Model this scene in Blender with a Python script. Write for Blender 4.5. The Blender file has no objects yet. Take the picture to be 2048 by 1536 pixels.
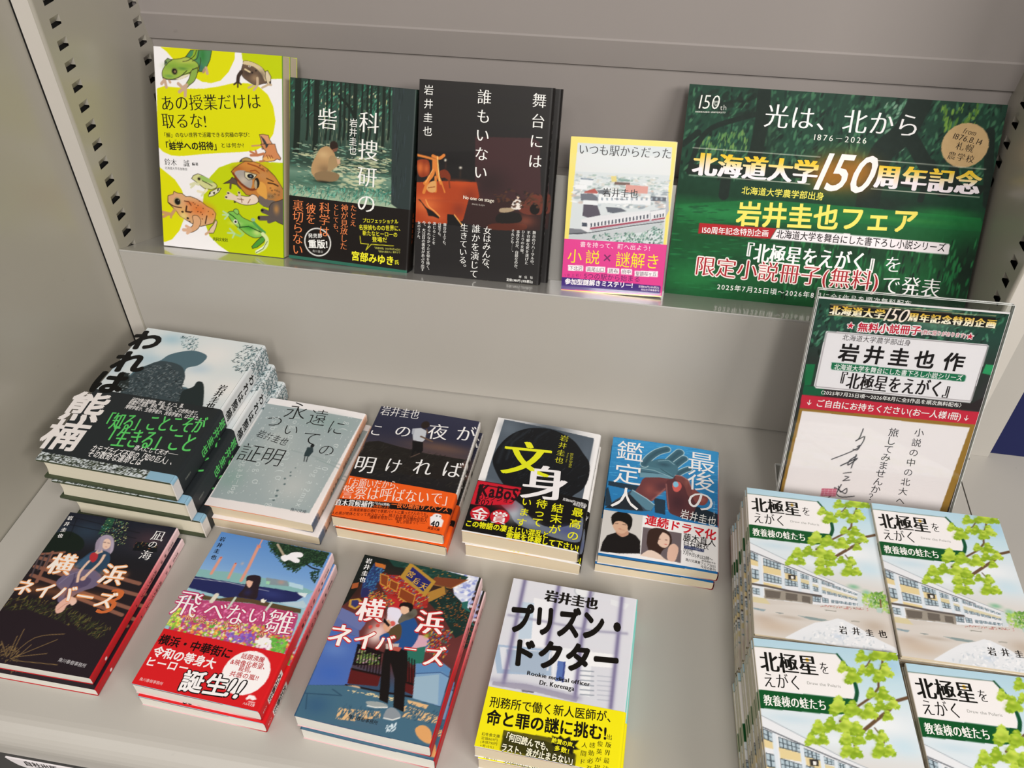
import bpy, math, random
import numpy as np
from mathutils import Matrix, Vector

# ------------------------------------------------------------------ camera, world, lights, exposure
SC = bpy.context.scene
COL = SC.collection
cam_d = bpy.data.cameras.new('camera')
cam = bpy.data.objects.new('camera', cam_d)
COL.objects.link(cam)
cam.location = (0.54242, -0.67822, 0.64326)
cam.rotation_euler = (0.83672083, -0.00853215, 0.16370875)
cam_d.sensor_width = 36.0
cam_d.lens = 30.037
cam_d.clip_start = 0.01
SC.camera = cam

world = bpy.data.worlds.new('shop_world')
SC.world = world
world.use_nodes = True
world.node_tree.nodes['Background'].inputs[0].default_value = (1.0, 0.975, 0.95, 1)
world.node_tree.nodes['Background'].inputs[1].default_value = 0.06


def area(name, loc, rot, sx, sy, power, col):
    l = bpy.data.lights.new(name, 'AREA')
    l.shape = 'RECTANGLE'
    l.size = sx
    l.size_y = sy
    l.energy = power
    l.color = col
    o = bpy.data.objects.new(name, l)
    o.location = loc
    o.rotation_euler = rot
    COL.objects.link(o)
    return o


# the shop's ceiling fittings: one row in front, the brightest to the front right, one further back, one to the left
WARM = (1.0, 0.955, 0.905)
area('ceiling_tube', (0.6, -1.6, 1.95), (0.35, 0, 0), 1.2, 0.3, 18, WARM)
area('ceiling_tube', (2.0, -1.8, 1.5), (0.8, 0, 0.6), 1.2, 0.4, 45, WARM)
area('ceiling_tube', (0.9, -2.4, 1.9), (0.8, 0, 0.2), 0.3, 1.2, 32, WARM)
area('ceiling_tube', (-0.9, -1.5, 1.4), (0.75, 0, -0.6), 1.2, 0.4, 8, WARM)

SC.view_settings.view_transform = 'Standard'
SC.view_settings.look = 'None'
SC.view_settings.exposure = 0.0
SC.view_settings.gamma = 1.0
SC.view_settings.use_curve_mapping = False
SC.cycles.max_bounces = 8
SC.cycles.transparent_max_bounces = 16

random.seed(4)
RNG = np.random.default_rng(5)


# ------------------------------------------------------------------ small helpers
def lin(c):
    return c / 12.92 if c <= 0.04045 else ((c + 0.055) / 1.055) ** 2.4


def hexlin(h):
    return tuple(lin(int(h[i:i + 2], 16) / 255) for i in (0, 2, 4))


def mat(name, color, rough=0.5, metal=0.0, spec=0.5, coat=0.0):
    m = bpy.data.materials.new(name)
    m.use_nodes = True
    b = m.node_tree.nodes['Principled BSDF']
    b.inputs['Base Color'].default_value = (*color, 1)
    b.inputs['Roughness'].default_value = rough
    b.inputs['Metallic'].default_value = metal
    b.inputs['Specular IOR Level'].default_value = spec
    b.inputs['Coat Weight'].default_value = coat
    return m


def painted_metal(name, color, rough, coat=0.0, coat_rough=0.1, bump=0.06):
    m = mat(name, color, rough, coat=coat)
    nt = m.node_tree
    b = nt.nodes['Principled BSDF']
    b.inputs['Coat Roughness'].default_value = coat_rough
    if coat > .9: b.inputs['Coat IOR'].default_value = 1.45
    tc = nt.nodes.new('ShaderNodeTexCoord')
    n1 = nt.nodes.new('ShaderNodeTexNoise')
    n1.inputs['Scale'].default_value = 6.0
    n1.inputs['Detail'].default_value = 6
    nt.links.new(tc.outputs['Object'], n1.inputs['Vector'])
    mx = nt.nodes.new('ShaderNodeMix')
    mx.data_type = 'RGBA'
    mx.inputs['A'].default_value = (*[c * 0.95 for c in color], 1)
    mx.inputs['B'].default_value = (*[c * 1.05 for c in color], 1)
    nt.links.new(n1.outputs['Fac'], mx.inputs['Factor'])
    # sparse little scuffs
    n2 = nt.nodes.new('ShaderNodeTexNoise')
    n2.inputs['Scale'].default_value = 55.0
    n2.inputs['Detail'].default_value = 2
    nt.links.new(tc.outputs['Object'], n2.inputs['Vector'])
    rp = nt.nodes.new('ShaderNodeValToRGB')
    rp.color_ramp.elements[0].position = 0.76
    rp.color_ramp.elements[1].position = 0.80
    rp.color_ramp.elements[1].color = (0.5, 0.5, 0.5, 1)
    nt.links.new(n2.outputs['Fac'], rp.inputs['Fac'])
    m2 = nt.nodes.new('ShaderNodeMix')
    m2.data_type = 'RGBA'
    nt.links.new(rp.outputs['Color'], m2.inputs['Factor'])
    nt.links.new(mx.outputs['Result'], m2.inputs['A'])
    m2.inputs['B'].default_value = (*[c * 0.72 for c in color], 1)
    nt.links.new(m2.outputs['Result'], b.inputs['Base Color'])
    n3 = nt.nodes.new('ShaderNodeTexNoise')
    n3.inputs['Scale'].default_value = 900.0
    nt.links.new(tc.outputs['Object'], n3.inputs['Vector'])
    bp = nt.nodes.new('ShaderNodeBump')
    bp.inputs['Strength'].default_value = bump
    bp.inputs['Distance'].default_value = 0.0004
    nt.links.new(n3.outputs['Fac'], bp.inputs['Height'])
    nt.links.new(bp.outputs['Normal'], b.inputs['Normal'])
    return m


def printed(name, rough, spec=0.5, coat=0.0, crough=0.1):
    """paper printed with the colours held in the mesh's own colour attribute"""
    m = mat(name, (0.8, 0.8, 0.8), rough, spec=spec, coat=coat)
    nt = m.node_tree
    b = nt.nodes['Principled BSDF']
    b.inputs['Coat Roughness'].default_value = crough
    a = nt.nodes.new('ShaderNodeAttribute')
    a.attribute_name = 'ink'
    mx = nt.nodes.new('ShaderNodeMix')
    mx.data_type = 'RGBA'
    mx.blend_type = 'MULTIPLY'
    mx.inputs['Factor'].default_value = 1
    mx.inputs['B'].default_value = (INK, INK, INK, 1)
    nt.links.new(a.outputs['Color'], mx.inputs['A'])
    nt.links.new(mx.outputs['Result'], b.inputs['Base Color'])
    return m


INK = 0.90
METAL_C = (0.425, 0.405, 0.370)
M = {
    'metal': painted_metal('painted_steel', METAL_C, 0.42, 0.15, 0.25),
    'tier': painted_metal('glossy_painted_steel', (0.40, 0.39, 0.365), 0.28, 0.92, 0.09, 0.0),
    'web': painted_metal('upright_steel', (0.375, 0.352, 0.300), 0.38, 0.45, 0.22),
    'back': painted_metal('back_panel_steel', (0.285, 0.258, 0.245), 0.5, 0.1, 0.4),
    'flange': painted_metal('lit_flange_steel', (0.55, 0.52, 0.475), 0.4, 0.3, 0.2),  # paler than the other steel: the light it catches is put into the colour
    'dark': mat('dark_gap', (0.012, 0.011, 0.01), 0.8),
    'cabinet': mat('dark_cabinet', (0.05, 0.05, 0.05), 0.6),
    'card': mat('label_card', (0.78, 0.74, 0.76), 0.5),
    'navy': mat('navy_board', (0.011, 0.015, 0.07), 0.6, spec=0.2),
    'floor': mat('shop_floor', (0.35, 0.33, 0.3), 0.5),
    'print': printed('printed_paper', 0.45, spec=0.22),
    'print_gloss': printed('printed_satin', 0.55, spec=0.15),
    'print_film': printed('shrink_wrapped_print', 0.3, coat=1.0, crough=0.045),
}


def page_mat(name, c1, c2):
    m = mat(name, c1, 0.75, spec=0.2)
    nt = m.node_tree
    b = nt.nodes['Principled BSDF']
    tc = nt.nodes.new('ShaderNodeTexCoord')
    mp = nt.nodes.new('ShaderNodeMapping')
    mp.inputs['Scale'].default_value = (4, 4, 2600)
    nt.links.new(tc.outputs['Object'], mp.inputs['Vector'])
    n = nt.nodes.new('ShaderNodeTexNoise')
    n.inputs['Scale'].default_value = 1.0
    n.inputs['Detail'].default_value = 3
    nt.links.new(mp.outputs['Vector'], n.inputs['Vector'])
    mx = nt.nodes.new('ShaderNodeMix')
    mx.data_type = 'RGBA'
    mx.inputs['A'].default_value = (*c1, 1)
    mx.inputs['B'].default_value = (*c2, 1)
    nt.links.new(n.outputs['Fac'], mx.inputs['Factor'])
    nt.links.new(mx.outputs['Result'], b.inputs['Base Color'])
    bp = nt.nodes.new('ShaderNodeBump')
    bp.inputs['Strength'].default_value = 0.35
    bp.inputs['Distance'].default_value = 0.0002
    nt.links.new(n.outputs['Fac'], bp.inputs['Height'])
    nt.links.new(bp.outputs['Normal'], b.inputs['Normal'])
    return m


M['page'] = page_mat('cream_pages', (0.74, 0.70, 0.57), (0.60, 0.56, 0.44))
M['page_white'] = page_mat('white_pages', (0.78, 0.76, 0.70), (0.62, 0.60, 0.54))
M['page_buff'] = page_mat('buff_pages', (0.72, 0.62, 0.46), (0.58, 0.50, 0.36))


def plain(hexc, rough=0.5):
    k = 'plain_' + hexc
    if k not in M:
        M[k] = mat('coloured_paper', tuple(c * INK for c in hexlin(hexc)), rough)
    return M[k]


def acrylic():
    m = bpy.data.materials.new('clear_acrylic')
    m.use_nodes = True
    nt = m.node_tree
    nt.nodes.remove(nt.nodes['Principled BSDF'])
    out = nt.nodes['Material Output']
    tr = nt.nodes.new('ShaderNodeBsdfTransparent')
    tr.inputs[0].default_value = (0.95, 0.96, 0.955, 1)
    gl = nt.nodes.new('ShaderNodeBsdfGlossy')
    gl.inputs['Roughness'].default_value = 0.04
    lw = nt.nodes.new('ShaderNodeLayerWeight')      # same from both faces of the thin sheet
    lw.inputs[0].default_value = 0.5
    pw = nt.nodes.new('ShaderNodeMath')
    pw.operation = 'POWER'
    pw.inputs[1].default_value = 4.0
    nt.links.new(lw.outputs['Facing'], pw.inputs[0])
    fr = nt.nodes.new('ShaderNodeMath')
    fr.operation = 'MULTIPLY_ADD'
    fr.inputs[1].default_value = 0.8
    fr.inputs[2].default_value = 0.035
    nt.links.new(pw.outputs[0], fr.inputs[0])
    mx = nt.nodes.new('ShaderNodeMixShader')
    nt.links.new(fr.outputs[0], mx.inputs[0])
    nt.links.new(tr.outputs[0], mx.inputs[1])
    nt.links.new(gl.outputs[0], mx.inputs[2])
    nt.links.new(mx.outputs[0], out.inputs[0])
    return m


M['acrylic'] = acrylic()
M['acrylic_edge'] = mat('acrylic_cut_edge', (0.62, 0.64, 0.62), 0.25)


def tag(o, label=None, cat=None, group=None, kind=None):
    if label: o['label'] = label
    if cat: o['category'] = cat
    if group: o['group'] = group
    if kind: o['kind'] = kind
    return o


def empty(name, loc=(0, 0, 0), rot=None):
    o = bpy.data.objects.new(name, None)
    o.empty_display_size = 0.02
    COL.objects.link(o)
    o.location = loc
    if rot is not None: o.rotation_euler = rot
    return o


def mesh_obj(name, verts, faces, m, parent=None, smooth=False):
    me = bpy.data.meshes.new(name)
    me.from_pydata([tuple(v) for v in verts], [], faces)
    me.materials.append(m)
    if smooth:
        me.polygons.foreach_set('use_smooth', [True] * len(me.polygons))
    me.update()
    o = bpy.data.objects.new(name, me)
    COL.objects.link(o)
    if parent: o.parent = parent
    return o


class MB:
    def __init__(s):
        s.v, s.f = [], []

    def box(s, x0, x1, y0, y1, z0, z1):
        n = len(s.v)
        s.v += [(x, y, z) for z in (z0, z1) for y in (y0, y1) for x in (x0, x1)]
        s.f += [tuple(n + i for i in q) for q in ((0, 2, 3, 1), (4, 5, 7, 6), (0, 1, 5, 4), (2, 6, 7, 3), (0, 4, 6, 2), (1, 3, 7, 5))]
        return s

    def prism(s, poly, a0, a1, axis='x'):
        """extrude a closed polygon; axis x: poly is (y,z); axis y: poly is (x,z); axis z: poly is (x,y)"""
        n = len(s.v)
        k = len(poly)
        for a in (a0, a1):
            for p, q in poly:
                s.v.append((a, p, q) if axis == 'x' else ((p, a, q) if axis == 'y' else (p, q, a)))
        for i in range(k):
            j = (i + 1) % k
            s.f.append((n + i, n + j, n + k + j, n + k + i))
        s.f.append(tuple(n + i for i in range(k))[::-1])
        s.f.append(tuple(n + k + i for i in range(k)))
        return s

    def quad(s, *p):
        n = len(s.v)
        s.v += list(p)
        s.f.append(tuple(range(n, n + len(p))))
        return s

    def build(s, name, m, parent=None):
        o = mesh_obj(name, s.v, s.f, m, parent)
        me = o.data
        import bmesh
        bm = bmesh.new()
        bm.from_mesh(me)
        bmesh.ops.recalc_face_normals(bm, faces=bm.faces)
        bm.to_mesh(me)
        bm.free()
        return o


def bevel(o, w, seg=2):
    b = o.modifiers.new('bevel', 'BEVEL')
    b.width = w
    b.segments = seg
    b.limit_method = 'ANGLE'
    return o


# ------------------------------------------------------------------ glyph meshes from the built-in font
_cu = bpy.data.curves.new('lettering', 'FONT')
_cu.resolution_u = 3
_fo = bpy.data.objects.new('lettering_source', _cu)
COL.objects.link(_fo)
_gl = {}
HALF = set('0123456789abcdefghijklmnopqrstuvwxyzABCDEFGHIJKLMNOPQRSTUVWXYZ.,()!&-+%%\'"/\\= :')


def glyph(ch, off):
    k = (ch, off)
    if k in _gl: return _gl[k]
    if ch in ' \u3000':
        r = (np.zeros((0, 2)), np.zeros((0, 3), int), 1.0 if ch == '\u3000' else 0.32)
        _gl[k] = r
        return r
    _cu.offset = off
    _cu.body = ch
    bpy.context.view_layer.update()
    ev = _fo.evaluated_get(bpy.context.evaluated_depsgraph_get())
    me = ev.to_mesh()
    me.calc_loop_triangles()
    v = np.empty(len(me.vertices) * 3, np.float32)
    me.vertices.foreach_get('co', v)
    v = v.reshape(-1, 3)[:, :2].astype(float)
    t = np.empty(len(me.loop_triangles) * 3, np.int32)
    me.loop_triangles.foreach_get('vertices', t)
    t = t.reshape(-1, 3)
    ev.to_mesh_clear()
    adv = 1.0
    if ord(ch) < 0x250:
        adv = (v[:, 0].max() + 0.07) if len(v) else 0.3
    r = (v, t, adv)
    _gl[k] = r
    return r


# weight: outline offset of the glyph, then shifted copies laid over each other (in em)
def _ring(r, n, a=0.0):
    return [(r * math.cos(a + 2 * math.pi * i / n), r * math.sin(a + 2 * math.pi * i / n)) for i in range(n)]


STY = {'g': (0.0, [(0, 0)]), 'G': (0.0, _ring(.012, 4, .785)), 'B': (0.0, _ring(.034, 4, .785) + [(0, 0)]),
       'l': (-0.012, [(0, 0)]), 'm': (-0.012, [(-.016, 0), (.016, 0)]), 'M': (-0.006, [(-.036, .005), (-.012, -.005), (.012, .005), (.036, -.005)]), 'H': (0.0, _ring(.05, 8) + _ring(.025, 4, .4)),
       'MX': (0.0, [(-.056, .01), (-.028, -.01), (0, .01), (.028, -.01), (.056, .01)])}


def text_tris(rec, extra=0.0):
    """one line of lettering -> (points in mm on the sheet, y down; triangles; per-point 0..1 height)"""
    kind, s, ax, ay, bx, by, h, col, sty = rec[:9]
    opt = rec[9] if len(rec) > 9 else {}
    off, shifts = STY[sty]
    A = np.array([ax, ay], float)
    B = np.array([bx, by], float)
    L = np.linalg.norm(B - A)
    d = (B - A) / L
    P, T, Hh, Z = [], [], [], []
    n = 0
    gi = 0
    if kind == 'v' and opt.get('vr'):
        kind = 'h'                      # a line turned on its side
    ascii_only = all(ord(c) < 0x250 for c in s)
    em = h / (0.70 if ascii_only else 0.93)
    gs = [glyph(c, off) for c in s]
    if extra:
        k_ = max(max(abs(a), abs(b)) for a, b in shifts)
        e_ = extra / em
        shifts = _ring(e_ + k_ * .8, 8) + _ring((e_ + k_) * .5, 4, .4)
    if kind == 'h':
        nx = np.array([-d[1], d[0]])    # 'down' of the line
        W = sum(g[2] for g in gs) * em - 0.06 * em
        sx, gap = 1.0, 0.0
        if W > L: sx = L / W
        elif len(s) > 1: gap = (L - W) / (len(s) - 1)
        if ascii_only and gap > 0.25 * em and len(s) < 5:
            sx, gap = L / W, 0.0
        x = -0.03 * em * sx
        mid = 0.35 if ascii_only else 0.38
        sh = opt.get('sh', 0)
        for (v, t, adv) in gs:
            if len(v):
                for ks, (dx, dy) in enumerate(shifts):
                    lx = x + (v[:, 0] + dx) * em * sx
                    ly = (v[:, 1] + dy - mid) * em
                    lx = lx + sh * ly
                    P.append(A + np.outer(lx, d) - np.outer(ly, nx))
                    Hh.append(np.clip((v[:, 1] + 0.05) / 0.88, 0, 1))
                    T.append(t + n)
                    Z.append(np.full(len(v), ks * .005 + (gi % 2) * .0025))
                    n += len(v)
            gi += 1
            x += adv * em * sx + gap
    else:
        em = h / 0.93
        nx = np.array([d[1], -d[0]])    # to the right
        k = len(s)
        pitch = (L - em * 0.93) / (k - 1) if k > 1 else 0
        sy = 1.0
        if k > 1 and pitch < em * 0.9: sy = max(0.6, pitch / (em * 0.95))
        if sy < 1: pitch = (L - em * sy * 0.93) / (k - 1)
        pos = em * sy * 0.465
        for c, (v, t, adv) in zip(s, gs):
            if len(v):
                w = adv if ord(c) < 0x250 else 1.0
                for ks, (dx, dy) in enumerate(shifts):
                    gx = v[:, 0] - w / 2 + dx
                    gy = v[:, 1] - 0.38 + dy
                    if c in '\u30fc\u2500\uff5e\u2026()\u300c\u300d\u300e\u300f\uff08\uff09':
                        gx, gy = gy, -gx
                    if c in '\u3001\u3002':
                        gx, gy = gx + 0.6, gy + 0.6
                    lx = gx * em + opt.get('sh', 0) * gy * em
                    ly = gy * em * sy
                    P.append(A + np.outer(pos - ly, d) + np.outer(lx, nx))
                    Hh.append(np.clip((v[:, 1] + 0.05) / 0.88, 0, 1))
                    T.append(t + n)
                    Z.append(np.full(len(v), ks * .005 + (gi % 2) * .0025))
                    n += len(v)
            gi += 1
            pos += pitch
    if not P: return None
    return np.concatenate(P), np.concatenate(T), np.concatenate(Hh), np.concatenate(Z)


# ------------------------------------------------------------------ painting printed artwork into colour grids
class Canvas:
    def __init__(s, x0, x1, y0, y1, res):
        s.nx = max(2, int(round((x1 - x0) * res)) + 1)
        s.ny = max(2, int(round((y1 - y0) * res)) + 1)
        s.xs = np.linspace(x0, x1, s.nx)
        s.ys = np.linspace(y0, y1, s.ny)
        s.dx = s.xs[1] - s.xs[0]
        s.c = np.ones((s.ny, s.nx, 3)) * 0.9

    def win(s, x0, x1, y0, y1):
        i0, i1 = np.searchsorted(s.xs, (x0, x1))
        j0, j1 = np.searchsorted(s.ys, (y0, y1))
        if i1 <= i0 or j1 <= j0: return None
        X, Y = np.meshgrid(s.xs[i0:i1], s.ys[j0:j1])
        return (slice(j0, j1), slice(i0, i1)), X, Y

    def blend(s, sl, a, col):
        s.c[sl] = s.c[sl] * (1 - a[..., None]) + np.array(col) * a[..., None]

    def poly(s, pts, col):
        x, y = pts[:, 0], pts[:, 1]
        w = s.win(x.min() - .6, x.max() + .6, y.min() - .6, y.max() + .6)
        if w is None: return
        sl, X, Y = w
        a = np.zeros(X.shape)
        n = len(pts)
        for ox, oy in ((-.25, -.25), (.25, -.25), (-.25, .25), (.25, .25)):
            ins = np.zeros(X.shape, bool)
            XX, YY = X + ox * s.dx, Y + oy * s.dx
            for i in range(n):
                j = (i + 1) % n
                if y[i] == y[j]: continue
                cnd = (y[i] > YY) != (y[j] > YY)
                ins ^= cnd & (XX < (x[j] - x[i]) * (YY - y[i]) / (y[j] - y[i]) + x[i])
            a += ins * .25
        s.blend(sl, a, col)

    def line(s, pts, w_, col, soft=0, a0=1.0):
        w = s.win(pts[:, 0].min() - w_ - .6, pts[:, 0].max() + w_ + .6, pts[:, 1].min() - w_ - .6, pts[:, 1].max() + w_ + .6)
        if w is None: return
        sl, X, Y = w
        D = np.full(X.shape, 1e9)
        for (ax, ay), (bx, by) in zip(pts[:-1], pts[1:]):
            dx, dy = bx - ax, by - ay
            q = dx * dx + dy * dy
            t = np.clip(((X - ax) * dx + (Y - ay) * dy) / (q or 1), 0, 1)
            D = np.minimum(D, np.hypot(X - ax - t * dx, Y - ay - t * dy))
        if soft: a = np.exp(-(D / (w_ * .5)) ** 2 * 1.2) * a0
        else: a = np.clip((w_ / 2 - D) / s.dx + .5, 0, 1) * min(1, w_ / s.dx + .35)
        s.blend(sl, a, col)

    def dabs(s, cols, n, pts, ln, wd, ang, jit, seed):
        r = np.random.default_rng(seed)
        x0, x1, y0, y1 = pts[:, 0].min(), pts[:, 0].max(), pts[:, 1].min(), pts[:, 1].max()
        px = r.uniform(x0, x1, n * 3)
        py = r.uniform(y0, y1, n * 3)
        ins = np.zeros(n * 3, bool)
        m = len(pts)
        for i in range(m):
            j = (i + 1) % m
            if pts[i, 1] == pts[j, 1]: continue
            ins ^= ((pts[i, 1] > py) != (pts[j, 1] > py)) & (px < (pts[j, 0] - pts[i, 0]) * (py - pts[i, 1]) / (pts[j, 1] - pts[i, 1]) + pts[i, 0])
        px, py = px[ins][:n], py[ins][:n]
        for x, y in zip(px, py):
            l = ln * r.uniform(.4, 1.1) / 2
            w_ = wd * r.uniform(.5, 1.1) / 2
            th = math.radians(ang + r.uniform(-jit, jit))
            R_ = max(l, w_) + s.dx
            w = s.win(x - R_, x + R_, y - R_, y + R_)
            if w is None: continue
            sl, X, Y = w
            c_, s_ = math.cos(th), -math.sin(th)
            u = (X - x) * c_ + (Y - y) * s_
            v = -(X - x) * s_ + (Y - y) * c_
            q = np.sqrt((u / l) ** 2 + (v / max(w_, s.dx * .4)) ** 2)
            s.blend(sl, np.clip((1.15 - q) * 2.2, 0, 1) * .85, cols[r.integers(len(cols))])

    def noise(s, amp, sc, seed):
        r = np.random.default_rng(seed)
        gx = int((s.xs[-1] - s.xs[0]) / sc) + 3
        gy = int((s.ys[-1] - s.ys[0]) / sc) + 3
        g = r.uniform(-1, 1, (gy, gx))
        fx = (s.xs - s.xs[0]) / sc
        fy = (s.ys - s.ys[0]) / sc
        ix, iy = fx.astype(int), fy.astype(int)
        tx, ty = fx - ix, (fy - iy)[:, None]
        a = g[iy][:, ix] * (1 - tx) + g[iy][:, ix + 1] * tx
        b = g[iy + 1][:, ix] * (1 - tx) + g[iy + 1][:, ix + 1] * tx
        s.c = np.clip(s.c + ((a * (1 - ty) + b * ty) * amp / 255)[..., None], 0, 1)


def rgb(h):
    return tuple(int(h[i:i + 2], 16) / 255 for i in (0, 2, 4))


def catmull(p, closed):
    p = np.asarray(p, float)
    n = len(p)
    if n < 3: return p
    out = []
    rng = range(n) if closed else range(n - 1)
    for i in rng:
        if closed: a, b, c, d = p[i - 1], p[i], p[(i + 1) % n], p[(i + 2) % n]
        else: a, b, c, d = p[max(i - 1, 0)], p[i], p[i + 1], p[min(i + 2, n - 1)]
        for t in (0, .25, .5, .75):
            out.append(.5 * (2 * b + (c - a) * t + (2 * a - 5 * b + 4 * c - d) * t * t + (3 * b - a - 3 * c + d) * t ** 3))
    if not closed: out.append(p[-1])
    return np.array(out)


def paint(cv, ops, H):
    for o in ops:
        k = o[0]
        if k == 'g':
            fs = [a[0] * H for a in o[1]]
            cs = np.array([rgb(a[1]) for a in o[1]])
            for i in range(3):
                cv.c[:, :, i] = np.interp(cv.ys, fs, cs[:, i])[:, None]
        elif k == 'p':
            p = np.array(o[2], float).reshape(-1, 2)
            cv.poly(catmull(p, True) if o[3] else p, rgb(o[1]))
        elif k == 'l':
            p = np.array(o[3], float).reshape(-1, 2)
            if o[4]: p = catmull(p[:-1], True) if np.allclose(p[0], p[-1]) else catmull(p, False)
            if o[4] and np.allclose(o[3][:2], o[3][-2:]): p = np.vstack([p, p[:1]])
            cv.line(p, o[2], rgb(o[1]))
        elif k == 'sl':
            cv.line(np.array(o[4], float).reshape(-1, 2), o[2], rgb(o[1]), 1, o[3])
        elif k == 'e':
            t = np.linspace(0, 2 * math.pi, 20, endpoint=False)
            cv.poly(np.stack([o[2] + o[4] * np.cos(t), o[3] + o[5] * np.sin(t)], 1), rgb(o[1]))
        elif k == 's':
            w = cv.win(o[2] - o[4] * 1.6, o[2] + o[4] * 1.6, o[3] - o[5] * 1.6, o[3] + o[5] * 1.6)
            if w is None: continue
            sl, X, Y = w
            q = ((X - o[2]) / max(o[4], .1)) ** 2 + ((Y - o[3]) / max(o[5], .1)) ** 2
            cv.blend(sl, np.clip(np.exp(-q * 1.1) - .06, 0, 1) * o[6], rgb(o[1]))
        elif k == 'ring':
            t = np.linspace(0, 2 * math.pi, 40)
            cv.line(np.stack([o[2] + o[4] * np.cos(t), o[3] + o[4] * np.sin(t)], 1), o[5], rgb(o[1]))
        elif k == 'd':
            cv.dabs([rgb(c) for c in o[1]], o[2], np.array(o[3], float).reshape(-1, 2), *o[4:])
        elif k == 'k':
            cv.c *= o[1]
        elif k == 'n':
            cv.noise(o[1], o[2], o[3])


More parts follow.
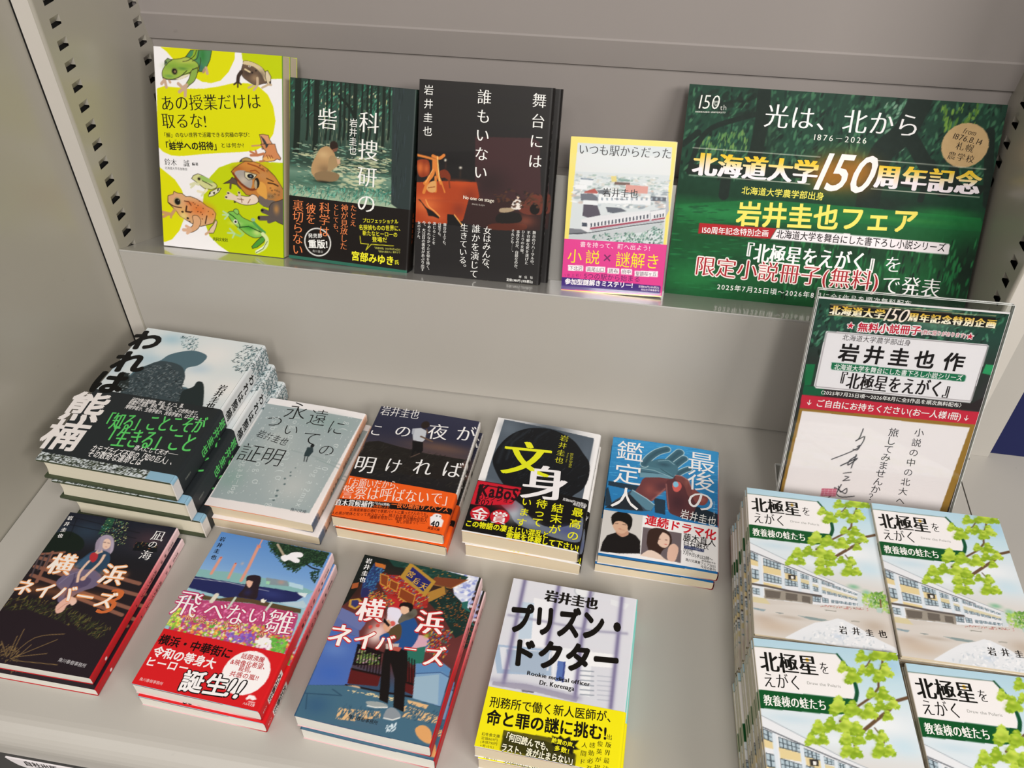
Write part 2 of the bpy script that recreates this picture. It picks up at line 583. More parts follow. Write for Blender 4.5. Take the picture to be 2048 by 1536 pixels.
# printed artwork and lettering of every sheet, in millimetres from its top left corner
ART={
'frog':(136.3,200.0,[
['g',[[0,'f2f0f2'],[1,'f2f0f2']]],
['p','dcdc00',[7.9,0.1,86.9,-1.9,86.3,6.3,79.6,18.7,70.7,27.6,60.9,30.7,51.2,30.2,39.7,25,30.4,17.1,20.9,10.8,14.5,4.4],0],
['p','c0d000',[93.6,-1,136.4,-1.7,137.7,21,116.8,22.9,106.4,21.9,98,14,94.3,5.7],0],
['p','dcdc00',[2,40,9.7,37.3,21.5,37.5,37.2,37.7,52.9,36.5,68.5,33.3,84.1,29,99.5,27.9,111,30.2,120.4,37.2,126,48.1,128.2,61.9,125.7,74.5,117.8,85.9,105.9,92.6,90.1,95.4,66.3,98.3,46.3,101.3,26.1,104.8,14,105.1,5.1,102.2,-1.3,96.7],0],
['p','dcdc00',[-1.3,117,6,121.9,16.8,129.3,24.4,139.9,27.4,152.9,25.5,168.3,19.2,182.4,10.4,192.6,1.8,196.4,-1.7,196.2],0],
['p','c0d000',[80.9,106.7,95.9,104,109.7,103.1,137.1,102.2,136.6,200.7,75.2,200.6,63.1,193.6,53.1,184.9,48.5,171.9,46.4,156.8,48.4,139.6,55.4,124,65.8,113],0],
['p','4b8a58',[40.1,1.1,62.5,-0.4,60.4,8.6,55.7,17.3,51.2,20.5,48,20.5,48.5,16.5,42.8,13.7,37.2,9.6,34.3,7.9],0],
['l','2a2015',0.5,[40.1,1.1,62.5,-0.4,60.4,8.6,55.7,17.3,51.2,20.5,48,20.5,48.5,16.5,42.8,13.7,37.2,9.6,34.3,7.9,40.1,1.1],0],
['p','8fb030',[43.4,0.9,47.7,0.6,45.2,8.4,40,11.4,37.1,10.3,41.7,6.1],0],
['s','2f7a36',52.6,5.4,3.6,7.1,0.8],
['s','35606a',50.3,17.1,2.9,3.9,0.7],
['p','9bb74a',[8.7,29.1,8.6,23.3,11.9,17.8,14.4,13.1,20.3,11.1,28.4,9.9,35.8,7.8,42.9,10.5,47.2,13.4,47,17.3,39.6,21.1,36.4,25.2,30.4,28.2,24.5,29.9,17.1,30.5,11.2,30.6],1],
['l','2a2015',0.5,[8.7,29.1,8.6,23.3,11.9,17.8,14.4,13.1,20.3,11.1,28.4,9.9,35.8,7.8,42.9,10.5,47.2,13.4,47,17.3,39.6,21.1,36.4,25.2,30.4,28.2,24.5,29.9,17.1,30.5,11.2,30.6,8.7,29.1],1],
['s','6d9a30',20,17.9,10.3,3.9,0.6],
['s','4f8038',30.9,19.1,5.9,1.6,0.8],
['s','c8c860',34.2,11.8,8.1,2.6,0.7],
['s','4f8a4f',15.8,27.3,5.2,1.6,0.6],
['s','6b9a2c',36.9,16.1,8.8,2.6,0.5],
['p','e4dcc0',[21.6,29.5,30.6,25.6,37.2,23.8,38.3,24.4,31.9,28.1,25.9,30.2],0],
['p','7a9a58',[11.6,16.6,11.8,13.3,15.2,10.4,19.6,11.8,15.4,14.4,13.4,17.1],0],
['l','2a2015',0.5,[11.6,16.6,11.8,13.3,15.2,10.4,19.6,11.8,15.4,14.4,13.4,17.1,11.6,16.6],0],
['p','2a3a3a',[12.4,15.9,12.5,13.6,14,13.2,13.9,15.4],0],
['p','8aac4a',[39.6,21.1,42.6,18.9,46.6,17.3,46,23.2,42.8,29.9,37.5,34.2,34.4,37,32.3,35.9,34.7,31.8,37.4,27.7],1],
['l','2a2015',0.5,[39.6,21.1,42.6,18.9,46.6,17.3,46,23.2,42.8,29.9,37.5,34.2,34.4,37,32.3,35.9,34.7,31.8,37.4,27.7,39.6,21.1],1],
['l','c8a890',3.2,[34.5,34.4,30,37.4,25.4,33.8],0],
['l','c8a890',3.2,[33,36.5,26.1,41.6],0],
['l','c8a890',3.2,[33,36.5,32.2,45.1],0],
['l','c8a890',3,[10.8,30.9,12.3,38],0],
['l','c8a890',3,[10.4,31.6,7.2,35.1],0],
['l','c8a890',2.6,[15.6,31.2,16.6,33.1],0],
['l','c8a890',3,[55.7,16.7,56.9,21.8],0],
['l','b09070',2.5,[54.2,18.1,52.7,20.8],0],
['e','7a8a40',21.9,22.3,3.7,3.8,0],
['e','14140c',21.9,22.3,2.7,2.7,0],
['e','8a7050',22.3,22.6,1.3,1.3,0],
['l','2a3018',0.7,[9.1,28.8,13.4,30.4,20.8,29.7,28.3,26.4,35.2,20.7],1],
['l','2a3018',0.6,[31.2,12.3,37.1,10.9,43.9,6,46.3,0.7],1],
['l','2a3018',0.6,[41.5,11.3,46.7,8.3,48.8,1.2],1],
['l','2a3018',0.6,[46.8,21.8,50.2,11.3,50,7.5],1],
['l','2a3018',0.6,[41.1,19,47,17.3],0],
['l','2a3018',0.6,[29.8,25.6,39.5,21.7],0],
['p','6a5545',[92.9,17.2,94.9,10.1,95.7,7.5,101.4,7.4,108.5,9.1,114.8,12.5,118.3,17.3,119.6,25.6,115.3,27.2,109.5,28.9,105.2,28.6,99.6,25.8,94.6,22.3],1],
['l','2a2015',0.5,[92.9,17.2,94.9,10.1,95.7,7.5,101.4,7.4,108.5,9.1,114.8,12.5,118.3,17.3,119.6,25.6,115.3,27.2,109.5,28.9,105.2,28.6,99.6,25.8,94.6,22.3,92.9,17.2],1],
['p','d8c49a',[94.9,10.1,96.4,7.3,102.8,7.5,109.9,9.6,114.8,12.5,118.3,18,119.3,23.7,117.5,24.5,114.7,19.5,111.2,15.3,105.6,11.9,99.9,11],1],
['s','3c302c',99.7,18,6.5,3.9,0.7],
['s','a58868',107.5,22.6,5,3.9,0.8],
['s','52463e',114,19.6,4.3,5.1,0.6],
['p','dcccaa',[117.9,19.9,118.4,15.4,120.5,14.6,124,20.1,123.5,27.2,120.3,28.1,118.6,23.1],0],
['l','2a2015',0.5,[117.9,19.9,118.4,15.4,120.5,14.6,124,20.1,123.5,27.2,120.3,28.1,118.6,23.1,117.9,19.9],0],
['p','201814',[121.8,24.8,123.6,24.3,123.5,27.2,122.5,27.3],0],
['l','3a2c24',3.6,[92.9,17.9,89.9,22,89.1,27.2],1],
['l','3a2c24',1.6,[89.1,27.2,85,30.1],0],
['l','3a2c24',1.6,[89.1,27.2,88.9,32.4],0],
['l','3a2c24',1.6,[89.1,27.2,92.3,29.5],0],
['l','c8b090',2.6,[109.7,22.5,109.5,28.9,105.9,33.7],1],
['l','c8b090',2,[105.2,29.9,100.1,32.2],0],
['l','c8b090',2,[114.5,31.1,121,27.7,123.9,27.8],0],
['e','e8e0d0',101.7,11.8,1.3,0.9,0],
['e','14100c',101.7,11.8,0.6,0.6,0],
['l','e0cca0',1.6,[96.9,15,101.9,17.2],0],
['e','141010',104.4,17.6,1.1,0.7,0],
['e','141010',108.4,15.5,0.9,0.7,0],
['p','d99a70',[110.8,76.4,114.5,75.8,120.3,76.3,121.7,80.5,125.3,85.6,126.7,89.3,113.5,90.4,112.9,83.3],0],
['l','2a2015',0.5,[110.8,76.4,114.5,75.8,120.3,76.3,121.7,80.5,125.3,85.6,126.7,89.3,113.5,90.4,112.9,83.3,110.8,76.4],0],
['p','3c3a3c',[111.6,76.7,116.6,81,118.7,84.8,118.7,88.9,117.2,89,114.4,82.5],0],
['l','c8956f',1.6,[112.9,86.7,102.6,88.2],0],
['p','d08858',[112,85.6,127.2,84.3,129.5,92.2,133.5,97.8,132.6,99.7,129.4,98.9,126.2,101,119,102.4,114.1,102.1,114.2,98,117.5,92.5,115.1,89.7],0],
['l','2a2015',0.5,[112,85.6,127.2,84.3,129.5,92.2,133.5,97.8,132.6,99.7,129.4,98.9,126.2,101,119,102.4,114.1,102.1,114.2,98,117.5,92.5,115.1,89.7,112,85.6],0],
['p','e8b060',[114.2,99.4,119,96.8,126.2,98.4,126.2,100.3,119,102.2,114.5,101.8],0],
['p','3a3a3c',[116.8,85.2,120.8,84.8,119.2,87.9,117.5,89.5],0],
['l','7a3a20',0.8,[118.2,96.1,119.8,99],0],
['l','7a3a20',0.8,[120.7,95.9,122.6,98.7],0],
['l','7a3a20',0.8,[123.1,96.1,125,98.5],0],
['l','c07850',2.6,[115,94.9,108.6,96.9,101.3,97.6],0],
['l','c07850',2,[108.6,96.6,100.6,93.9],0],
['l','c07850',2,[107.8,96.3,106.6,92.7],0],
['l','b87850',2,[115.7,101.9,110.9,102.9],0],
['p','c07c38',[79.3,116,83.1,111.9,88.9,107.6,94.7,104.1,102.8,103.4,110.8,105.3,118.8,109.5,126.8,116.3,132.4,124.1,137.2,131.2,136.9,162.7,131.2,163.7,124.7,160,121.5,152.6,119.9,148.9,114.2,147.9,109.3,144.5,105.3,138.7,95.5,138.1,89.9,132.5,84.4,125.4,82.1,118],0],
['l','2a2015',0.6,[79.3,116,83.1,111.9,88.9,107.6,94.7,104.1,102.8,103.4,110.8,105.3,118.8,109.5,126.8,116.3,132.4,124.1,137.2,131.2,136.9,162.7,131.2,163.7,124.7,160,121.5,152.6,119.9,148.9,114.2,147.9,109.3,144.5,105.3,138.7,95.5,138.1,89.9,132.5,84.4,125.4,82.1,118,79.3,116],0],
['p','6d625c',[109.4,137.6,118.4,140.6,126.5,141.4,137.1,145.8,136.9,162.7,131.2,163.9,124.7,159.3,121.5,152.6,119.9,149.3,113.4,147.6,109.3,144.5],1],
['s','d89040',104.3,107,16.3,3.8,0.8],
['s','e0a050',123.5,126.4,9,8.3,0.6],
['s','a85a28',86.3,112.3,6.6,3,0.7],
['s','c09060',113.9,116.7,7.3,5.3,0.6],
['s','6e6a5c',121.7,137.2,6.6,3.8,0.7],
['s','9a7050',131.5,131.8,4.9,7.6,0.5],
['p','a8a098',[83,116.4,92.8,113.3,100.9,118.6,102.3,125.3,99.7,132.4,95.7,131.2,89.3,124.9],1],
['s','d8c8b0',92.6,123.1,4.9,3.8,0.6],
['l','7a3818',2.2,[81.3,117.3,88.4,125.8,96.5,131.1,102.2,132.1,107.1,130.2],1],
['p','dda048',[110.5,123,116.2,125.6,118.1,133,117.6,140.3,113.5,138.7,107.1,134,108.8,127.7],1],
['p','d8cfae',[94,114.7,98.5,114.7,107.4,116.5,104.1,120.6,98.3,122.6,94.3,119.9],0],
['l','2a2015',0.5,[94,114.7,98.5,114.7,107.4,116.5,104.1,120.6,98.3,122.6,94.3,119.9,94,114.7],0],
['e','10141a',100.4,118.6,3.6,2.4,0],
['e','6a7a88',100.7,118.5,1.3,0.9,0],
['p','b09050',[89,105.3,91.5,102.1,96.4,100.2,101.2,101.3,102.4,103.8,94.7,103.9],1],
['l','2a2015',0.5,[89,105.3,91.5,102.1,96.4,100.2,101.2,101.3,102.4,103.8,94.7,103.9,89,105.3],1],
['p','303a40',[89,105.3,90.2,103,91.9,102.5,90.6,105.2],0],
['e','1c1814',107.2,124.8,2.8,5.3,0],
['e','b0a080',106,126.5,1.6,4.6,0],
['p','5a4a40',[83.4,128.5,77.7,127.5,70.3,128.9,77.8,124.4,80.4,121.2,85.2,123.8,85.9,128.3],0],
['l','2a2015',0.5,[83.4,128.5,77.7,127.5,70.3,128.9,77.8,124.4,80.4,121.2,85.2,123.8,85.9,128.3,83.4,128.5],0],
['l','5a4a40',2.2,[78.6,127.4,78,132.8],0],
['l','5a4a40',2,[85.1,128.3,89.1,131.8],0],
['p','e8d4c0',[107,138.6,108.5,143,105.2,146.4,95.3,148.5,87.1,147.3,80.5,144.1,83.1,140.8,88.9,139.5,97.9,139.4,102.1,136.7],1],
['l','2a2015',0.5,[107,138.6,108.5,143,105.2,146.4,95.3,148.5,87.1,147.3,80.5,144.1,83.1,140.8,88.9,139.5,97.9,139.4,102.1,136.7,107,138.6],1],
['l','e0ccb8',4.2,[83.9,142.2,75.8,138.4],0],
['l','e0ccb8',4.2,[83.1,142.7,73.6,142.4],0],
['l','d8c4b0',3,[88.1,140.3,87.3,136.5],0],
['e','1a1414',75.6,138,1.2,0.9,0],
['e','1a1414',73.2,142.3,1.2,0.9,0],
['e','1a1414',87.5,136.5,1,0.9,0],
['e','1a1414',82.5,146.6,1.2,0.8,0],
['l','7a4a30',0.7,[85.5,142.9,92.1,143.4],0],
['l','7a4a30',0.7,[89.7,141.7,90.4,146.3],0],
['l','7a4a30',0.7,[99.5,142.3,97,146.4],0],
['p','5c524e',[119.9,149.7,123.2,144,130.6,141,137.1,140.4,136.9,162.7,132,164,125.5,160.7,121.4,154.9],1],
['l','2a2015',0.5,[119.9,149.7,123.2,144,130.6,141,137.1,140.4,136.9,162.7,132,164,125.5,160.7,121.4,154.9,119.9,149.7],1],
['s','c08848',128.1,149.7,3.3,5.4,0.9],
['l','5c524e',5,[121.4,154.9,113.3,152.6],0],
['l','5c524e',5,[123,159.4,109.9,160.7],0],
['l','5c524e',4,[125.5,160.7,119.7,163.2],0],
['e','14100e',112.5,152.3,1.5,1.1,0],
['e','14100e',108.6,160.4,1.3,1.9,0],
['e','3a2818',123.4,131,0.9,0.8,0],
['e','c89050',123.4,131,0.5,0.5,0],
['e','3a2818',126.7,130.3,0.9,0.8,0],
['e','c89050',126.7,130.3,0.5,0.5,0],
['e','3a2818',129.1,130.8,0.9,0.8,0],
['e','c89050',129.1,130.8,0.5,0.5,0],
['e','3a2818',126.6,134.5,0.9,0.8,0],
['e','c89050',126.6,134.5,0.5,0.5,0],
['e','3a2818',130.7,134.9,0.9,0.8,0],
['e','c89050',130.7,134.9,0.5,0.5,0],
['e','3a2818',121.8,128.8,0.9,0.8,0],
['e','c89050',121.8,128.8,0.5,0.5,0],
['e','3a2818',124.1,137,0.9,0.8,0],
['e','c89050',124.1,137,0.5,0.5,0],
['e','3a2818',120.1,137.4,0.9,0.8,0],
['e','c89050',120.1,137.4,0.5,0.5,0],
['e','3a2818',131.5,131.8,0.9,0.8,0],
['e','c89050',131.5,131.8,0.5,0.5,0],
['e','3a2818',114,109.9,0.9,0.8,0],
['e','c89050',114,109.9,0.5,0.5,0],
['e','3a2818',118.8,111.7,0.9,0.8,0],
['e','c89050',118.8,111.7,0.5,0.5,0],
['e','3a2818',110.8,107.2,0.9,0.8,0],
['e','c89050',110.8,107.2,0.5,0.4,0],
['l','3a2010',1.4,[119.4,123.7,125.1,124,130,125.8],0],
['l','3a2010',1,[117.9,119.3,125.1,121.7],0],
['l','8a3c18',1.2,[97.9,106.1,107.6,108.2,115.6,112],0],
['l','8a3c18',1,[100.2,113.4,105.9,112.1,109.9,114.8],0],
['p','7cbf50',[74.3,159.4,76.9,156.8,81.9,156.4,86.8,158.2,90.8,161.7,97.4,164.2,104,166.7,109.6,174,112.9,176.8,111.2,180.1,102.8,181.8,94.6,178.6,88.8,174.5,83.1,171.1,77.4,165.4],1],
['l','2a2015',0.5,[74.3,159.4,76.9,156.8,81.9,156.4,86.8,158.2,90.8,161.7,97.4,164.2,104,166.7,109.6,174,112.9,176.8,111.2,180.1,102.8,181.8,94.6,178.6,88.8,174.5,83.1,171.1,77.4,165.4,74.3,159.4],1],
['s','d8e8a0',82.3,168.8,7.5,2.4,0.7],
['s','3f9a30',98.9,171.9,8.4,3.1,0.8],
['s','e0ea90',106.3,175.9,5,3.9,0.7],
['l','123a14',1,[88.1,172.2,97.3,170.5,111.2,175.4],0],
['l','123a14',0.9,[76,159.2,81.7,162.6,87.3,169.9,86.3,174.7],1],
['p','8ac860',[81,156.4,81.9,154,85.2,153.7,86.8,156.7,85.1,159.2],1],
['l','2a2015',0.5,[81,156.4,81.9,154,85.2,153.7,86.8,156.7,85.1,159.2,81,156.4],1],
['e','f4f0e0',82.8,166.8,2.3,2.2,0],
['e','14181a',82.8,167,1.3,1.3,0],
['l','4f9a50',3,[103.1,166,109.7,171.6,114.6,175.1],0],
['l','9fd070',2.4,[85.5,174,91.2,178.9,87.8,181.7,81.2,179.9],0],
['l','b8d8a0',1.8,[81.2,179.1,73.7,179.5],0],
['l','b8d8a0',1.8,[80.8,179.2,76.3,174.9],0],
['l','b8d8a0',1.8,[81.2,179.9,79,184.1],0],
['l','b8d8a0',1.8,[74.7,160.1,69.4,157.5],0],
['l','b8d8a0',1.8,[74.7,160.5,68.8,161.1],0],
['l','b8d8a0',1.8,[74.7,160.9,70.8,165.2],0],
['p','4c9a34',[111.2,180.1,106.1,184.6,100.1,191.5,100.9,193.4,106,191.7,113.6,185.4,117,179.6],0],
['l','2a2015',0.5,[111.2,180.1,106.1,184.6,100.1,191.5,100.9,193.4,106,191.7,113.6,185.4,117,179.6,111.2,180.1],0],
['l','d8e8a8',4,[112.9,176.8,116.9,181.1,116.9,186.7,113.5,191.8,105.9,196.5],1],
['l','f0f4e0',1,[116,188.3,105.9,195.7],0],
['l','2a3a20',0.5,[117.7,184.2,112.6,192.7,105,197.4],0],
['e','90b898',102.4,163,2.5,1.7,0],
['p','d8a878',[7.6,153.9,8,146.9,14,144.8,15,141.6,19.1,143.1,24.2,143.1,28.2,145.8,33.3,145.3,39.9,147.1,46.4,150.3,51.3,153.8,57.9,156.3,61.1,160.6,60,166.2,57.3,171.2,52.2,172.9,43.7,175.7,33.7,173.5,27.1,170.2,20.5,166.9,16.5,161.7,11.7,157.5],0],
['l','2a2015',0.6,[7.6,153.9,8,146.9,14,144.8,15,141.6,19.1,143.1,24.2,143.1,28.2,145.8,33.3,145.3,39.9,147.1,46.4,150.3,51.3,153.8,57.9,156.3,61.1,160.6,60,166.2,57.3,171.2,52.2,172.9,43.7,175.7,33.7,173.5,27.1,170.2,20.5,166.9,16.5,161.7,11.7,157.5,7.6,153.9],0],
['s','d87030',41.9,157.8,14.4,8.6,0.9],
['s','e08a3c',56,161.1,5.1,7.1,0.8],
['s','e0b060',22.4,162,6.8,6.3,0.7],
['s','e8d880',24.7,166.5,4.3,4,0.8],
['s','d8a080',14.7,147,5.1,3.9,0.7],
['s','c86028',32.9,152.4,5.1,2.3,0.6],
['e','a8946c',18.3,151.8,4.2,4.4,0],
['e','16140e',18.5,152,3.1,3.3,0],
['e','f0f0f0',19.6,150.5,0.4,0.7,0],
['l','3a1c10',1,[8.1,153.9,14.2,157.2,22.6,158],1],
['l','3a1c10',1.6,[28.6,155.9,27.5,161.5,32.9,161.7],0],
['l','3a1c10',1.2,[50.9,164,48.9,172],0],
['l','502010',0.9,[26.3,150.6,31.3,151,33.7,154.6],0],
['e','5a2810',34.2,160.8,0.7,0.6,0],
['e','5a2810',38,152.7,0.7,0.5,0],
['e','5a2810',41.3,153.9,0.7,0.5,0],
['e','5a2810',44.3,160.7,0.7,0.6,0],
['e','5a2810',45.9,162.9,0.7,0.6,0],
['e','5a2810',45.7,167.6,0.7,0.6,0],
['e','5a2810',41,160.2,0.7,0.6,0],
['e','5a2810',36.3,151.3,0.7,0.5,0],
['e','5a2810',43.1,149.1,0.7,0.5,0],
['e','5a2810',47,156.5,0.7,0.5,0],
['e','5a2810',52.8,159.1,0.7,0.5,0],
['e','5a2810',57.7,161.7,0.7,0.5,0],
['e','5a2810',39.5,156.4,0.7,0.5,0],
['e','1a1210',23.7,162.2,1.5,0.9,0],
['e','1a1210',29.3,168.4,1.4,1.1,0],
['e','1a1210',31.2,171.7,1,0.6,0],
['p','dca87c',[34.9,165.5,40.8,164.9,43.9,170.1,41.1,177.5,35,182.1,29.8,183.4,28.3,179.5,33.5,176.7,35.4,171.7],1],
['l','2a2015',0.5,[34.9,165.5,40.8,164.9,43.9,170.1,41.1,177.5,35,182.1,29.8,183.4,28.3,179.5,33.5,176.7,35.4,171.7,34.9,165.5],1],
['l','dcb090',3.6,[31.7,180.8,24,181.2],0],
['l','dcb090',3,[30.9,178.5,27.2,176.9],0],
['l','dcb090',3,[31.6,181.6,28.1,184.3],0],
['l','c89868',3.4,[14.8,161.1,11.2,166.2,1.1,164.8],0],
['l','c89868',3,[7.8,165.7,1.7,169.4],0],
['l','c89868',2.4,[10.7,167,10.2,169.4],0],
['p','e0c4a8',[60.8,166.9,62.4,169.1,60.5,175.6,57.8,181.4,51,182.1,53.8,177.1,58.1,171.9],0],
['l','2a2015',0.5,[60.8,166.9,62.4,169.1,60.5,175.6,57.8,181.4,51,182.1,53.8,177.1,58.1,171.9,60.8,166.9],0],
['l','d0a888',2.4,[52.8,180.3,48.9,183.5],0],
['p','cfd090',[35.4,126.7,37.6,123.4,42.7,121.1,47.6,122.5,54.9,125.7,62.1,129.6,63.7,131.8,62,134.2,56.9,136.2,48.7,135.4,43.8,132,39.8,129.3],0],
['l','2a2015',0.5,[35.4,126.7,37.6,123.4,42.7,121.1,47.6,122.5,54.9,125.7,62.1,129.6,63.7,131.8,62,134.2,56.9,136.2,48.7,135.4,43.8,132,39.8,129.3,35.4,126.7],0],
['p','9cc060',[44.2,123.6,49.2,123.2,58.1,126.9,58.9,129.2,52.3,129,46.5,127.2],1],
['e','9a9060',43.7,126.3,2,2,0],
['e','14140c',43.7,126.3,1.3,1.2,0],
['l','2a2a14',0.8,[47.3,127.9,53.9,130.4,57.9,132.3],0],
['l','d8d8b0',2.6,[43,132.1,38.9,131,34.2,132.9],0],
['l','d8d8b0',2,[38,133,34.5,136],0],
['l','e8e0c0',2.6,[52,136.7,48.5,140.1,41.9,139.1],0],
['l','d8d8b0',2,[48.5,140.1,45.9,143.4],0],
['p','e0dcc0',[53.4,142.7,55.2,138.7,63.6,134.1,67.8,133.7,65.2,137.8,59.2,142.2,54.2,143.8],0],
['l','2a2015',0.5,[53.4,142.7,55.2,138.7,63.6,134.1,67.8,133.7,65.2,137.8,59.2,142.2,54.2,143.8,53.4,142.7],0],
['p','1c1a10',[58.5,138.4,61,138.2,60.5,140.5,59.3,140.6],0],
['p','1c1a10',[63.6,134.9,65.3,133.9,64.8,136.7,63.5,137.2],0],
['p','1c1a10',[54.3,140.3,56,138.6,56.2,139.8,54.7,141.8],0],
],[
['h','あの授業だけは',5.2,54.2,112.7,43.9,15.52,'14120a','m'],
['h','取るな!',5.4,71.3,54.0,67.5,15.46,'14120a','m'],
['h','「解」のない世界で活躍できる究極の学び：',4.6,85.5,103.1,77.1,4.88,'14120a','G'],
['h','「蛙学への招待」',4.0,96.4,69.0,91.0,8.41,'14120a','B'],
['h','とは何か?',69.0,90.3,93.9,88.2,4.89,'14120a','G'],
['h','あ\u3000が\u3000く',11.8,90.3,27.3,89.0,2.19,'14120a','g'],
['h','鈴木\u3000誠',6.1,112.2,33.8,111.5,7.06,'2a2a28','m'],
['h','編著',36.6,111.8,43.5,111.4,3.15,'3a3a38','M'],
['h','北海道大学名誉教授',6.2,118.4,31.1,117.7,2.8,'4a4a48','g'],
['h','共同文化社',56.7,187.6,73.9,187.1,3.89,'28300a','M'],
]),
'kaso':(130.3,179.8,[
['g',[[0,'2a4238'],[0.2,'3a5248'],[0.45,'31463c'],[0.5,'6d8f7c'],[0.56,'4c6f5e'],[0.62,'9fb59a'],[0.72,'b4c0a0'],[0.8,'58806c'],[1,'2f6a58']]],
['d',['2f7a62','4aa080','1e3028','6ab090','24382e','355248'],420,[0.2,0.9,105.1,-0.3,106.5,28.7,0.5,39.1],6,1.3,60,35,1],
['d',['d8d8a8','c8c890','8aa878','e0d8b0'],90,[28.5,8.1,103.8,5.3,105.6,41.5,29.3,49.2],3.5,1.3,85,12,2],
['d',['5a6a58','78806a','1c2a22','283a30'],160,[29.1,39.1,106.8,35.7,108,58.4,4,66.3],12,0.8,88,4,3],
['l','1b2620',6.5,[8.5,1.5,7.8,48.4,6.7,69.7],0],
['l','1b2620',2.5,[19.5,0.5,18.9,47.3,17.8,57.6],0],
['l','1b2620',5.5,[28,-0.2,27.7,46.4,26.8,67.6],0],
['l','1b2620',2,[38.9,-1.2,38.7,45.3,37.7,55.5],0],
['l','1b2620',2,[43.5,-1.6,43.4,44.9,42.4,55],0],
['l','1b2620',2,[52.8,-2.4,52.8,43.9,51.9,54.1],0],
['l','1b2620',2,[57.4,-2.9,57.5,43.5,56.6,53.6],0],
['l','1b2620',2,[62,-3.3,62.2,43,61.3,53.1],0],
['l','1b2620',4,[67.8,-3.8,68.1,42.4,67.6,63.3],0],
['l','1b2620',2,[74.9,-4.4,75.4,41.7,74.6,51.8],0],
['l','1b2620',2.4,[80.3,-4.9,80.8,41.1,80,51.2],0],
['l','1b2620',2,[84.1,-5.3,84.7,40.7,83.9,50.8],0],
['l','1b2620',2.4,[90.9,-5.9,91.6,40,90.8,50.1],0],
['l','1b2620',3,[96.9,-6.4,97.8,39.4,97.5,60.2],0],
['l','1b2620',2,[102.6,-6.9,103.6,38.9,102.9,48.9],0],
['l','1b2620',3,[51.2,13,63.1,23.1,68.1,32.5],0],
['l','222c26',1,[55.7,33.7,57.9,5.4],0],
['d',['88b098','b8c8a8','5c8a78','d0d4b0','3f6e5e','9ab49a'],480,[0.7,62.2,107,55.6,108.9,109.5,1.2,115.9],7,1.1,-3,12,4],
['d',['c8cca0','d8d4ae'],90,[10.5,71.5,106.1,67.2,106.8,81.7,38.1,87.7,31.4,75.1,10.5,74.4],11,1.4,-6,8,5],
['d',['bcc49c','c8cca8'],60,[50.9,86.3,101.6,88.1,95.9,100.6,51.3,102.6],9,2,-4,8,6],
['s','173428',38.3,95.1,17,3.9,0.9],
['s','1e3a30',56.9,75.4,30.2,1.8,0.6],
['d',['2f7a68','1f5a4a','5cae98','89c8ae'],260,[1.1,105.3,109.1,97.6,109,111.7,1.2,117.4],5,1,70,35,7],
['p','2f3a3a',[105.2,-0.6,128.4,-1.3,131.7,123.3,109.3,111],0],
['d',['39444a','262f30'],60,[105.8,-0.6,123.1,-0.9,123.1,109.4,110.2,109.4],18,0.6,88,3,8],
['p','b89468',[32.8,64.8,40.7,61.8,47.2,66.9,48.9,73.3,47.5,79.3,38.1,87.7,31.9,97.3,26.1,92.7,23.3,87.8,24.3,80.3,28.2,72.6],1],
['s','d8b888',36.1,70.3,7.2,4.4,0.7],
['s','7a6248',38,84.8,8,5.2,0.7],
['p','a88c64',[42.5,72.5,48,70.5,53.8,75.7,53,78.7,47.6,83,41.3,87.4],1],
['p','8c7454',[26.9,90.4,38.1,86.2,52.5,87.6,51.9,93.6,44.7,96.2,35.1,97,30.2,96.8],1],
['e','2e221c',47,60.7,4.4,4.6,0],
['p','7a5040',[45.5,64.2,51.5,62.1,50.3,65.5,46.4,67],0],
['p','d0a888',[50.2,73.2,53.7,72.8,54.6,77.1,51.4,78.1],0],
['e','f0f0e8',51.7,71.5,0.8,0.6,0],
['s','1c1a14',36.7,97.1,9.7,1.2,0.8],
],[
['v','科捜研の',83.1,24.7,83.1,123.3,20.12,'f6f6f2','m'],
['v','砦',39.8,25.6,39.8,46.4,20.17,'f6f6f2','m'],
['v','岩井圭也',66.9,32.6,66.9,67.3,8.15,'f6f6f2','g'],
['v','Keiya Iwai',66.7,69.2,66.7,88.3,1.43,'d8d8d0','m'],
]),
'kaso_band':(130.3,179.8,[
['g',[[0,'1a1513'],[1,'1a1513']]],
['ring','f0f0ec',31.8,159.3,14.2,1.3],
['l','f0ea30',0.7,[77.7,147.4,78.8,154.7,87.2,154.4,84.7,160.9,90.1,154.3,113.9,152.9],0],
],[
['v','たとえ',69.8,116.3,69.8,138.3,6.78,'f08850','m'],
['v','神が見放した',60.3,116.9,60.3,163.6,7.66,'f08850','m'],
['v','としても、',51.2,117.7,51.2,149.9,5.87,'f08850','m'],
['v','科学は',38.8,117.6,38.8,152.9,11.48,'f08850','m'],
['v','彼を',23.9,120.1,23.9,141.6,10.87,'f08850','m'],
['v','裏切らない',9.8,118.2,9.8,175.5,11.66,'f08850','m'],
['h','発売即',21.4,153.8,36.6,152.0,4.67,'f6f6f2','G'],
['h','重版!',21.6,162.3,42.7,160.0,8.76,'f6f6f2','B'],
['h','角川書店',26.3,169.1,37.9,168.7,2.67,'b8b8b4','g'],
['h','プロフェッショナル',79.9,131.0,117.7,127.7,4.54,'f0ea30','G'],
['h','名探偵ものの世界に、',76.3,138.3,123.1,134.0,5.47,'f0ea30','G'],
['h','新たなヒーローの',80.4,143.7,117.6,141.1,5.19,'f0ea30','G'],
['h','登場だ',90.9,149.0,106.9,147.6,5.52,'f0ea30','G'],
['h','「読書新聞」2022年8月14日付',92.5,157.4,121.4,156.0,2.31,'c8c860','g'],
['h','『最後の鑑定人』書評より',96.9,160.6,121.6,158.7,2.16,'c8c860','g'],
['h','宮部みゆき',69.2,168.4,115.3,168.4,9.66,'f0ea30','B'],
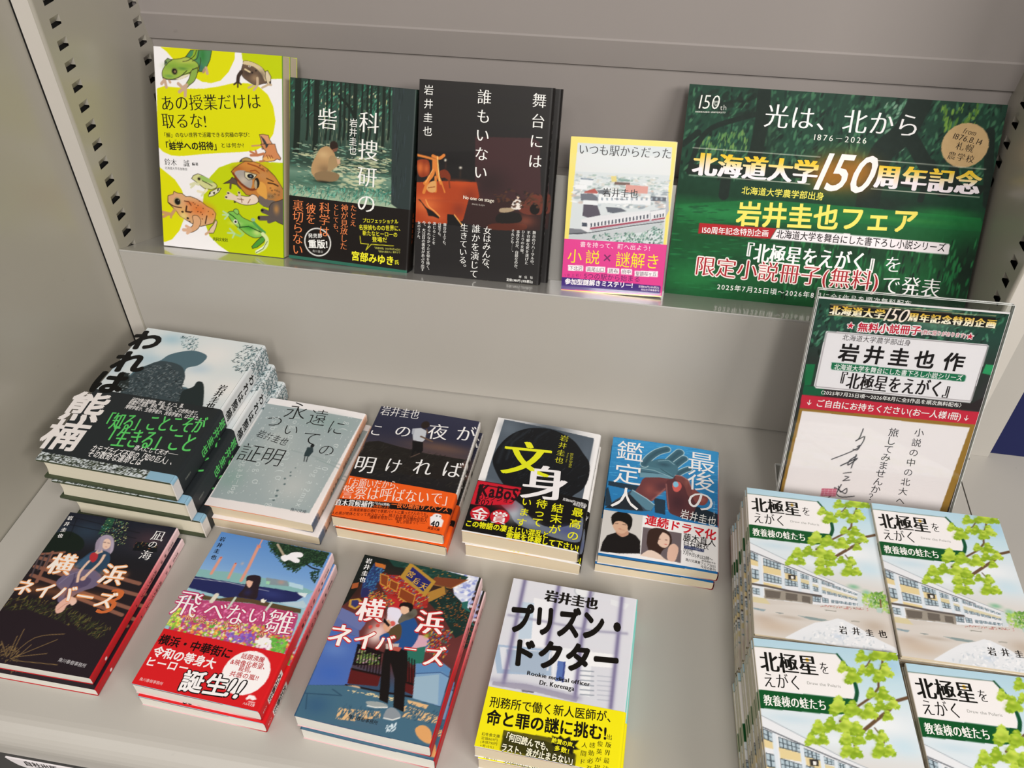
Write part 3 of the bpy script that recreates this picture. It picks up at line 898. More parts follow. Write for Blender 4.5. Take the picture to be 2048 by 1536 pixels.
['h','氏',115.7,169.4,121.1,169.0,4.97,'f0ea30','G'],
]),
'butai':(130.1,189.2,[
['g',[[0,'252322'],[0.5,'211f1f'],[1,'252323']]],
['p','40282a',[56.7,49.4,112.2,46.6,119.6,49.9,126.2,113.3,59.9,118.8],0],
['s','241c1c',74,92.2,20,15.8,0.6],
['p','1c1a1a',[-0.2,67.3,57,63,58.5,92.6,32.1,94.6,0.7,97.1],0],
['s','0c0a0a',27.5,73.9,22.8,5.2,0.3],
['p','a8401c',[-0.6,97.2,28.3,93.6,60.3,92.4,63.8,106.3,53.5,119.3,-0.8,123.8],0],
['s','d86030',12.6,119.4,15.9,12.6,0.8],
['s','c04c20',43.1,94.7,14.7,3.5,0.8],
['s','7a2c18',54.7,107,8.3,8.9,0.7],
['p','a8401c',[-1.3,114,55.9,109.3,54.5,117.4,47.8,131.4,33.2,135.4,11,136.8,-0.9,136.4],0],
['s','e07840',10.4,118.4,14.8,8,0.8],
['s','c86038',20,129.2,12,5.4,0.7],
['s','7c3020',43.7,121,7.3,8,0.7],
['p','33201f',[53.2,109.5,126.8,103.6,126.5,134.1,103,135.7,78.5,137.4,47.9,133.2],0],
['p','56281c',[78.1,131.5,109.8,128.9,109.4,135.3,75.7,137.2],1],
['p','141212',[32.1,126,38.4,125.7,44.2,131.7,48.1,135.9,48.1,136.8,32.5,136.3],0],
['l','f0b060',1,[39.5,126,44.1,131.3,48.1,135.9],0],
['p','1a1412',[3.8,113.5,10.5,121,17.1,124.1,24.2,129.3,23.8,131.2,18.2,129.4,13.1,129.4,11,123.7,5.7,117,1.9,113.7],0],
['l','f0a050',1.1,[9.8,113.5,13.2,119.9,18.9,123.9,24.5,128.9],1],
['l','d88038',2.2,[-0.1,70.8,7.3,71.9,15.6,73.5,17.5,74.7],1],
['l','d88038',3.2,[16.6,74.7,16.1,87.9,8.2,97.4],1],
['l','d88038',3,[18.4,74.6,20.7,87.6,24.7,96.1],1],
['l','d88038',3,[15.5,70.5,22,72.2,26.4,69.2],1],
['l','d88038',3,[12.6,90.9,7.5,106.4],1],
['l','d88038',1.3,[24.7,94.3,28.8,104.7],1],
['l','d88038',2.4,[19,90.4,19.5,104.5],1],
['l','f8c878',1.1,[20.1,71,21.5,83.1,23.3,93.6],1],
['l','f0a860',1,[16,83.5,9.1,96.4],0],
['p','8a3418',[0.1,76,11.1,75.2,12.5,88.2,3.4,91.6,0.4,84.7],1],
['s','e07838',3.1,82.8,3.7,6.1,0.8],
['s','d87038',9.5,83.2,2.8,5.3,0.7],
['p','7a3018',[22.9,84.8,28.8,82.6,33.6,87.5,33.4,92.8,28.2,90.5,24.5,90.8],1],
['p','d8a060',[10.2,101.7,13.7,96.1,19.2,94.8,19.5,104.5,13.1,105.5],1],
['l','7a3010',0.7,[12,101.5,18.4,100.1],0],
['l','7a3418',1.4,[31.8,88.5,33.7,99.8],0],
['s','f4f0e0',28.2,73.5,1.3,1.4,1],
['s','e8e0c8',28.2,74.1,0.7,0.7,1],
['s','f4f0e0',43.6,79.7,1.6,1.4,1],
['s','4a2c24',28.7,79.1,1.1,4.4,0.6],
['s','4a3428',43.6,85.8,1.3,5.3,0.5],
['s','b0583c',28.6,113.3,27.6,1.1,0.2],
['p','6a3428',[103.4,115.2,106.7,110.5,115,101,125.7,100.1,127,116.7,120,119.1,109.1,119.1],1],
['s','7a4030',111.4,126,9.9,6.2,0.9],
['e','14100f',119.6,113.8,4.9,5.3,0],
['p','1d1a18',[83.9,121.2,103.7,118.7,106.1,127.4,83.5,130.2],1],
['p','a89478',[85.8,115.7,98,114.3,99.5,116.4,92.8,119.1,85.1,119.3],1],
['p','e8e0d8',[99.4,106.1,105.8,107.3,105.5,115,96.3,114.4],1],
['e','e0c8b0',102.4,103.2,1.4,1.9,0],
['d',['4a3024','5a3828','2c2220'],60,[77.9,96.3,126.7,96.8,128,113.2,107.3,114.9,79.5,108.6],6,2.5,20,60,3],
],[
['v','舞台には',116.6,5.3,116.6,74.5,13.17,'f6f6f2','m'],
['v','誰もいない',63.7,5.5,63.7,89.1,13.41,'f6f6f2','m'],
['v','岩井圭也',9.4,4.9,9.4,51.9,9.01,'f6f6f2','g'],
['h','No one on stage',47.6,107.8,78.8,108.7,3.56,'e8e0d0','M'],
['h','IWAI Keiya',56.7,113.9,69.6,113.9,1.79,'b8b0a8','m'],
['v','女はみんな、',73.8,134.6,73.8,182.3,8.13,'f6f6f2','m'],
['v','誰かを演じて',62.3,133.6,62.3,187.9,8.53,'f6f6f2','m'],
['v','生きている。',50.1,133.9,50.1,182.7,7.81,'f6f6f2','m'],
['v','舞台のリハーサル中、',120.9,135.1,120.9,171.3,3.46,'f6f6f2','m'],
['v','不可解な死を遂げた',115.3,135.6,115.3,169.4,3.46,'f6f6f2','m'],
['v','ひとりの女優。',109.9,135.3,109.9,160.7,3.28,'f6f6f2','m'],
['v','事故なのか、自殺なのか、',104.7,135.6,104.7,176.7,3.48,'f6f6f2','m'],
['v','それとも──。',99.6,135.3,99.6,160.0,3.29,'f6f6f2','m'],
['v','舞台の上でも、',30.3,134.9,30.3,159.3,3.35,'f6f6f2','m'],
['v','日常でも、',24.9,135.0,24.9,150.6,3.16,'f6f6f2','m'],
['v','演じることを',19.5,134.7,19.5,157.5,3.36,'f6f6f2','m'],
['v','やめられなかった女優を描く、',14.2,134.7,14.2,186.0,3.38,'f6f6f2','m'],
['v','今、大注目の著者があぶり出す',8.8,134.7,8.8,186.0,3.57,'f6f6f2','m'],
['v','女のリアル。',3.7,135.2,3.7,155.2,3.18,'f6f6f2','m'],
['h','祥\u3000伝\u3000社',108.5,182.5,122.8,182.1,2.78,'f6f6f2','g'],
['h','定価1,980円 (10%税込)',96.3,186.5,123.1,186.5,2.98,'f6f6f2','G'],
]),
'eki':(100.3,148.9,[
['g',[[0,'f0e070'],[1,'f0e070']]],
['p','d4dcdf',[6.7,4.9,95.6,4.8,96.8,99.6,3.8,100.7],0],
['p','dfe3e4',[6.7,13.6,95.9,13.7,96.4,30.5,6.1,31.7],0],
['s','dfe6ea',46.2,21.1,36.9,7.2,0.5],
['d',['e8ecee','c0ccd0','b0c0c0','d8e0e0','98b0a8','d0d0c8'],340,[6,34.2,96.7,32.9,96.3,46.4,6.3,48.9],5,2,0,6,1],
['d',['f0f2f2','b8c4cc','8f9aa4','a0aeb0','dde2e4','c8b8b0'],220,[6.1,46.4,96.3,46.4,96.2,63.7,5.6,61.3],7,3,3,10,2],
['p','e8ecef',[11.5,38.2,24.1,38.7,23.3,44.3,10.7,43.7],0],
['p','8090a0',[11.7,37.3,24,37.8,24.1,39.1,11.8,38.7],0],
['p','e0d080',[40.5,34.1,45.5,33.9,46.6,39.3,41.6,39.6],0],
['p','6a5048',[44.7,39.4,59,39.3,59.2,41.7,44.3,41.9],0],
['p','d89a90',[55.4,41.3,76.6,42,76.6,48.7,55.5,48.6],0],
['p','80a098',[47.5,36.2,58.7,36.5,58.9,38.4,47.7,38.3],0],
['p','b05048',[16.2,50.2,25.9,46.6,29.3,50.1,28.8,51.4,16.3,51.4],0],
['p','eceff2',[6.9,43.9,18.2,43.9,18.5,48.2,7.2,48.2],0],
['p','edf1f4',[30.6,50,61.2,50.2,62.1,59.4,30.1,60],0],
['p','6a7078',[28.6,48.3,38.5,47.1,41.4,51.9,30.1,51.3],0],
['p','6a6e7a',[12.6,52.3,23.8,51.4,29.7,55,29.3,58.1,13.6,58.4],0],
['p','e8ecf0',[15.5,58.3,29.3,58.1,30.3,62.4,15.8,62.6],0],
['p','504a58',[16.4,62.2,29.7,62.5,33.6,71.6,21.8,74.8,16,73.3],0],
['p','5a606c',[37.9,63.5,52.4,63.7,58.3,66.5,45.3,69.1,40.2,68.4],0],
['p','585e6a',[80,51,94.9,51.4,94.7,55.1,80.4,55.3],0],
['p','e8ebee',[61.5,53.2,80.2,53.4,80.8,59.6,62.1,59.4],0],
['p','9aa8b4',[32.9,54.8,34.6,55,34.8,57.5,33,57.3],0],
['p','9aa8b4',[37.6,54.6,39.4,54.7,39.6,57.2,37.8,57],0],
['p','9aa8b4',[42.3,54.3,44.1,54.5,44.3,56.9,42.5,56.8],0],
['p','9aa8b4',[47.1,54,48.8,54.2,49,56.7,47.3,56.5],0],
['p','9aa8b4',[51.8,53.8,53.6,53.9,53.8,56.4,52,56.2],0],
['p','9aa8b4',[56.5,53.5,58.3,53.7,58.5,56.1,56.7,56],0],
['p','9aa8b4',[61.3,53.3,63,53.4,63.2,55.9,61.5,55.7],0],
['p','9aa8b4',[66,53,67.7,53.1,68,55.6,66.2,55.5],0],
['p','9aa8b4',[70.7,52.7,72.4,52.9,72.7,55.3,70.9,55.2],0],
['p','9aa8b4',[75.4,52.5,77.2,52.6,77.4,55.1,75.6,54.9],0],
['p','9aa8b4',[80.1,52.2,81.9,52.4,82.1,54.8,80.3,54.7],0],
['p','9aa8b4',[84.8,51.9,86.6,52.1,86.8,54.5,85,54.4],0],
['p','9aa8b4',[89.5,51.7,91.2,51.8,91.5,54.3,89.7,54.1],0],
['p','b8bcc4',[18.1,76.3,38,71.4,62.8,67.5,94.8,62.5,96.3,46.4,98.7,63.5,94.7,73.7,63.9,79.3,26.6,87.8],0],
['p','dfe1e5',[15.4,77.1,20.5,74.9,50.4,69,80,64.3,81.4,65.8,95.5,62.5,95,63.7,81.5,66.8,22.1,79.2],0],
['p','e4e5e9',[15.4,77.1,22.7,78.6,80.2,66.1,81.7,74.5,24.4,84.8,22.8,88.7,15.7,87.2],0],
['p','e4e5e9',[81.4,65.5,95.5,62.5,95.9,72.4,82.5,74.2],0],
['p','a03850',[24.4,84.4,80.9,73,81.3,74.5,24.5,86.2],0],
['p','a03850',[82.8,72.9,95.4,70.2,95.3,71.7,82.9,74.2],0],
['p','404858',[16,79.6,21.1,79.9,21.2,83.7,16.3,83.4],0],
['p','3c4252',[24.5,80.1,25.8,79.8,26.1,83.5,24.7,83.9],0],
['p','3c4252',[27.8,79.4,29.2,79,29.5,82.8,28.1,83.2],0],
['p','3c4252',[31.2,78.6,32.6,78.3,32.9,82.1,31.5,82.4],0],
['p','3c4252',[34.6,77.9,35.9,77.6,36.2,81.4,34.9,81.7],0],
['p','3c4252',[37.9,77.2,39.3,76.9,39.6,80.6,38.2,81],0],
['p','3c4252',[41.3,76.5,42.6,76.1,43,79.9,41.6,80.2],0],
['p','3c4252',[44.6,75.7,46,75.4,46.3,79.2,44.9,79.5],0],
['p','3c4252',[48,75,49.3,74.7,49.7,78.5,48.3,78.8],0],
['p','3c4252',[51.3,74.3,52.7,74,53,77.7,51.6,78.1],0],
['p','3c4252',[54.7,73.6,56,73.3,56.3,77,55,77.3],0],
['p','3c4252',[58,72.9,59.4,72.5,59.7,76.3,58.3,76.6],0],
['p','3c4252',[61.3,72.1,62.7,71.8,63,75.6,61.7,75.9],0],
['p','3c4252',[64.7,71.4,66,71.1,66.4,74.8,65,75.2],0],
['p','3c4252',[68,70.7,69.3,70.4,69.7,74.1,68.3,74.4],0],
['p','3c4252',[71.3,70,72.7,69.7,73,73.4,71.7,73.7],0],
['p','3c4252',[74.6,69.3,76,68.9,76.3,72.7,75,73],0],
['p','3c4252',[77.9,68.6,79.3,68.2,79.7,72,78.3,72.3],0],
['p','3c4252',[84.8,68.7,86.1,68.4,86.4,71.5,85.2,71.8],0],
['p','3c4252',[87.5,68,88.7,67.7,89.1,70.8,87.8,71.1],0],
['p','3c4252',[90.2,67.4,91.4,67.1,91.7,70.2,90.5,70.5],0],
['p','3c4252',[92.9,66.7,94.1,66.4,94.4,69.5,93.2,69.8],0],
['p','787c84',[4.1,86,16.3,86.5,22.9,89.3,14.1,91.8,4.1,91.7],0],
['l','30343c',0.8,[4.5,91.7,24.1,89.3,64,80.3,94.8,74.4],0],
['p','c4cace',[4.2,93,29.2,89,64.1,81.8,94.9,75,95.5,81.2,64.7,88.1,39.9,96,4.1,98.8],0],
['d',['6a948a','4a7068','8ab0a0','34544c','a4c0b0'],240,[24.4,92.4,46.9,87.9,64.4,85.6,72.5,90.2,77,84.9,94.9,75,96,98.3,29.7,95.9],3,1.6,60,60,3],
],[
['h','いつも駅からだった',8.0,10.6,95.6,10.6,10.27,'16161a','m'],
['h','岩井圭也',33.9,49.5,67.7,49.5,8.62,'16161a','m'],
['h','IWAI Keiya',45.4,55.3,56.1,55.3,1.48,'505058','m'],
]),
'eki_band':(100.3,148.9,[
['g',[[0,'e23c90'],[1,'e23c90']]],
['p','3a1c78',[-1.7,134.7,98.1,137.8,98.4,146.4,-2.2,146.9],0],
['p','fbf4f6',[5.4,122.4,20.4,122,20.8,127.7,5.8,127.9],0],
['p','fbf4f6',[23,122.6,42.1,121.9,42.5,127.7,23.4,128.1],0],
['p','fbf4f6',[44.4,122.8,56,122.6,56.5,128.4,44.9,128.3],0],
['p','fbf4f6',[57.8,122.8,68.6,122.6,69.1,128.3,58.3,128.2],0],
['p','fbf4f6',[71.3,124,94,123.1,94.5,128.8,71.8,129.5],0],
],[
['h','書を持って、町へ出よう!',15.8,100.9,84.3,100.9,5.38,'fbeef4','g'],
['h','小説',4.3,113.0,35.9,113.0,13.74,'f4e818','g'],
['h','×',39.0,113.0,49.0,113.0,11.65,'7a2060','g'],
['h','謎解き',51.9,113.6,95.0,113.6,15.26,'f4e818','g'],
['h','下北沢',6.7,125.1,19.6,125.1,4.45,'5a1c50','g'],
['h','高尾山口',24.3,125.4,41.3,124.9,4.44,'5a1c50','g'],
['h','調布',45.7,125.6,55.2,125.6,4.44,'5a1c50','g'],
['h','府中',59.1,125.6,67.8,125.6,4.44,'5a1c50','g'],
['h','聖蹟桜ヶ丘',72.6,126.8,93.2,126.0,4.44,'5a1c50','g'],
['h','\\史上初/',2.8,132.8,18.9,131.8,3.16,'7a2468','g'],
['h','5つの駅から始まる',21.9,132.1,77.7,132.1,6.3,'5c1c60','g'],
['h','参加型謎解きミステリー!',3.4,138.8,70.8,138.8,5.81,'fbf6fa','B'],
['h','定価836円(10%税込)',76.6,139.4,97.0,139.4,2.37,'f0e4f0','G'],
['h','祥伝社文庫最新刊',79.4,142.4,97.3,142.4,2.25,'f0e4f0','G'],
]),
'poster':(292.5,204.0,[
['g',[[0,'1d4434'],[0.3,'1c4a36'],[0.5,'0f4028'],[0.56,'147038'],[0.7,'0c5a2c'],[0.85,'0e6632'],[1,'0a5426']]],
['d',['2c6248','3f7a58','15332a','25553f','4f8a62','10251e'],1100,[0.6,2,292.7,-0.4,296.1,34.7,291.8,73.2,1.1,86.7],9,3,75,30,1],
['d',['6aa05a','5c9858','86b060'],60,[14.5,50.4,57.4,38.8,64.5,57.8,15.9,61.3],7,2,85,10,2],
['d',['8ab84c','7aa83e','5c9038'],70,[233.8,4.6,268.6,2.3,271.5,36.4,238,26.2],8,2.4,85,12,3],
['d',['7ab090','9ac0a4','568a6c'],90,[181,2.9,222.9,2.2,214.6,46.9,189.3,48.7],8,2.5,60,20,4],
['d',['1b3026','14281f'],40,[8.8,5.7,65.2,2,69.2,29.4,11.2,24.7],12,6,20,40,5],
['l','172a22',13,[70.9,3.8,72.4,29.1,71,57.3,67.6,79.5],1],
['l','172a22',5,[9.5,81.7,15.1,54.8,26.4,38.8,51.5,28.4,68.3,23],1],
['l','172a22',6,[0.6,55.8,13.7,44],1],
['l','172a22',22,[214.2,0.7,205.1,30.6,189.3,48.7,184.6,70.6,183.2,99.2],1],
['l','172a22',14,[212.6,36.4,235,64.7,250.9,80.7],1],
['l','172a22',7,[252.1,44.2,263.5,79.8],1],
['l','172a22',9,[281.7,25.2,293.3,90.4],1],
['l','172a22',10,[45.8,83.4,46,101.2],1],
['l','172a22',6,[235.4,56,231.5,91],1],
['s','16281f',200.4,97.9,34.3,13.3,0.8],
['s','17291f',81,50.1,13.1,34.7,0.5],
['p','147a3c',[4.4,113.5,79.9,103,168.5,102.6,289.7,103.9,296.6,116.5,171.1,118,3.2,131.9],0],
['s','2a9a50',50.6,118.9,38.2,5.9,0.7],
['s','36a45c',18.5,116.9,20.4,3.2,0.6],
['s','1f9444',255.2,102.3,33.9,5.3,0.8],
['s','48a848',213.7,111.2,55.9,3.1,0.5],
['s','0b2a1a',107.1,134.7,53.4,9.1,0.7],
['s','0e1f18',176.1,147,65.9,13.7,0.5],
['s','1f8a44',27.3,185.8,37,14.2,0.8],
['s','0d7038',48.1,202.9,43.9,9.5,0.6],
['s','0b2c1c',71.1,167.7,27.3,9.3,0.6],
['s','0c1c14',287.9,157.6,25.7,36.5,0.9],
['d',['1a7a40','0e4c28','2c8c4c','0a2418'],300,[107.4,136.9,292.6,128,298.9,179.5,116.5,196.5],13,2.5,88,6,6],
['d',['146a38','1e8446','0f5a30'],220,[1,113.8,102.7,105.7,116.5,196.5,0.9,200.1],14,1.6,3,6,7],
['s','081810',227.6,186.2,65.8,14,0.5],
['k',0.86],
['p','16231c',[9.7,73.9,130.1,69.3,131.7,79,9.8,83.9],0],
['p','16231c',[189.3,72.4,288.7,73.5,285.2,82.4,184,79.4],0],
['s','a86a18',155.6,71.7,32.3,19.7,0.95],
['s','b87820',142.1,76,15.2,13.2,0.6],
['s','b87820',171.5,69.4,15,13.1,0.6],
['s','8a5a18',155.6,71.7,25.8,13.1,0.5],
['e','c8a878',261.9,38.4,21.3,20.4,0],
['n',3,3,1],
['l','f0eede',0.5,[10.2,58.4,131.8,58.4],0],
['l','f0eede',0.5,[10,84.9,126.3,84.6],0],
['l','f0eede',0.5,[185,57.9,284.8,58.4],0],
['l','f0eede',0.5,[184.2,84.3,284.4,84.8],0],
['p','b01c24',[26.1,130.1,101.4,129.5,96.7,140,26,140.4],0],
['p','f2eaee',[101.8,129.8,172.2,128.8,174.1,140,97.3,140.1],0],
['p','f2eaee',[153.2,129.6,265.6,130.4,267,132.4,267.2,140.4,266.1,141,154.9,140.1],0],
['l','e8e8e0',0.5,[23.8,13.1,27,14.9,29.8,13.1],1],
['l','e8e8e0',0.5,[24.8,14.3,27.1,18.3,29.1,14.4],1],
['l','e8e8e0',0.4,[25.5,16,27.2,14.1,29.3,16,27.7,18.2,25.5,16],1],
],[
['h','150',8.6,15.5,31.1,14.8,13.14,'f0f0ea','l',{'sh': 0.12}],
['h','th',31.7,19.5,37.5,19.1,5.0,'e8e8e0','l'],
['h','HOKKAIDO UNIVERSITY',8.6,25.0,37.3,23.9,1.51,'e0e0d8','M'],
['h','光は、北から',74.6,23.8,218.5,23.8,22.07,'f6f4f4','m'],
['h','1876－2026',122.2,40.3,172.3,40.3,7.29,'f0f0e8','m'],
['h','北海道大学',13.1,73.4,131.7,73.4,22.0,('f0c830','f8eef4'),'MX'],
['h','周年記念',186.7,72.2,282.6,72.2,21.73,('f0c830','f8eef4'),'MX'],
['h','150',128.3,71.4,186.8,71.4,34.94,'fbf0ee','G',{'sh': 0.28}],
['h','北海道大学農学部出身',62.8,95.2,141.6,95.2,7.56,'f2e860','G'],
['h','岩井圭也フェア',61.4,118.0,232.4,111.6,23.33,'f4e468','B'],
['h','150周年記念特別企画',28.4,136.7,94.5,134.8,6.86,'f6f4f4','G'],
['h','北海道大学を舞台にした書下ろし小説シリーズ',102.1,134.6,263.3,134.6,8.38,'141414','G'],
['h','『北極星をえがく』',67.6,154.9,208.3,154.9,19.31,'f6f4f4','M'],
['h','を',209.7,155.0,226.1,154.5,16.0,'f6f4f4','m'],
['h','限定小説冊子(無料)',27.5,172.4,207.2,172.4,19.55,'a81c28','m',{'o': ('f8e8e4',1.1)}],
['h','で発表',210.4,174.8,266.4,174.8,19.41,'f6f4f4','m'],
['h','2025年7月25日頃～2026年8月に全5作品を順次無料配布',51.9,191.9,241.9,191.9,6.34,'f4f4f0','G'],
['h','from',258.3,25.1,269.9,26.9,5.07,'2a1e14','m',{'sh': 0.2}],
['h','1876.8.14',248.9,30.2,276.7,34.9,5.42,'2a1e14','m',{'sh': 0.1}],
['h','札幌',254.1,39.0,270.2,41.0,7.26,'1e1610','m'],
['h','農学校',248.4,48.1,272.6,50.6,7.14,'1e1610','m'],
]),
'sign':(151.0,184.3,[
['g',[[0,'1c4434'],[0.12,'24463c'],[0.3,'2c3430'],[1,'2c2828']]],
['d',['3c7a5c','1a2c24','2c6048','5a9478','101c16'],420,[2.7,3.6,150.7,1.7,133.3,47.2,-0.4,52.4],6,2.2,70,40,1],
['s','8ab09c',95.2,14.7,18.7,7.9,0.5],
['s','7aa890',101.6,2.4,13.9,5.2,0.5],
['p','167044',[1.2,60.5,8.5,59.8,8.5,79.5,3.5,80.1],0],
['p','2a9a60',[144.4,46,153.5,46.5,154.8,55.9,143.6,54.3],0],
['s','14663c',4.4,71.4,6.2,8.5,0.8],
['s','38343a',151.7,75.7,7.1,17,0.7],
['p','2e2628',[5.2,89.2,152.6,88.4,150.5,75.8,142.4,82.3,12.7,82,5.8,85.6],0],
['p','145c3c',[2.9,80.1,20,80.5,21.5,88.2,3.3,89.4],0],
['p','c82840',[2.9,89,151.9,89.6,152.4,101.6,3.5,102],0],
['p','9a7430',[3.5,102,152.4,101.6,148.1,215.9,0.7,235.6],0],
['p','efe6ea',[6.1,104.4,146.8,105.1,141.7,216.8,3.4,235.2],0],
['p','14100e',[10.3,5.5,106.6,4.1,108.7,12.4,10.8,15],0],
['l','e8d8a0',0.35,[10.5,5.5,106.2,2.5],0],
['l','e8d8a0',0.35,[10.8,15,109.1,13.9],0],
['l','e8d8a0',0.35,[11.7,6.5,140.8,3.9],0],
['l','e8d8a0',0.35,[12.1,14.3,143,14.4],0],
['p','14100e',[63.3,5.9,141.3,5.2,143.1,14.4,65.2,14.3],0],
['p','ece6ec',[12.5,29,140.3,28.7,142.5,30.1,141.7,79.6,141.1,82.2,139.2,82,13.3,81.6,11.2,79.3,11.5,30],0],
['l','3c3034',0.35,[13.3,30,140.6,29.7,141.7,30.9,140.9,80.5,13.5,80.4,12.5,79.1,12.5,31.4,13.3,30],0],
['p','18704c',[21.7,56.8,130.4,57.1,131.6,58.3,131.8,62.7,130.8,63.4,22.7,63.1,22,61.5],0],
['l','1a1a24',0.85,[60.3,116,59,125.1,56.5,128.4,63.1,123.5,59.3,135.6,39.9,148.9],1],
['l','1a1a24',0.77,[58.9,133.8,61.2,132.4,59.6,137.1,55.9,136.8],1],
['l','1a1a24',1.02,[60.2,143.1,55.4,148.3,55.1,152.9,61.3,145.3,48.8,154.4],1],
['l','1a1a24',0.85,[59.9,141.6,58.2,155.6],0],
['l','1a1a24',0.77,[52.7,161.7,59.1,159.9],0],
['l','1a1a24',0.77,[54.8,164.6,58.2,165,53.8,169.4,59.5,167.9],0],
['l','1a1a24',0.85,[51.1,175.3,54.2,181.2,58.6,176.7,58.4,182.3,48.1,177.2,53.9,186,66.8,184.1],1],
['l','1a1a24',0.85,[53.3,173.4,50.7,183.2,44.9,187.9],0],
['p','d0708a',[37.3,179.3,50.3,178.2,51,186.4,37.5,187.4],0],
['l','f0dce2',0.25,[40,179.5,40.6,187],0],
['l','f0dce2',0.25,[43.2,179.1,43.9,186.6],0],
['l','f0dce2',0.25,[46.8,178.6,47.5,186.2],0],
['l','f0dce2',0.25,[37.3,181.4,50.1,180.3],0],
['l','f0dce2',0.25,[37.7,183.6,50.5,182.5],0],
['l','f0dce2',0.25,[38.1,185.8,51,184.6],0],
],[
['h','北海道大学',11.4,10.5,54.9,10.5,7.92,('e8b838','fff4e0'),'MX'],
['h','150',53.7,10.2,74.4,10.2,11.86,'fbe8dc','m',{'sh': 0.28}],
['h','周年記念特別企画',74.2,10.7,142.8,10.7,7.38,('e8b838','fff4e0'),'MX'],
['h','★',27.3,22.5,33.4,22.5,6.15,'c81c3c','G',{'o': ('f6ecee',0.7)}],
['h','無料小説冊子',36.4,23.2,86.3,21.7,7.75,'c81c3c','B',{'o': ('f8f0f2',1.0)}],
['h','(数に限りがあります)',87.2,22.8,122.3,22.8,4.01,'c03050','g',{'o': ('f0e4e6',0.5)}],
['h','★',122.9,22.9,128.8,22.9,5.88,'c81c3c','G',{'o': ('f6ecee',0.7)}],
['h','北海道大学農学部出身',25.9,33.4,81.1,33.4,5.41,'2c2226','g'],
['h','岩井圭也',26.0,46.7,103.4,46.7,15.92,'120c0e','B'],
['h','作',110.8,46.6,129.7,46.6,15.91,'120c0e','B'],
['h','北海道大学を舞台にした書下ろし小説シリーズ',24.4,60.2,129.3,60.2,5.29,'f4f4f4','G'],
['h','『北極星をえがく』',26.0,71.9,128.0,71.9,15.23,'1c1416','M'],
['h','〈2025年7月25日頃～2026年8月に全5作品を順次無料配布〉',15.9,85.1,137.2,85.1,4.15,'f0ecec','G'],
['h','↓',8.3,95.6,13.5,95.6,6.38,'f6f4f4','G'],
['h','ご自由にお持ちください(お一人様1冊)',16.2,95.5,137.3,95.5,7.23,'f6f4f4','G'],
['h','↓',139.6,96.2,144.7,96.1,6.37,'f6f4f4','G'],
['v','小説の中の北大へ',107.1,110.4,107.1,187.7,7.81,'1a1a24','g',{'sh': -0.1}],
['v','旅してみませんか？',86.4,112.4,83.0,187.1,8.37,'1a1a24','g',{'sh': -0.1}],
]),
'kuma':(134.0,195.0,[
['g',[[0,'e2eaec'],[1,'d4dce0']]],
['s','a8ccdc',34.3,12.7,14.4,10.5,0.8],
['s','a0c4d8',29.6,41.7,17.1,15.2,0.8],
['s','f4f2f0',89.4,25.8,28.2,22.6,0.9],
['s','f4f4f2',33.5,33.4,17.3,12.8,0.7],
['s','b0cce0',85.5,51.2,12.3,9.7,0.7],
['s','eef0f0',87.6,64.9,19.7,14.2,0.9],
['s','b4ccdc',1,62.9,10.8,14.9,0.7],
['s','f4f2f0',124.8,70.5,24,18.3,0.9],
['p','54707c',[39.4,47,43.9,36.5,53.4,28.9,66.3,24,82,28,84,36.9,80.6,45,72.5,50.5,73.5,58.6,78.8,76.2,88.3,78.7,99.6,94.1,78.1,98.9,27.9,96.8,18.5,92,21.7,75,24.5,62.5],1],
['p','3c4a50',[26.5,97.1,23.2,74.7,31,56.2,42.4,46.3,64.1,48.7,76.5,62.7,81.3,77.9,90.4,82.7,103.7,102,100.7,111.3,33.5,108.9],1],
['d',['1c2428','7a8488','5a6468','242c30','8a9498','343e44'],620,[27.9,96.8,26.1,74,34,55.5,50.9,49.3,75,63,82.4,80,92.5,86.8,99.5,102.9,32.6,104.7],4,1,30,70,1],
['p','232e30',[84.6,84,91.6,75.6,92.2,67.4,99.7,69.2,111.1,91.5,112.3,100.1,92.7,102.3],1],
['d',['24444a','5a8088','a8c4cc','c8dce0'],120,[41.1,5.9,59.9,1.7,69.1,22.8,52.6,24],4,1,40,80,2],
['d',['24444a','3c6068','203438','1a2c30','5a8088'],190,[112.9,4,138.5,5.9,143.9,23.4,137.4,41.9,122.4,45.3,109.5,28.7],5,1.1,60,80,3],
['d',['24444a','3c6068','6a9098'],160,[137.5,3.6,147,7.8,155.9,28.1,139.3,24.5],5,1.2,60,80,6],
['p','283030',[20.9,96.1,12,70.1,20.7,70.5,30.2,89.4,27.9,96.8],0],
['d',['1c2426','3c4a4c','a8b4b8'],100,[6.9,78.4,19.5,68.4,35.2,95.1,23.3,100],3,1,40,60,4],
],[
['h','わ',-5.8,21.8,32.7,16.2,31.17,'0c0c0c','H'],
['h','れ',-5.2,57.0,29.5,52.1,32.56,'0c0c0c','H'],
['h','は',-8.5,88.8,29.0,84.6,32.44,'0c0c0c','H'],
['v','岩井圭也',121.1,66.4,121.1,100.6,8.3,'0c0c0c','M'],
]),
'kuma_band':(134.0,195.0,[
['g',[[0,'272c2f'],[1,'272c2f']]],
],[
['h','熊',-13.1,125.6,40.5,120.5,38.2,'f2ecea','B'],
['h','楠',-10.4,163.4,40.6,159.7,36.89,'f2ecea','B'],
['h','「知る」ことこそが',29.9,137.4,128.5,122.5,22.18,'5ed068','M'],
['h','「生きる」こと',42.5,155.7,130.9,145.6,24.59,'5ed068','M'],
['h','研究対象は動植物、昆虫、キノコ、藻、',43.0,105.0,98.5,102.7,5.82,'f6f4f4','G'],
['h','粘菌から星座、男色、夢に至る、この世界の全て。',42.6,109.1,116.8,109.1,5.74,'f6f4f4','G'],
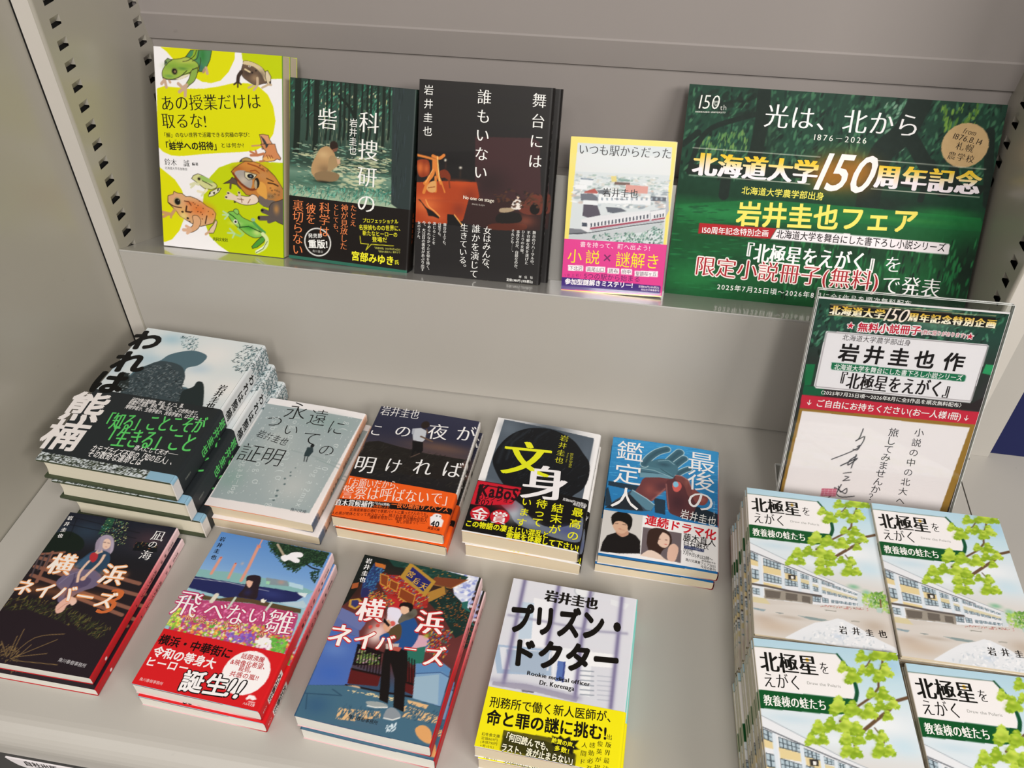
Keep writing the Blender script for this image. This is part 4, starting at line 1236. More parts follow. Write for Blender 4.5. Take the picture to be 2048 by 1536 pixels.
['h','博物学者か、生物学者か、民俗学者か、はたまた……',42.5,115.1,124.7,115.1,5.67,'f6f4f4','G'],
['h','奇人にして天才──',79.4,162.5,122.4,162.5,6.37,'f6f4f4','G'],
['h','カテゴライズ不能の「知の巨人」、',41.9,171.2,125.6,171.2,8.32,'f6f4f4','G'],
['h','その数奇な運命とは',42.4,177.8,95.7,177.8,8.71,'f6f4f4','G'],
]),
'eien':(106.0,149.0,[
['g',[[0,'f6f2f2'],[1,'f4ecea']]],
['p','a3b0b2',[-0.8,9.1,104.3,8.5,98.2,136.9,1.3,139.3],0],
['s','b4bcbc',55.2,85,44,30.3,0.8],
['s','8fa8a4',71.3,21.2,26.1,12.5,0.6],
['s','94a8a4',-2.8,78.5,16.8,11.8,0.6],
['s','8aa8a0',9.7,113.9,13.5,14.8,0.6],
['s','c4c8c6',70.7,111.3,21.4,21.5,0.8],
['s','c0c6c4',33.1,54.5,17,18.1,0.7],
['sl','98a6a6',2,0.6,[51.8,66.4,128.9,76.3]],
['sl','8a9a98',2,0.6,[-7.9,83.6,42.6,76.3]],
['sl','8ea09e',1.6,0.6,[79.3,72,104.9,77.8]],
['d',['d4dcdc','c8d0d0'],260,[2.4,12.8,103.2,12,96.9,130.3,4.2,135.1],2.6,0.7,90,30,2],
['p','2e3e42',[65.5,67.3,65.2,59.1,70.8,58.2,73,63.6,71.4,70.8,66.3,71],0],
['e','1c2022',69.2,56.2,2,2.4,0],
['l','22282a',0.9,[67.3,70.8,69.1,77.7],0],
['l','22282a',0.9,[70.3,71.1,71.5,77.6],0],
['e','5f7274',64.4,87.7,0.8,0.7,0],
['e','5f7274',62.2,93.9,0.9,0.9,0],
['e','5f7274',63.7,98.2,1,1,0],
['e','5f7274',59.9,102.8,1.1,1.1,0],
['e','5f7274',62.5,109.5,1.2,1.2,0],
['e','5f7274',59.2,118.4,1.3,1.2,0],
['e','5f7274',60.8,124.7,1.4,1.3,0],
['e','5f7274',60.4,129.7,1.5,1.4,0],
],[
['v','log a b－log',13.1,86.7,19.7,131.6,8.13,'cdd6d6','m',{'vr': 1}],
['v','log α－β',39.2,21.9,49.5,78.6,8.51,'cdd6d6','m',{'vr': 1}],
['v','lg(α－lg',49.5,78.6,61.1,138.3,9.42,'cdd6d6','m',{'vr': 1}],
['v','tg(－α)=0',92.7,7.9,92.7,84.3,8.47,'cdd6d6','m',{'vr': 1}],
['v','log α',26.6,83.7,36.7,118.9,9.53,'cdd6d6','m',{'vr': 1}],
['v','2a b lg',17.1,24.7,26.2,56.1,7.18,'cdd6d6','m',{'vr': 1}],
['v','log a 2max',85.8,82.3,85.8,132.6,6.17,'cdd6d6','m',{'vr': 1}],
['v','sin α cg',9.0,13.5,13.3,71.0,5.74,'cdd6d6','m',{'vr': 1}],
['h','永',23.0,13.7,46.1,12.2,25.79,'181818','l'],
['h','遠',50.0,17.8,69.5,16.5,23.63,'181818','l'],
['h','に',74.3,26.8,91.8,26.1,21.38,'181818','l'],
['h','つ',8.2,31.9,28.2,31.9,18.93,'181818','l'],
['h','い',31.6,40.5,48.0,39.3,16.43,'181818','l'],
['h','て',53.9,46.7,73.6,46.7,19.27,'181818','l'],
['h','の',76.7,58.9,96.5,57.4,16.36,'181818','l'],
['h','証明',2.4,78.6,48.4,78.6,24.09,'181818','l'],
['h','岩井圭也',9.1,51.3,43.6,57.8,10.5,'2c3032','g'],
['h','角川文庫',80.0,136.7,95.4,136.2,4.09,'28303a','m'],
]),
'yoru':(106.0,149.0,[
['g',[[0,'33344a'],[0.2,'2c2d42'],[0.33,'3a3644'],[0.42,'6a4e44'],[0.46,'2a2624'],[0.6,'201e20'],[1,'181718']]],
['s','8a6248',76,45.2,36.5,7.7,0.6],
['s','2c2d42',10.1,22.3,28.9,16.5,0.5],
['p','221e1c',[0.8,53.1,12.6,48.6,34.3,52,64.4,55.5,104.4,54.8,86.6,84.9,2.4,87.7],0],
['d',['2e2c28','141414','3a3630','282624'],240,[0.9,49,107.1,54.3,106.4,91.7,-0.5,95.8],8,0.8,40,50,2],
['p','c8ccd4',[41,25.2,49.1,22.5,55.9,25.2,57.7,37,56,41.4,46.2,40.5],0],
['p','b4b8c4',[41.3,26.2,43.8,24.6,44.9,33.6,42.3,32.2],0],
['e','2a201c',52.4,17.2,4.3,5.3,0],
['l','6a5244',2,[52.5,34.1,65.4,38.4],0],
['l','6a5244',1.5,[55.3,23.2,58.3,28.8],0],
['p','141214',[45.8,41.6,56.7,41.3,59.9,52.5,57.4,58.9,52.4,54.1,51.8,62,51.5,66,48.5,51],0],
['l','5a4a42',1.3,[57.5,56.9,50.7,63.2],0],
],[
['h','岩井圭也',2.1,5.9,42.5,4.5,13.95,'eceaea','m'],
['h','こ',-0.2,34.6,12.8,34.6,17.03,'f6f4f4','m'],
['h','の',24.5,30.7,41.4,30.7,16.95,'f6f4f4','m'],
['h','夜',57.6,25.2,77.5,23.1,22.13,'f6f4f4','m'],
['h','が',86.2,21.3,105.2,19.3,22.04,'f6f4f4','m'],
['h','明',-0.1,82.5,20.3,81.1,22.43,'f6f4f4','m'],
['h','け',29.3,77.8,45.7,77.8,20.09,'f6f4f4','m'],
['h','れ',56.7,74.0,75.0,73.4,21.84,'f6f4f4','m'],
['h','ば',84.9,70.4,103.8,69.8,22.09,'f6f4f4','m'],
]),
'yoru_band':(106.0,149.0,[
['g',[[0,'f4601c'],[1,'f4601c']]],
['p','161010',[0.4,127.8,108.7,116.8,107.1,123.9,0.6,135.9],0],
['p','f8f4f4',[88.9,131.1,91.6,128.9,97.2,129.4,102,132.6,102,140.1,91.5,140.6],0],
['e','f8f4f4',95,129,4.2,3,0],
['e','181414',94.6,128.8,0.6,0.7,0],
['e','181414',97.7,128.8,0.6,0.7,0],
],[
['h','「お願いだから、',-2.0,107.5,54.7,100.4,11.07,'fbe8dc','m'],
['h','警察は呼ばないで」',0.2,119.3,106.0,106.4,16.32,'fbe8dc','m'],
['h','直木賞候補作',-1.5,132.7,34.2,128.4,7.87,'f6f4f4','M'],
['h','『われは熊楠』',33.4,126.8,50.2,125.4,3.41,'f6f4f4','G'],
['h','の著者による、',34.5,130.1,51.1,128.3,3.05,'f06828','G'],
['h','一夜の極限サスペンス',50.0,124.7,103.1,118.8,7.78,'f47030','M'],
['h','北海道東端の港町で季節バイトに集った7人のうち、',14.3,138.4,88.2,128.7,4.02,'5a1408','G'],
['h','1人の男が死体となって見つかった。残された者のほとんどが',-1.9,145.9,87.3,132.6,3.99,'5a1408','G'],
['h','通報を拒否し、宿舎では熾烈な犯人',35.3,143.2,87.6,136.0,3.96,'5a1408','G'],
['h','探しが始まって──',60.6,143.3,86.6,139.5,3.59,'5a1408','G'],
['h','40',91.9,138.4,99.4,137.8,6.51,'100c0c','B'],
['h','双葉文庫',90.1,143.7,101.3,143.7,3.22,'5a1408','M'],
]),
'bunshin':(106.0,149.0,[
['g',[[0,'f6f4f4'],[1,'f6f4f4']]],
['p','55606c',[6.7,1.4,99.6,6.8,100.1,88.5,6.9,91.6,6.4,54.3],0],
['s','6c7884',14.3,12.6,11.4,12.1,0.7],
['s','3c4650',53.3,3.9,28.6,12.1,0.8],
['s','66727e',95.4,34.4,5.5,22.6,0.6],
['p','14161a',[15.4,75,7.3,58,9.8,37.9,18.8,19.9,33.8,8.3,53.5,4.9,68.6,8.7,81.3,16,91.8,29.4,99.9,41.1,101.8,59.4,98.7,74.7,89.9,87.3,84.5,102.4,59,108.1,39.1,102.1,25.1,87.5],1],
['sl','2c343c',4,0.5,[23.9,16.7,14.3,38.9,13.5,60.4]],
['sl','343e48',3,0.5,[34.4,11.2,21.2,31.4,20.7,55]],
['sl','2a323a',3,0.5,[53.9,6.9,44.4,18.2,40,39.1]],
['d',['0c0e12','20262c','2a3138','14181c'],260,[13,33.2,34.2,10.2,68.3,6.7,92.7,35,99.7,63.6,82.8,92.4,30.3,86.3],8,0.5,60,25,2],
['s','8c949c',9.1,89.3,9.4,5.3,0.5],
],[
['v','岩井圭也',70.7,10.4,70.7,49.0,8.37,'d8d42c','m'],
['v','BUN-SHIN',81.4,32.7,82.5,51.6,3.03,'b8b434','g',{'vr': 1}],
['v','Keiya Iwai',77.9,33.4,77.9,46.1,1.66,'b8b434','g',{'vr': 1}],
['h','文',17.2,51.9,63.4,47.7,44.89,('f0f028','e8ec20'),'M'],
['h','身',41.2,78.4,87.7,73.5,42.49,'f6f2f4','M'],
['h','定価858円(10%税込)',82.4,92.0,105.2,93.5,3.4,'f6f4f4','G'],
['h','祥伝社文庫',92.6,95.4,104.4,96.6,3.37,'f6f4f4','G'],
]),
'bunshin_band':(106.0,149.0,[
['g',[[0,'131112'],[1,'131112']]],
['p','6c7484',[22.5,105.8,41.7,101.6,52.7,116.3,67.8,126.3,83.3,126.2,99.8,115.9,103.8,108.3,105.9,130.9,100.8,138.5,77.6,137.2,47.8,130.8,37.6,119.7],1],
['s','c4c8d0',41.4,118.8,7.8,11.6,0.8],
['s','a8b0bc',57.2,125.4,10.3,4.9,0.6],
['s','4c548c',93.8,127.1,15.3,6.4,0.8],
['p','131112',[39.7,98.5,107.4,97.3,102,105.3,82.8,123,66.9,121.6,51.8,111.4],1],
['p','d01c30',[0.4,87.6,42.2,87.6,41.9,90.9,35.5,109.9,12.7,115.8,5,117,0.2,116.9],0],
['s','d01c30',30.4,111,11.8,6.7,0.6],
['e','cc1c2c',11.5,126,9,8.6,0],
['e','cc1c2c',30,126.1,9,8.5,0],
['p','131112',[3.1,91.7,42.8,90.7,42.9,91.1,7.2,98.7,6.8,116.3,4.3,116.5,2.5,93.4],0],
['p','d01c30',[5.1,92.8,42.5,92.6,38,109.3,7.3,115.8],0],
],[
['h','KaBoS',5.0,98.4,41.0,96.8,14.18,'2a0c14','B'],
['h','コレクション',4.5,106.3,39.5,104.9,6.82,'2a0c14','G'],
['h','2021',5.2,112.5,20.1,113.0,6.76,'2a0c14','G'],
['h','金',4.3,127.1,19.0,126.4,14.49,'f6f4f4','M'],
['h','賞',22.9,127.3,37.5,126.8,13.72,'f6f4f4','M'],
['v','最高の',98.2,99.1,98.2,136.6,10.25,'f0ec18','G'],
['v','結末が',79.2,98.8,81.5,133.9,10.56,'f0ec18','G'],
['v','待って',64.4,97.4,64.4,129.6,10.36,'f0ec18','G'],
['v','います',50.4,98.9,50.4,132.6,9.32,'f0ec18','G'],
['h','この物語の凄まじい混乱と',1.3,139.5,77.4,136.5,7.33,'f0ec18','B',{'o': ('14140c',0.5)}],
['h','衝撃を体験して下さい!',40.2,143.9,105.3,143.9,7.78,'f0ec18','B'],
]),
'kantei':(106.0,149.0,[
['g',[[0,'3f9ad4'],[0.3,'2f86c0'],[1,'1f6cab']]],
['d',['4aa8e0','3488c4','5ab4e6','2c7cb8'],340,[-0.1,-1.1,105.4,1.7,105.6,95.1,1.6,81.6],13,0.9,6,5,1],
['p','243848',[0.6,60,32.4,61.3,31.8,68.7,1.1,65.8],0],
['p','243848',[-0.6,70.5,1.3,67.9,7.9,91.7,0.4,91.7],0],
['p','243848',[45,73.4,55.8,74.2,56.6,92.1,47.1,91.2],0],
['p','1f2c38',[81.3,75,106.6,81.3,106.6,94.9,77.6,93.6],0],
['p','703e40',[27.1,71,31.1,58.6,33.9,50.7,43.4,44.4,54.4,46.1,63.2,46.6,59.3,57.7,51.1,66.5,46.1,73.2,43.7,77.9,36.6,76.4],1],
['s','9a544c',40.2,64.2,5.4,7.2,0.7],
['s','4a2e38',52.8,57.4,6.6,5.8,0.6],
['s','a8645a',49,66.9,4.3,2.9,0.5],
['sl','b87870',2,0.6,[43.6,76.5,49.1,69,55.1,59.9]],
['p','3c4c5c',[0.7,94.2,9.3,83,24.1,67.3,36.7,77.8,45.5,81.7,43.9,89.7,33.5,92.4],0],
['p','5a8498',[24.2,67.5,38.8,76,46.1,82.3,43.3,89.8,38.5,89.3,31.7,83,22.4,73.3],0],
['p','232a32',[0.7,94.2,7.4,86.2,22.4,73.3,32.9,84.1,36.5,91.1],0],
['l','b8d8e4',0.8,[24.4,67.5,38.8,76,46,81.9],0],
['p','4c7486',[28.6,38.9,32.6,31.2,40.1,26.4,51.3,26.9,58.1,29.5,65,37.3,63.7,46.2,52.2,46,39.1,47,30.5,49.8],1],
['p','6c98aa',[29.7,44,43.2,42.2,58.6,42.3,63.7,46.2,47.9,46.8,30.5,50.1],0],
['p','54808f',[29.7,37.9,38.6,39.3,51.9,39.8,62.6,45.2,58.3,35.5,47.1,33.1,36.1,33.7],0],
['l','a8ccd8',0.6,[29.7,37.9,43,38.4,63.1,45.1],0],
['l','2c4654',0.7,[42.5,30.1,51.8,36.8,63.1,44.4],0],
['l','2c4654',0.6,[29.9,41.7,47.6,42.1],0],
['l','c4e2ea',9.1,[33.5,31.8,37.6,22.5,45,13.3,53.9,7.7],1],
['l','4a7484',7.6,[33.5,31.8,37.6,22.5,45,13.3,53.9,7.7],1],
['sl','2c4a5a',6.08,0.6,[33.5,31.8,37.6,22.5,45,13.3,53.9,7.7]],
['l','c4e2ea',9.9,[55.7,26.1,60.9,18.1,66.8,9.4],1],
['l','4a7484',8.4,[55.7,26.1,60.9,18.1,66.8,9.4],1],
['sl','2c4a5a',6.720000000000001,0.6,[55.7,26.1,60.9,18.1,66.8,9.4]],
['l','c4e2ea',8.9,[61.9,29.5,67.8,21.5,71.5,17],1],
['l','4a7484',7.4,[61.9,29.5,67.8,21.5,71.5,17],1],
['sl','2c4a5a',5.920000000000001,0.6,[61.9,29.5,67.8,21.5,71.5,17]],
['l','c4e2ea',7.3,[66.2,38.6,71.5,33.3,76.7,29.6],1],
['l','4a7484',5.8,[66.2,38.6,71.5,33.3,76.7,29.6],1],
['sl','2c4a5a',4.64,0.6,[66.2,38.6,71.5,33.3,76.7,29.6]],
['p','4a7484',[38,28.7,46.6,22.4,57.7,21.8,65.8,29.5,64,40.5,51.7,35.3,38.3,34],1],
['s','2f4c5c',52.5,29,6.7,3,0.7],
['l','a8ccd8',0.5,[46.7,25.1,56.6,22.3,62.4,27.1],0],
['p','5c3438',[55.3,54,57.8,47.6,62,45.3,64.6,40.4,69.5,40.9,75.1,44.4,79.1,52.4,83,59,85.3,65.7,84.5,77.2,81.6,87.4,77.6,93,67.1,91.5,59.6,87.4,56.7,71.1],1],
['p','7a4644',[64.6,41.1,69.5,40.9,76.2,44.9,79.7,55.2,81.1,66.5,76.8,64.5,73.2,53.6,68.7,48.5,64.3,46.4],1],
['p','8a4a46',[80.8,55,87.3,58.2,94.8,61.8,95.4,67.4,91.8,73,85.5,72.8,81.6,66.4],1],
['s','b86a60',90.6,66.1,3.2,3.7,0.7],
['s','a06058',75.2,47.3,2.2,5.9,0.6],
['s','40262e',67.5,74.8,7.5,11.2,0.8],
['sl','c88880',1.4,0.7,[64.6,40.8,70.6,40.7,76.7,44.8,80.3,55.1]],
['sl','c88880',1.2,0.6,[55.7,54,57.7,70.9,59.4,84.7]],
['p','d8645e',[61.5,52.9,64.4,49.1,68.7,49.3,70.5,54.8,67.5,61.2,63.2,61],1],
['e','86c4e0',64.7,52.5,2.6,3.8,0],
],[
['v','鑑定人',18.4,4.0,18.4,92.1,26.32,'f6f4f4','g'],
['v','最後の',88.7,4.8,88.7,81.3,25.97,'f6f4f4','g'],
['h','岩井圭也',70.6,87.8,103.3,91.2,11.68,'f0f0ee','g'],
['v','KEIYA IWAI',101.4,66.6,101.4,85.3,1.49,'c8d8e4','g',{'vr': 1}],
]),
'kantei_band':(106.0,149.0,[
['g',[[0,'f4f2f2'],[1,'f4f2f2']]],
['p','d4d0cc',[-0.4,94.4,36.2,93.9,36.8,140.6,0.2,145.6],0],
['p','1a1616',[1.5,143.4,2.6,134.3,5.9,125.9,13.8,121.1,23.9,118.5,31.3,121.1,35.8,126.7,36.8,140.8,17.9,144.2,1.7,144.9],0],
['p','c89880',[14,117.7,23.2,116.7,24.7,121.7,19.3,125.3,13.8,121.7],1],
['p','dab094',[8.9,108,13.4,105.1,21.8,105.5,24.7,109,24.2,115.8,20,121.2,14.8,120.9,10.7,116.4],1],
['p','15110f',[7.9,102.7,12.7,97,20,96,26.1,100.6,27.3,108.5,25.3,116.9,23.6,115.2,22.8,110.7,17.8,107.6,12.1,108.7,9.9,113.2,8.3,109.4],1],
['s','c89078',19.7,117.3,1.9,0.7,0.6],
['l','3a2822',0.5,[12,111.2,14.4,110.7],0],
['l','3a2822',0.5,[18.6,110.9,21.7,110.9],0],
['s','b05a50',16.7,116.6,1.5,0.5,0.8],
['p','6c6064',[37.3,110.4,72.4,110.9,72.5,144.1,37.4,142.4],0],
['p','3a2620',[43.2,112.9,49.1,109.1,57.4,109.5,62.3,113.9,63.9,121.4,62.3,126.9,56.5,133.1,52.9,141.3,46.9,141.2,42.2,130.7,41.6,120.4],1],
['p','e6c4b0',[50.1,116.2,55.6,113.2,60.8,116.1,62.1,121.8,60.4,128.5,56.4,130.5,52.2,127.5,49.8,121.5],1],
['p','e8d0c0',[37.9,141.6,44.5,135.3,52.7,137.6,59,142.7,65.1,144,53.1,143.8,37.8,142.9],1],
['p','e0b8a4',[60.6,133.6,62.3,126.9,66.3,124.2,70,128,69.7,134.4,67.1,143.6,61,142.3],1],
['s','5a3430',52.7,121.6,1.2,0.6,0.9],
['s','5a3430',58.8,121.3,1.2,0.6,0.9],
['s','c04848',58.7,126.3,1.4,0.6,0.9],
['p','3a2620',[49.9,113.6,55.5,111.9,52.7,118.3,51.1,126.4,49.4,122.9],1],
['p','1c2c5c',[74.9,124.2,92.6,124.4,92.6,127.8,74.7,127.7],0],
],[
['h','連続ドラマ化',39.1,101.2,103.3,106.8,11.67,'d01c2c','B'],
['h','藤木直人',73.9,114.3,103.1,115.3,8.8,'141212','G'],
['h','白石麻衣',74.1,120.8,96.8,121.4,6.91,'141212','G'],
['h','フジテレビ系列にて',75.7,126.0,92.1,126.0,1.78,'d0d8f0','g'],
['h','2025年',74.3,128.7,83.1,128.7,2.78,'202020','G'],
['h','7月9日(水)22時～',74.4,132.0,100.7,134.6,4.5,'202020','G'],
['h','放送開始予定',90.8,137.3,103.2,138.3,1.98,'202020','G'],
['h','角川文庫夏フェア2025',76.7,139.3,103.2,141.5,3.2,'1c1818','G'],
['h','今月の新刊',90.1,144.2,103.2,145.2,3.42,'1c1818','G'],
]),
'nagi':(106.0,151.0,[
['g',[[0,'1a1e2c'],[0.2,'22242e'],[0.28,'1c1c22'],[0.5,'241c20'],[1,'241c22']]],
['s','30465a',27,17.9,19,12.7,0.7],
['s','5a3c44',87.8,17.2,18.8,12.2,0.6],
['s','2c3c4c',1.7,24.4,9.5,12.7,0.6],
['p','14201a',[-1.2,44.7,-1.9,27.1,11.5,20.7,29.2,27.6,32.3,38.8,15.1,43.8],1],
['p','10141a',[76.4,21.2,95.8,19.7,100.3,28.7,78,30.7],0],
['d',['6a9a60','c8d088','4c7a50','e8e0a0','2c5a40'],190,[39.5,0.3,57.9,-0.8,68.1,24.6,60.4,29,37.4,18.1,40.5,11.5],1.2,1,80,60,2],
['p','24503c',[37.4,-0.3,44.3,-0.5,46.8,10.4,38.4,19.9],0],
['d',['c8d890','88b070','58a0a0'],60,[35.3,2.1,58.4,0.1,61.3,11.9,40,19.7],1.2,1,80,60,3],
['d',['e0b060','60a080','b05050'],30,[75.9,20.3,96.7,21.5,99,26,76.2,27.1],0.9,0.7,0,60,5],
['l','0c0c12',0.5,[2.1,4.9,74.7,11.5],0],
['l','0c0c12',0.5,[-1.8,12.9,74.5,17.6],0],
['l','0c0c12',0.5,[10.1,6.6,15,28.1],0],
['l','8a5c4c',3.6,[0.1,52.2,52.3,56.2,101.2,62.2],0],
['l','8a5c4c',3.4,[2.4,61.2,56,68.4,105.3,73.1],0],
['l','8a5c4c',3.4,[4.7,70.1,57.2,78.9,104.3,86.4],0],
['l','8a5c4c',3.2,[55.7,84.5,102,93.6],0],
['l','8a5c4c',3,[9,44.8,13.2,75.9],0],
['l','8a5c4c',2.4,[19.6,43,0.9,48.2],0],
['l','54484c',1.4,[-0.6,48.5,5.7,71.8],0],
['l','54484c',1.4,[4,47.7,7.5,64.1],0],
['l','54484c',1.4,[8.5,46.9,11.4,59.6],0],
['d',['3a4426','5a5a30','2c3420','7a6a38','4a4a2a','241c1c'],420,[0.6,94.2,25.2,89.9,55.5,95,100.1,107.4,93.9,118.3,64.5,110.3,14.4,105.7,0.9,104.6],6,0.9,70,45,4],
['p','251b22',[0.1,108.2,20.1,102.1,51.9,107.5,93.9,118.3,104.7,121.2,106.1,150.5,105,153.6,19,150.4,-2.4,118.7],0],
['l','8a7048',0.6,[33.6,144.8,29.7,119.7],1],
['l','8a7048',0.6,[33.6,144.8,42.8,125.6,64.6,118.2],1],
['l','8a7048',0.6,[36.3,144.3,60.6,136.9],1],
['l','8a7048',0.6,[31.3,143.6,27.9,126.6],1],
['l','8a7048',0.6,[34.5,146.2,61.8,123.9],1],
['l','8a7048',0.6,[30.8,145.3,18.2,133.2],1],
['l','8a7048',0.6,[38.1,147.1,74.3,144.6],1],
['l','8a7048',0.6,[39,143.8,43.7,131.9],1],
['d',['6a5a38','8a7048'],60,[17.8,134.9,36.3,134.8,41.7,148,27.2,149],5,0.6,60,50,6],
['p','6f6480',[36.5,57.4,44.3,56.6,55.7,56.5,62.9,58.9,67.6,64.5,64.7,72.3,57.8,77.1,52.8,82.4,50.1,89.9,44.7,91.7,40.7,88.9,38.8,80.4,32.2,76.2,29.9,71.2,33.4,63.2],1],
['p','554a68',[44.2,65,57.1,64.5,57.9,71.7,49,78.6,48.4,85.8,44.6,84.7,43.2,74.3],1],
['l','3c3450',0.5,[40.8,61.9,44.2,70.5,45.5,86.3],0],
['l','8a80a0',0.6,[33.4,74.2,37.3,64.4,45.3,58.3],0],
['p','9c90a4',[44.7,35.6,41.5,28.4,42,21.7,46.5,18.5,52.8,19.8,57.1,24.6,59.8,31,60.7,35.7,55.6,38.5,50.5,41.4,46.2,42.5],1],
['p','2c4660',[38.4,46.4,42.4,38.9,47.3,35.7,53.8,35.4,58.9,37,63.8,43.8,65.7,53.8,65,59.8,55.3,55.6,46.1,56.9,36.6,56.1,35.3,49.8],1],
['p','3c5a78',[39.9,46.1,44.5,39.5,47.4,47.6,43.3,54.9,37.6,55],1],
['p','b8303a',[43.5,40.3,48.5,37.9,51.7,44,50.4,48.6,45.9,46.4],1],
['p','e8c0a8',[47,35.2,49.9,32.8,53.1,37,49.5,39.6,46.4,38.6],0],
['p','efccb8',[45.6,25.1,46.3,21.8,51.2,22.1,55,26.6,56.1,31.1,53.8,33.8,49.8,31.8],1],
['p','a89cb0',[45.4,28.7,43.1,22.1,46.5,18.5,53,20.2,56.7,24.7,54.6,24.7,50,22.3,47.5,23.9,48.1,28.2,50.9,35.5,48.5,37.9,46.5,32.4],1],
['p','b4a8bc',[53.8,23.2,57.5,25.5,61,33.7,60.2,37.7,57.4,31.4],1],
['l','4a2c34',0.55,[48.3,26.6,50.1,26.6],0],
['l','4a2c34',0.55,[52,26.7,53.9,27],0],
['l','c06a60',0.5,[52.1,31,53.5,31.1],0],
['l','ecc6ae',2.6,[56.1,40,56.2,48,53.2,57.8,51.2,65.2],1],
['l','ecc6ae',2.3,[46.1,48.2,44.8,54.7,44.5,61.2,47.6,69.5],1],
['e','e4b89e',50.8,65.6,2.3,2.5,0],
['p','eab8a6',[45.6,100.2,43.3,95.4,44.5,90,47.5,85.6,52.1,84.4,55.1,89,51.9,93,51.8,98.2,48.9,101.3],1],
['l','c08878',0.5,[46.4,98.3,49.3,92.6,53.9,88.3],0],
['p','f0c8b8',[47.7,85.9,54.2,84.8,58,88.5,56.2,92.3,52.7,90.3],1],
['sl','e88848',7,0.35,[15.9,58.9,37.8,56.8]],
['sl','e88848',9,0.3,[4.6,82.9,84.2,81.3]],
['sl','e88848',7,0.35,[64.6,57.7,84.9,56]],
],[
['h','横',13.8,55.5,37.8,54.0,21.41,'fbf2ea','M',{'o': ('f0a060',0.55)}],
['h','浜',63.9,57.8,88.1,56.5,20.66,'fbf2ea','M',{'o': ('f0a060',0.55)}],
['h','ネイバーズ',-1.8,82.4,89.1,82.4,16.03,'fbf2ea','M',{'o': ('f0a060',0.55)}],
['h','3',78.8,83.1,105.0,81.1,25.33,'d06c38','m',{'sh': 0.2}],
['v','岩井圭也',3.4,4.1,6.3,29.2,4.76,'f6f4f4','M'],
['h','凪',87.3,11.4,99.3,11.4,11.51,'f6f4f4','m'],
['h','の',88.6,21.4,97.3,21.0,8.08,'f6f4f4','m'],
['h','海',86.9,33.3,98.5,33.3,10.28,'f6f4f4','m'],
['h','角川春樹事務所',72.8,140.1,97.2,141.7,3.57,'c8c4c8','g'],
]),
'tobe':(106.0,151.0,[
['g',[[0,'5c8ed0'],[0.2,'78a4da'],[0.34,'9cc0e0'],[0.4,'9ac4d0'],[1,'9ac4d0']]],
['p','88b8b8',[-11.4,41.8,9.5,40.8,29.6,38.1,60.3,37.7,80.8,36.7,105,41.2,100.6,45.8,80.8,45.8,-7.3,55.7],0],
['p','6a98a0',[-6,49,-2.8,48.8,-2.4,51,-5.6,51.1],0],
['p','6a98a0',[2.9,48.6,6.1,48.5,6.4,50.6,3.2,50.8],0],
['p','6a98a0',[11.7,48.3,14.9,48.1,15.2,50.3,12,50.4],0],
['p','6a98a0',[20.6,48,23.7,47.8,24,49.9,20.8,50.1],0],
['p','6a98a0',[29.3,47.6,32.5,47.5,32.7,49.6,29.6,49.8],0],
['p','6a98a0',[38.1,47.3,41.3,47.1,41.5,49.3,38.3,49.4],0],
['p','6a98a0',[46.8,47,50,46.8,50.2,48.9,47,49.1],0],
['p','6a98a0',[55.5,46.6,58.7,46.5,58.8,48.6,55.7,48.8],0],
['p','6a98a0',[64.2,46.3,67.3,46.1,67.5,48.3,64.4,48.4],0],
['p','8898a0',[59.9,36.9,79,36.2,82.6,40.9,62.9,43.5],0],
['p','b8d8e8',[80.8,36.7,93.9,37.4,95.6,41.5,82.6,40.9],0],
['s','c89888',74.4,38.6,3,2.2,0.7],
['p','a0d8b0',[61.4,40.2,64.9,39.9,65.5,42.9,62.4,43.2],0],
['p','252a5c',[-13,49.6,13.5,48.5,45.4,47.5,68.8,45.8,92.3,45,99.5,46.9,94.3,53.4,81.9,57.5,45.2,63.6,-4.6,60.6],0],
['l','c8ccd8',0.5,[-10.9,52,29.9,48.7,67.9,49.2],0],
['s','3a4484',71.4,51.5,11.8,4.4,0.6],
['p','b8d0dc',[81.9,57.5,96.1,53.9,99.7,51.3,104.6,55.5,103.4,58.4,90.3,58.7],0],
['p','dce8ec',[91.6,45.2,100.6,44,100.2,48.6,94.8,47.1],0],
['l','e09c88',2.8,[40.4,44.5,40.5,30.1,39.3,8.1],0],
['l','e09c88',1.2,[39.7,7.1,39.6,-0.4],0],
['p','e08870',[36.5,5.3,38.7,6.8,40.2,5.5,42.2,9,39.4,9.1],0],
['l','e09c88',2.6,[12.2,43.5,12.6,26.4],0],
['l','e09c88',2.4,[28.6,44.4,27.9,29.6],0],
['s','c8b4b0',33.6,28,1.7,1.9,0.7],
['e','c04838',27.8,29.1,0.7,0.7,0],
['e','c04838',12.6,26.3,0.7,0.7,0],
['d',['24402c','1c3024','2c4c30','34563a'],600,[47.3,-0.1,103.3,0.5,102.8,17.8,96.5,16.4,89.9,16,82.7,26.1,73.9,26.3,67.2,20.2,60.4,16,51.2,10.3],3,1.4,20,80,3],
['p','1f3626',[49.8,-0.2,103.1,1,102.9,14,89.9,14.1,81.3,22.7,73.1,22.7,65.6,16.8,54.2,9.7],0],
['d',['2c4c32','3c6040','182820'],360,[48.3,0.2,103.3,0.5,102.1,16.1,89.9,16,80.5,24.8,73.1,24.5,55.4,12.3],2.6,1.2,20,80,4],
['d',['24402c','1c3024'],90,[94.6,23.5,102,18,103.4,33.4,97,29.4],2.6,1.3,20,80,5],
['d',['24402c','2c4830'],40,[44.1,2.1,49.8,-0.2,52.6,6.1,46.1,4.6],2.2,1,10,80,6],
['l','141c18',1.3,[88.4,16.4,94.3,18.8,100.2,19.4],1],
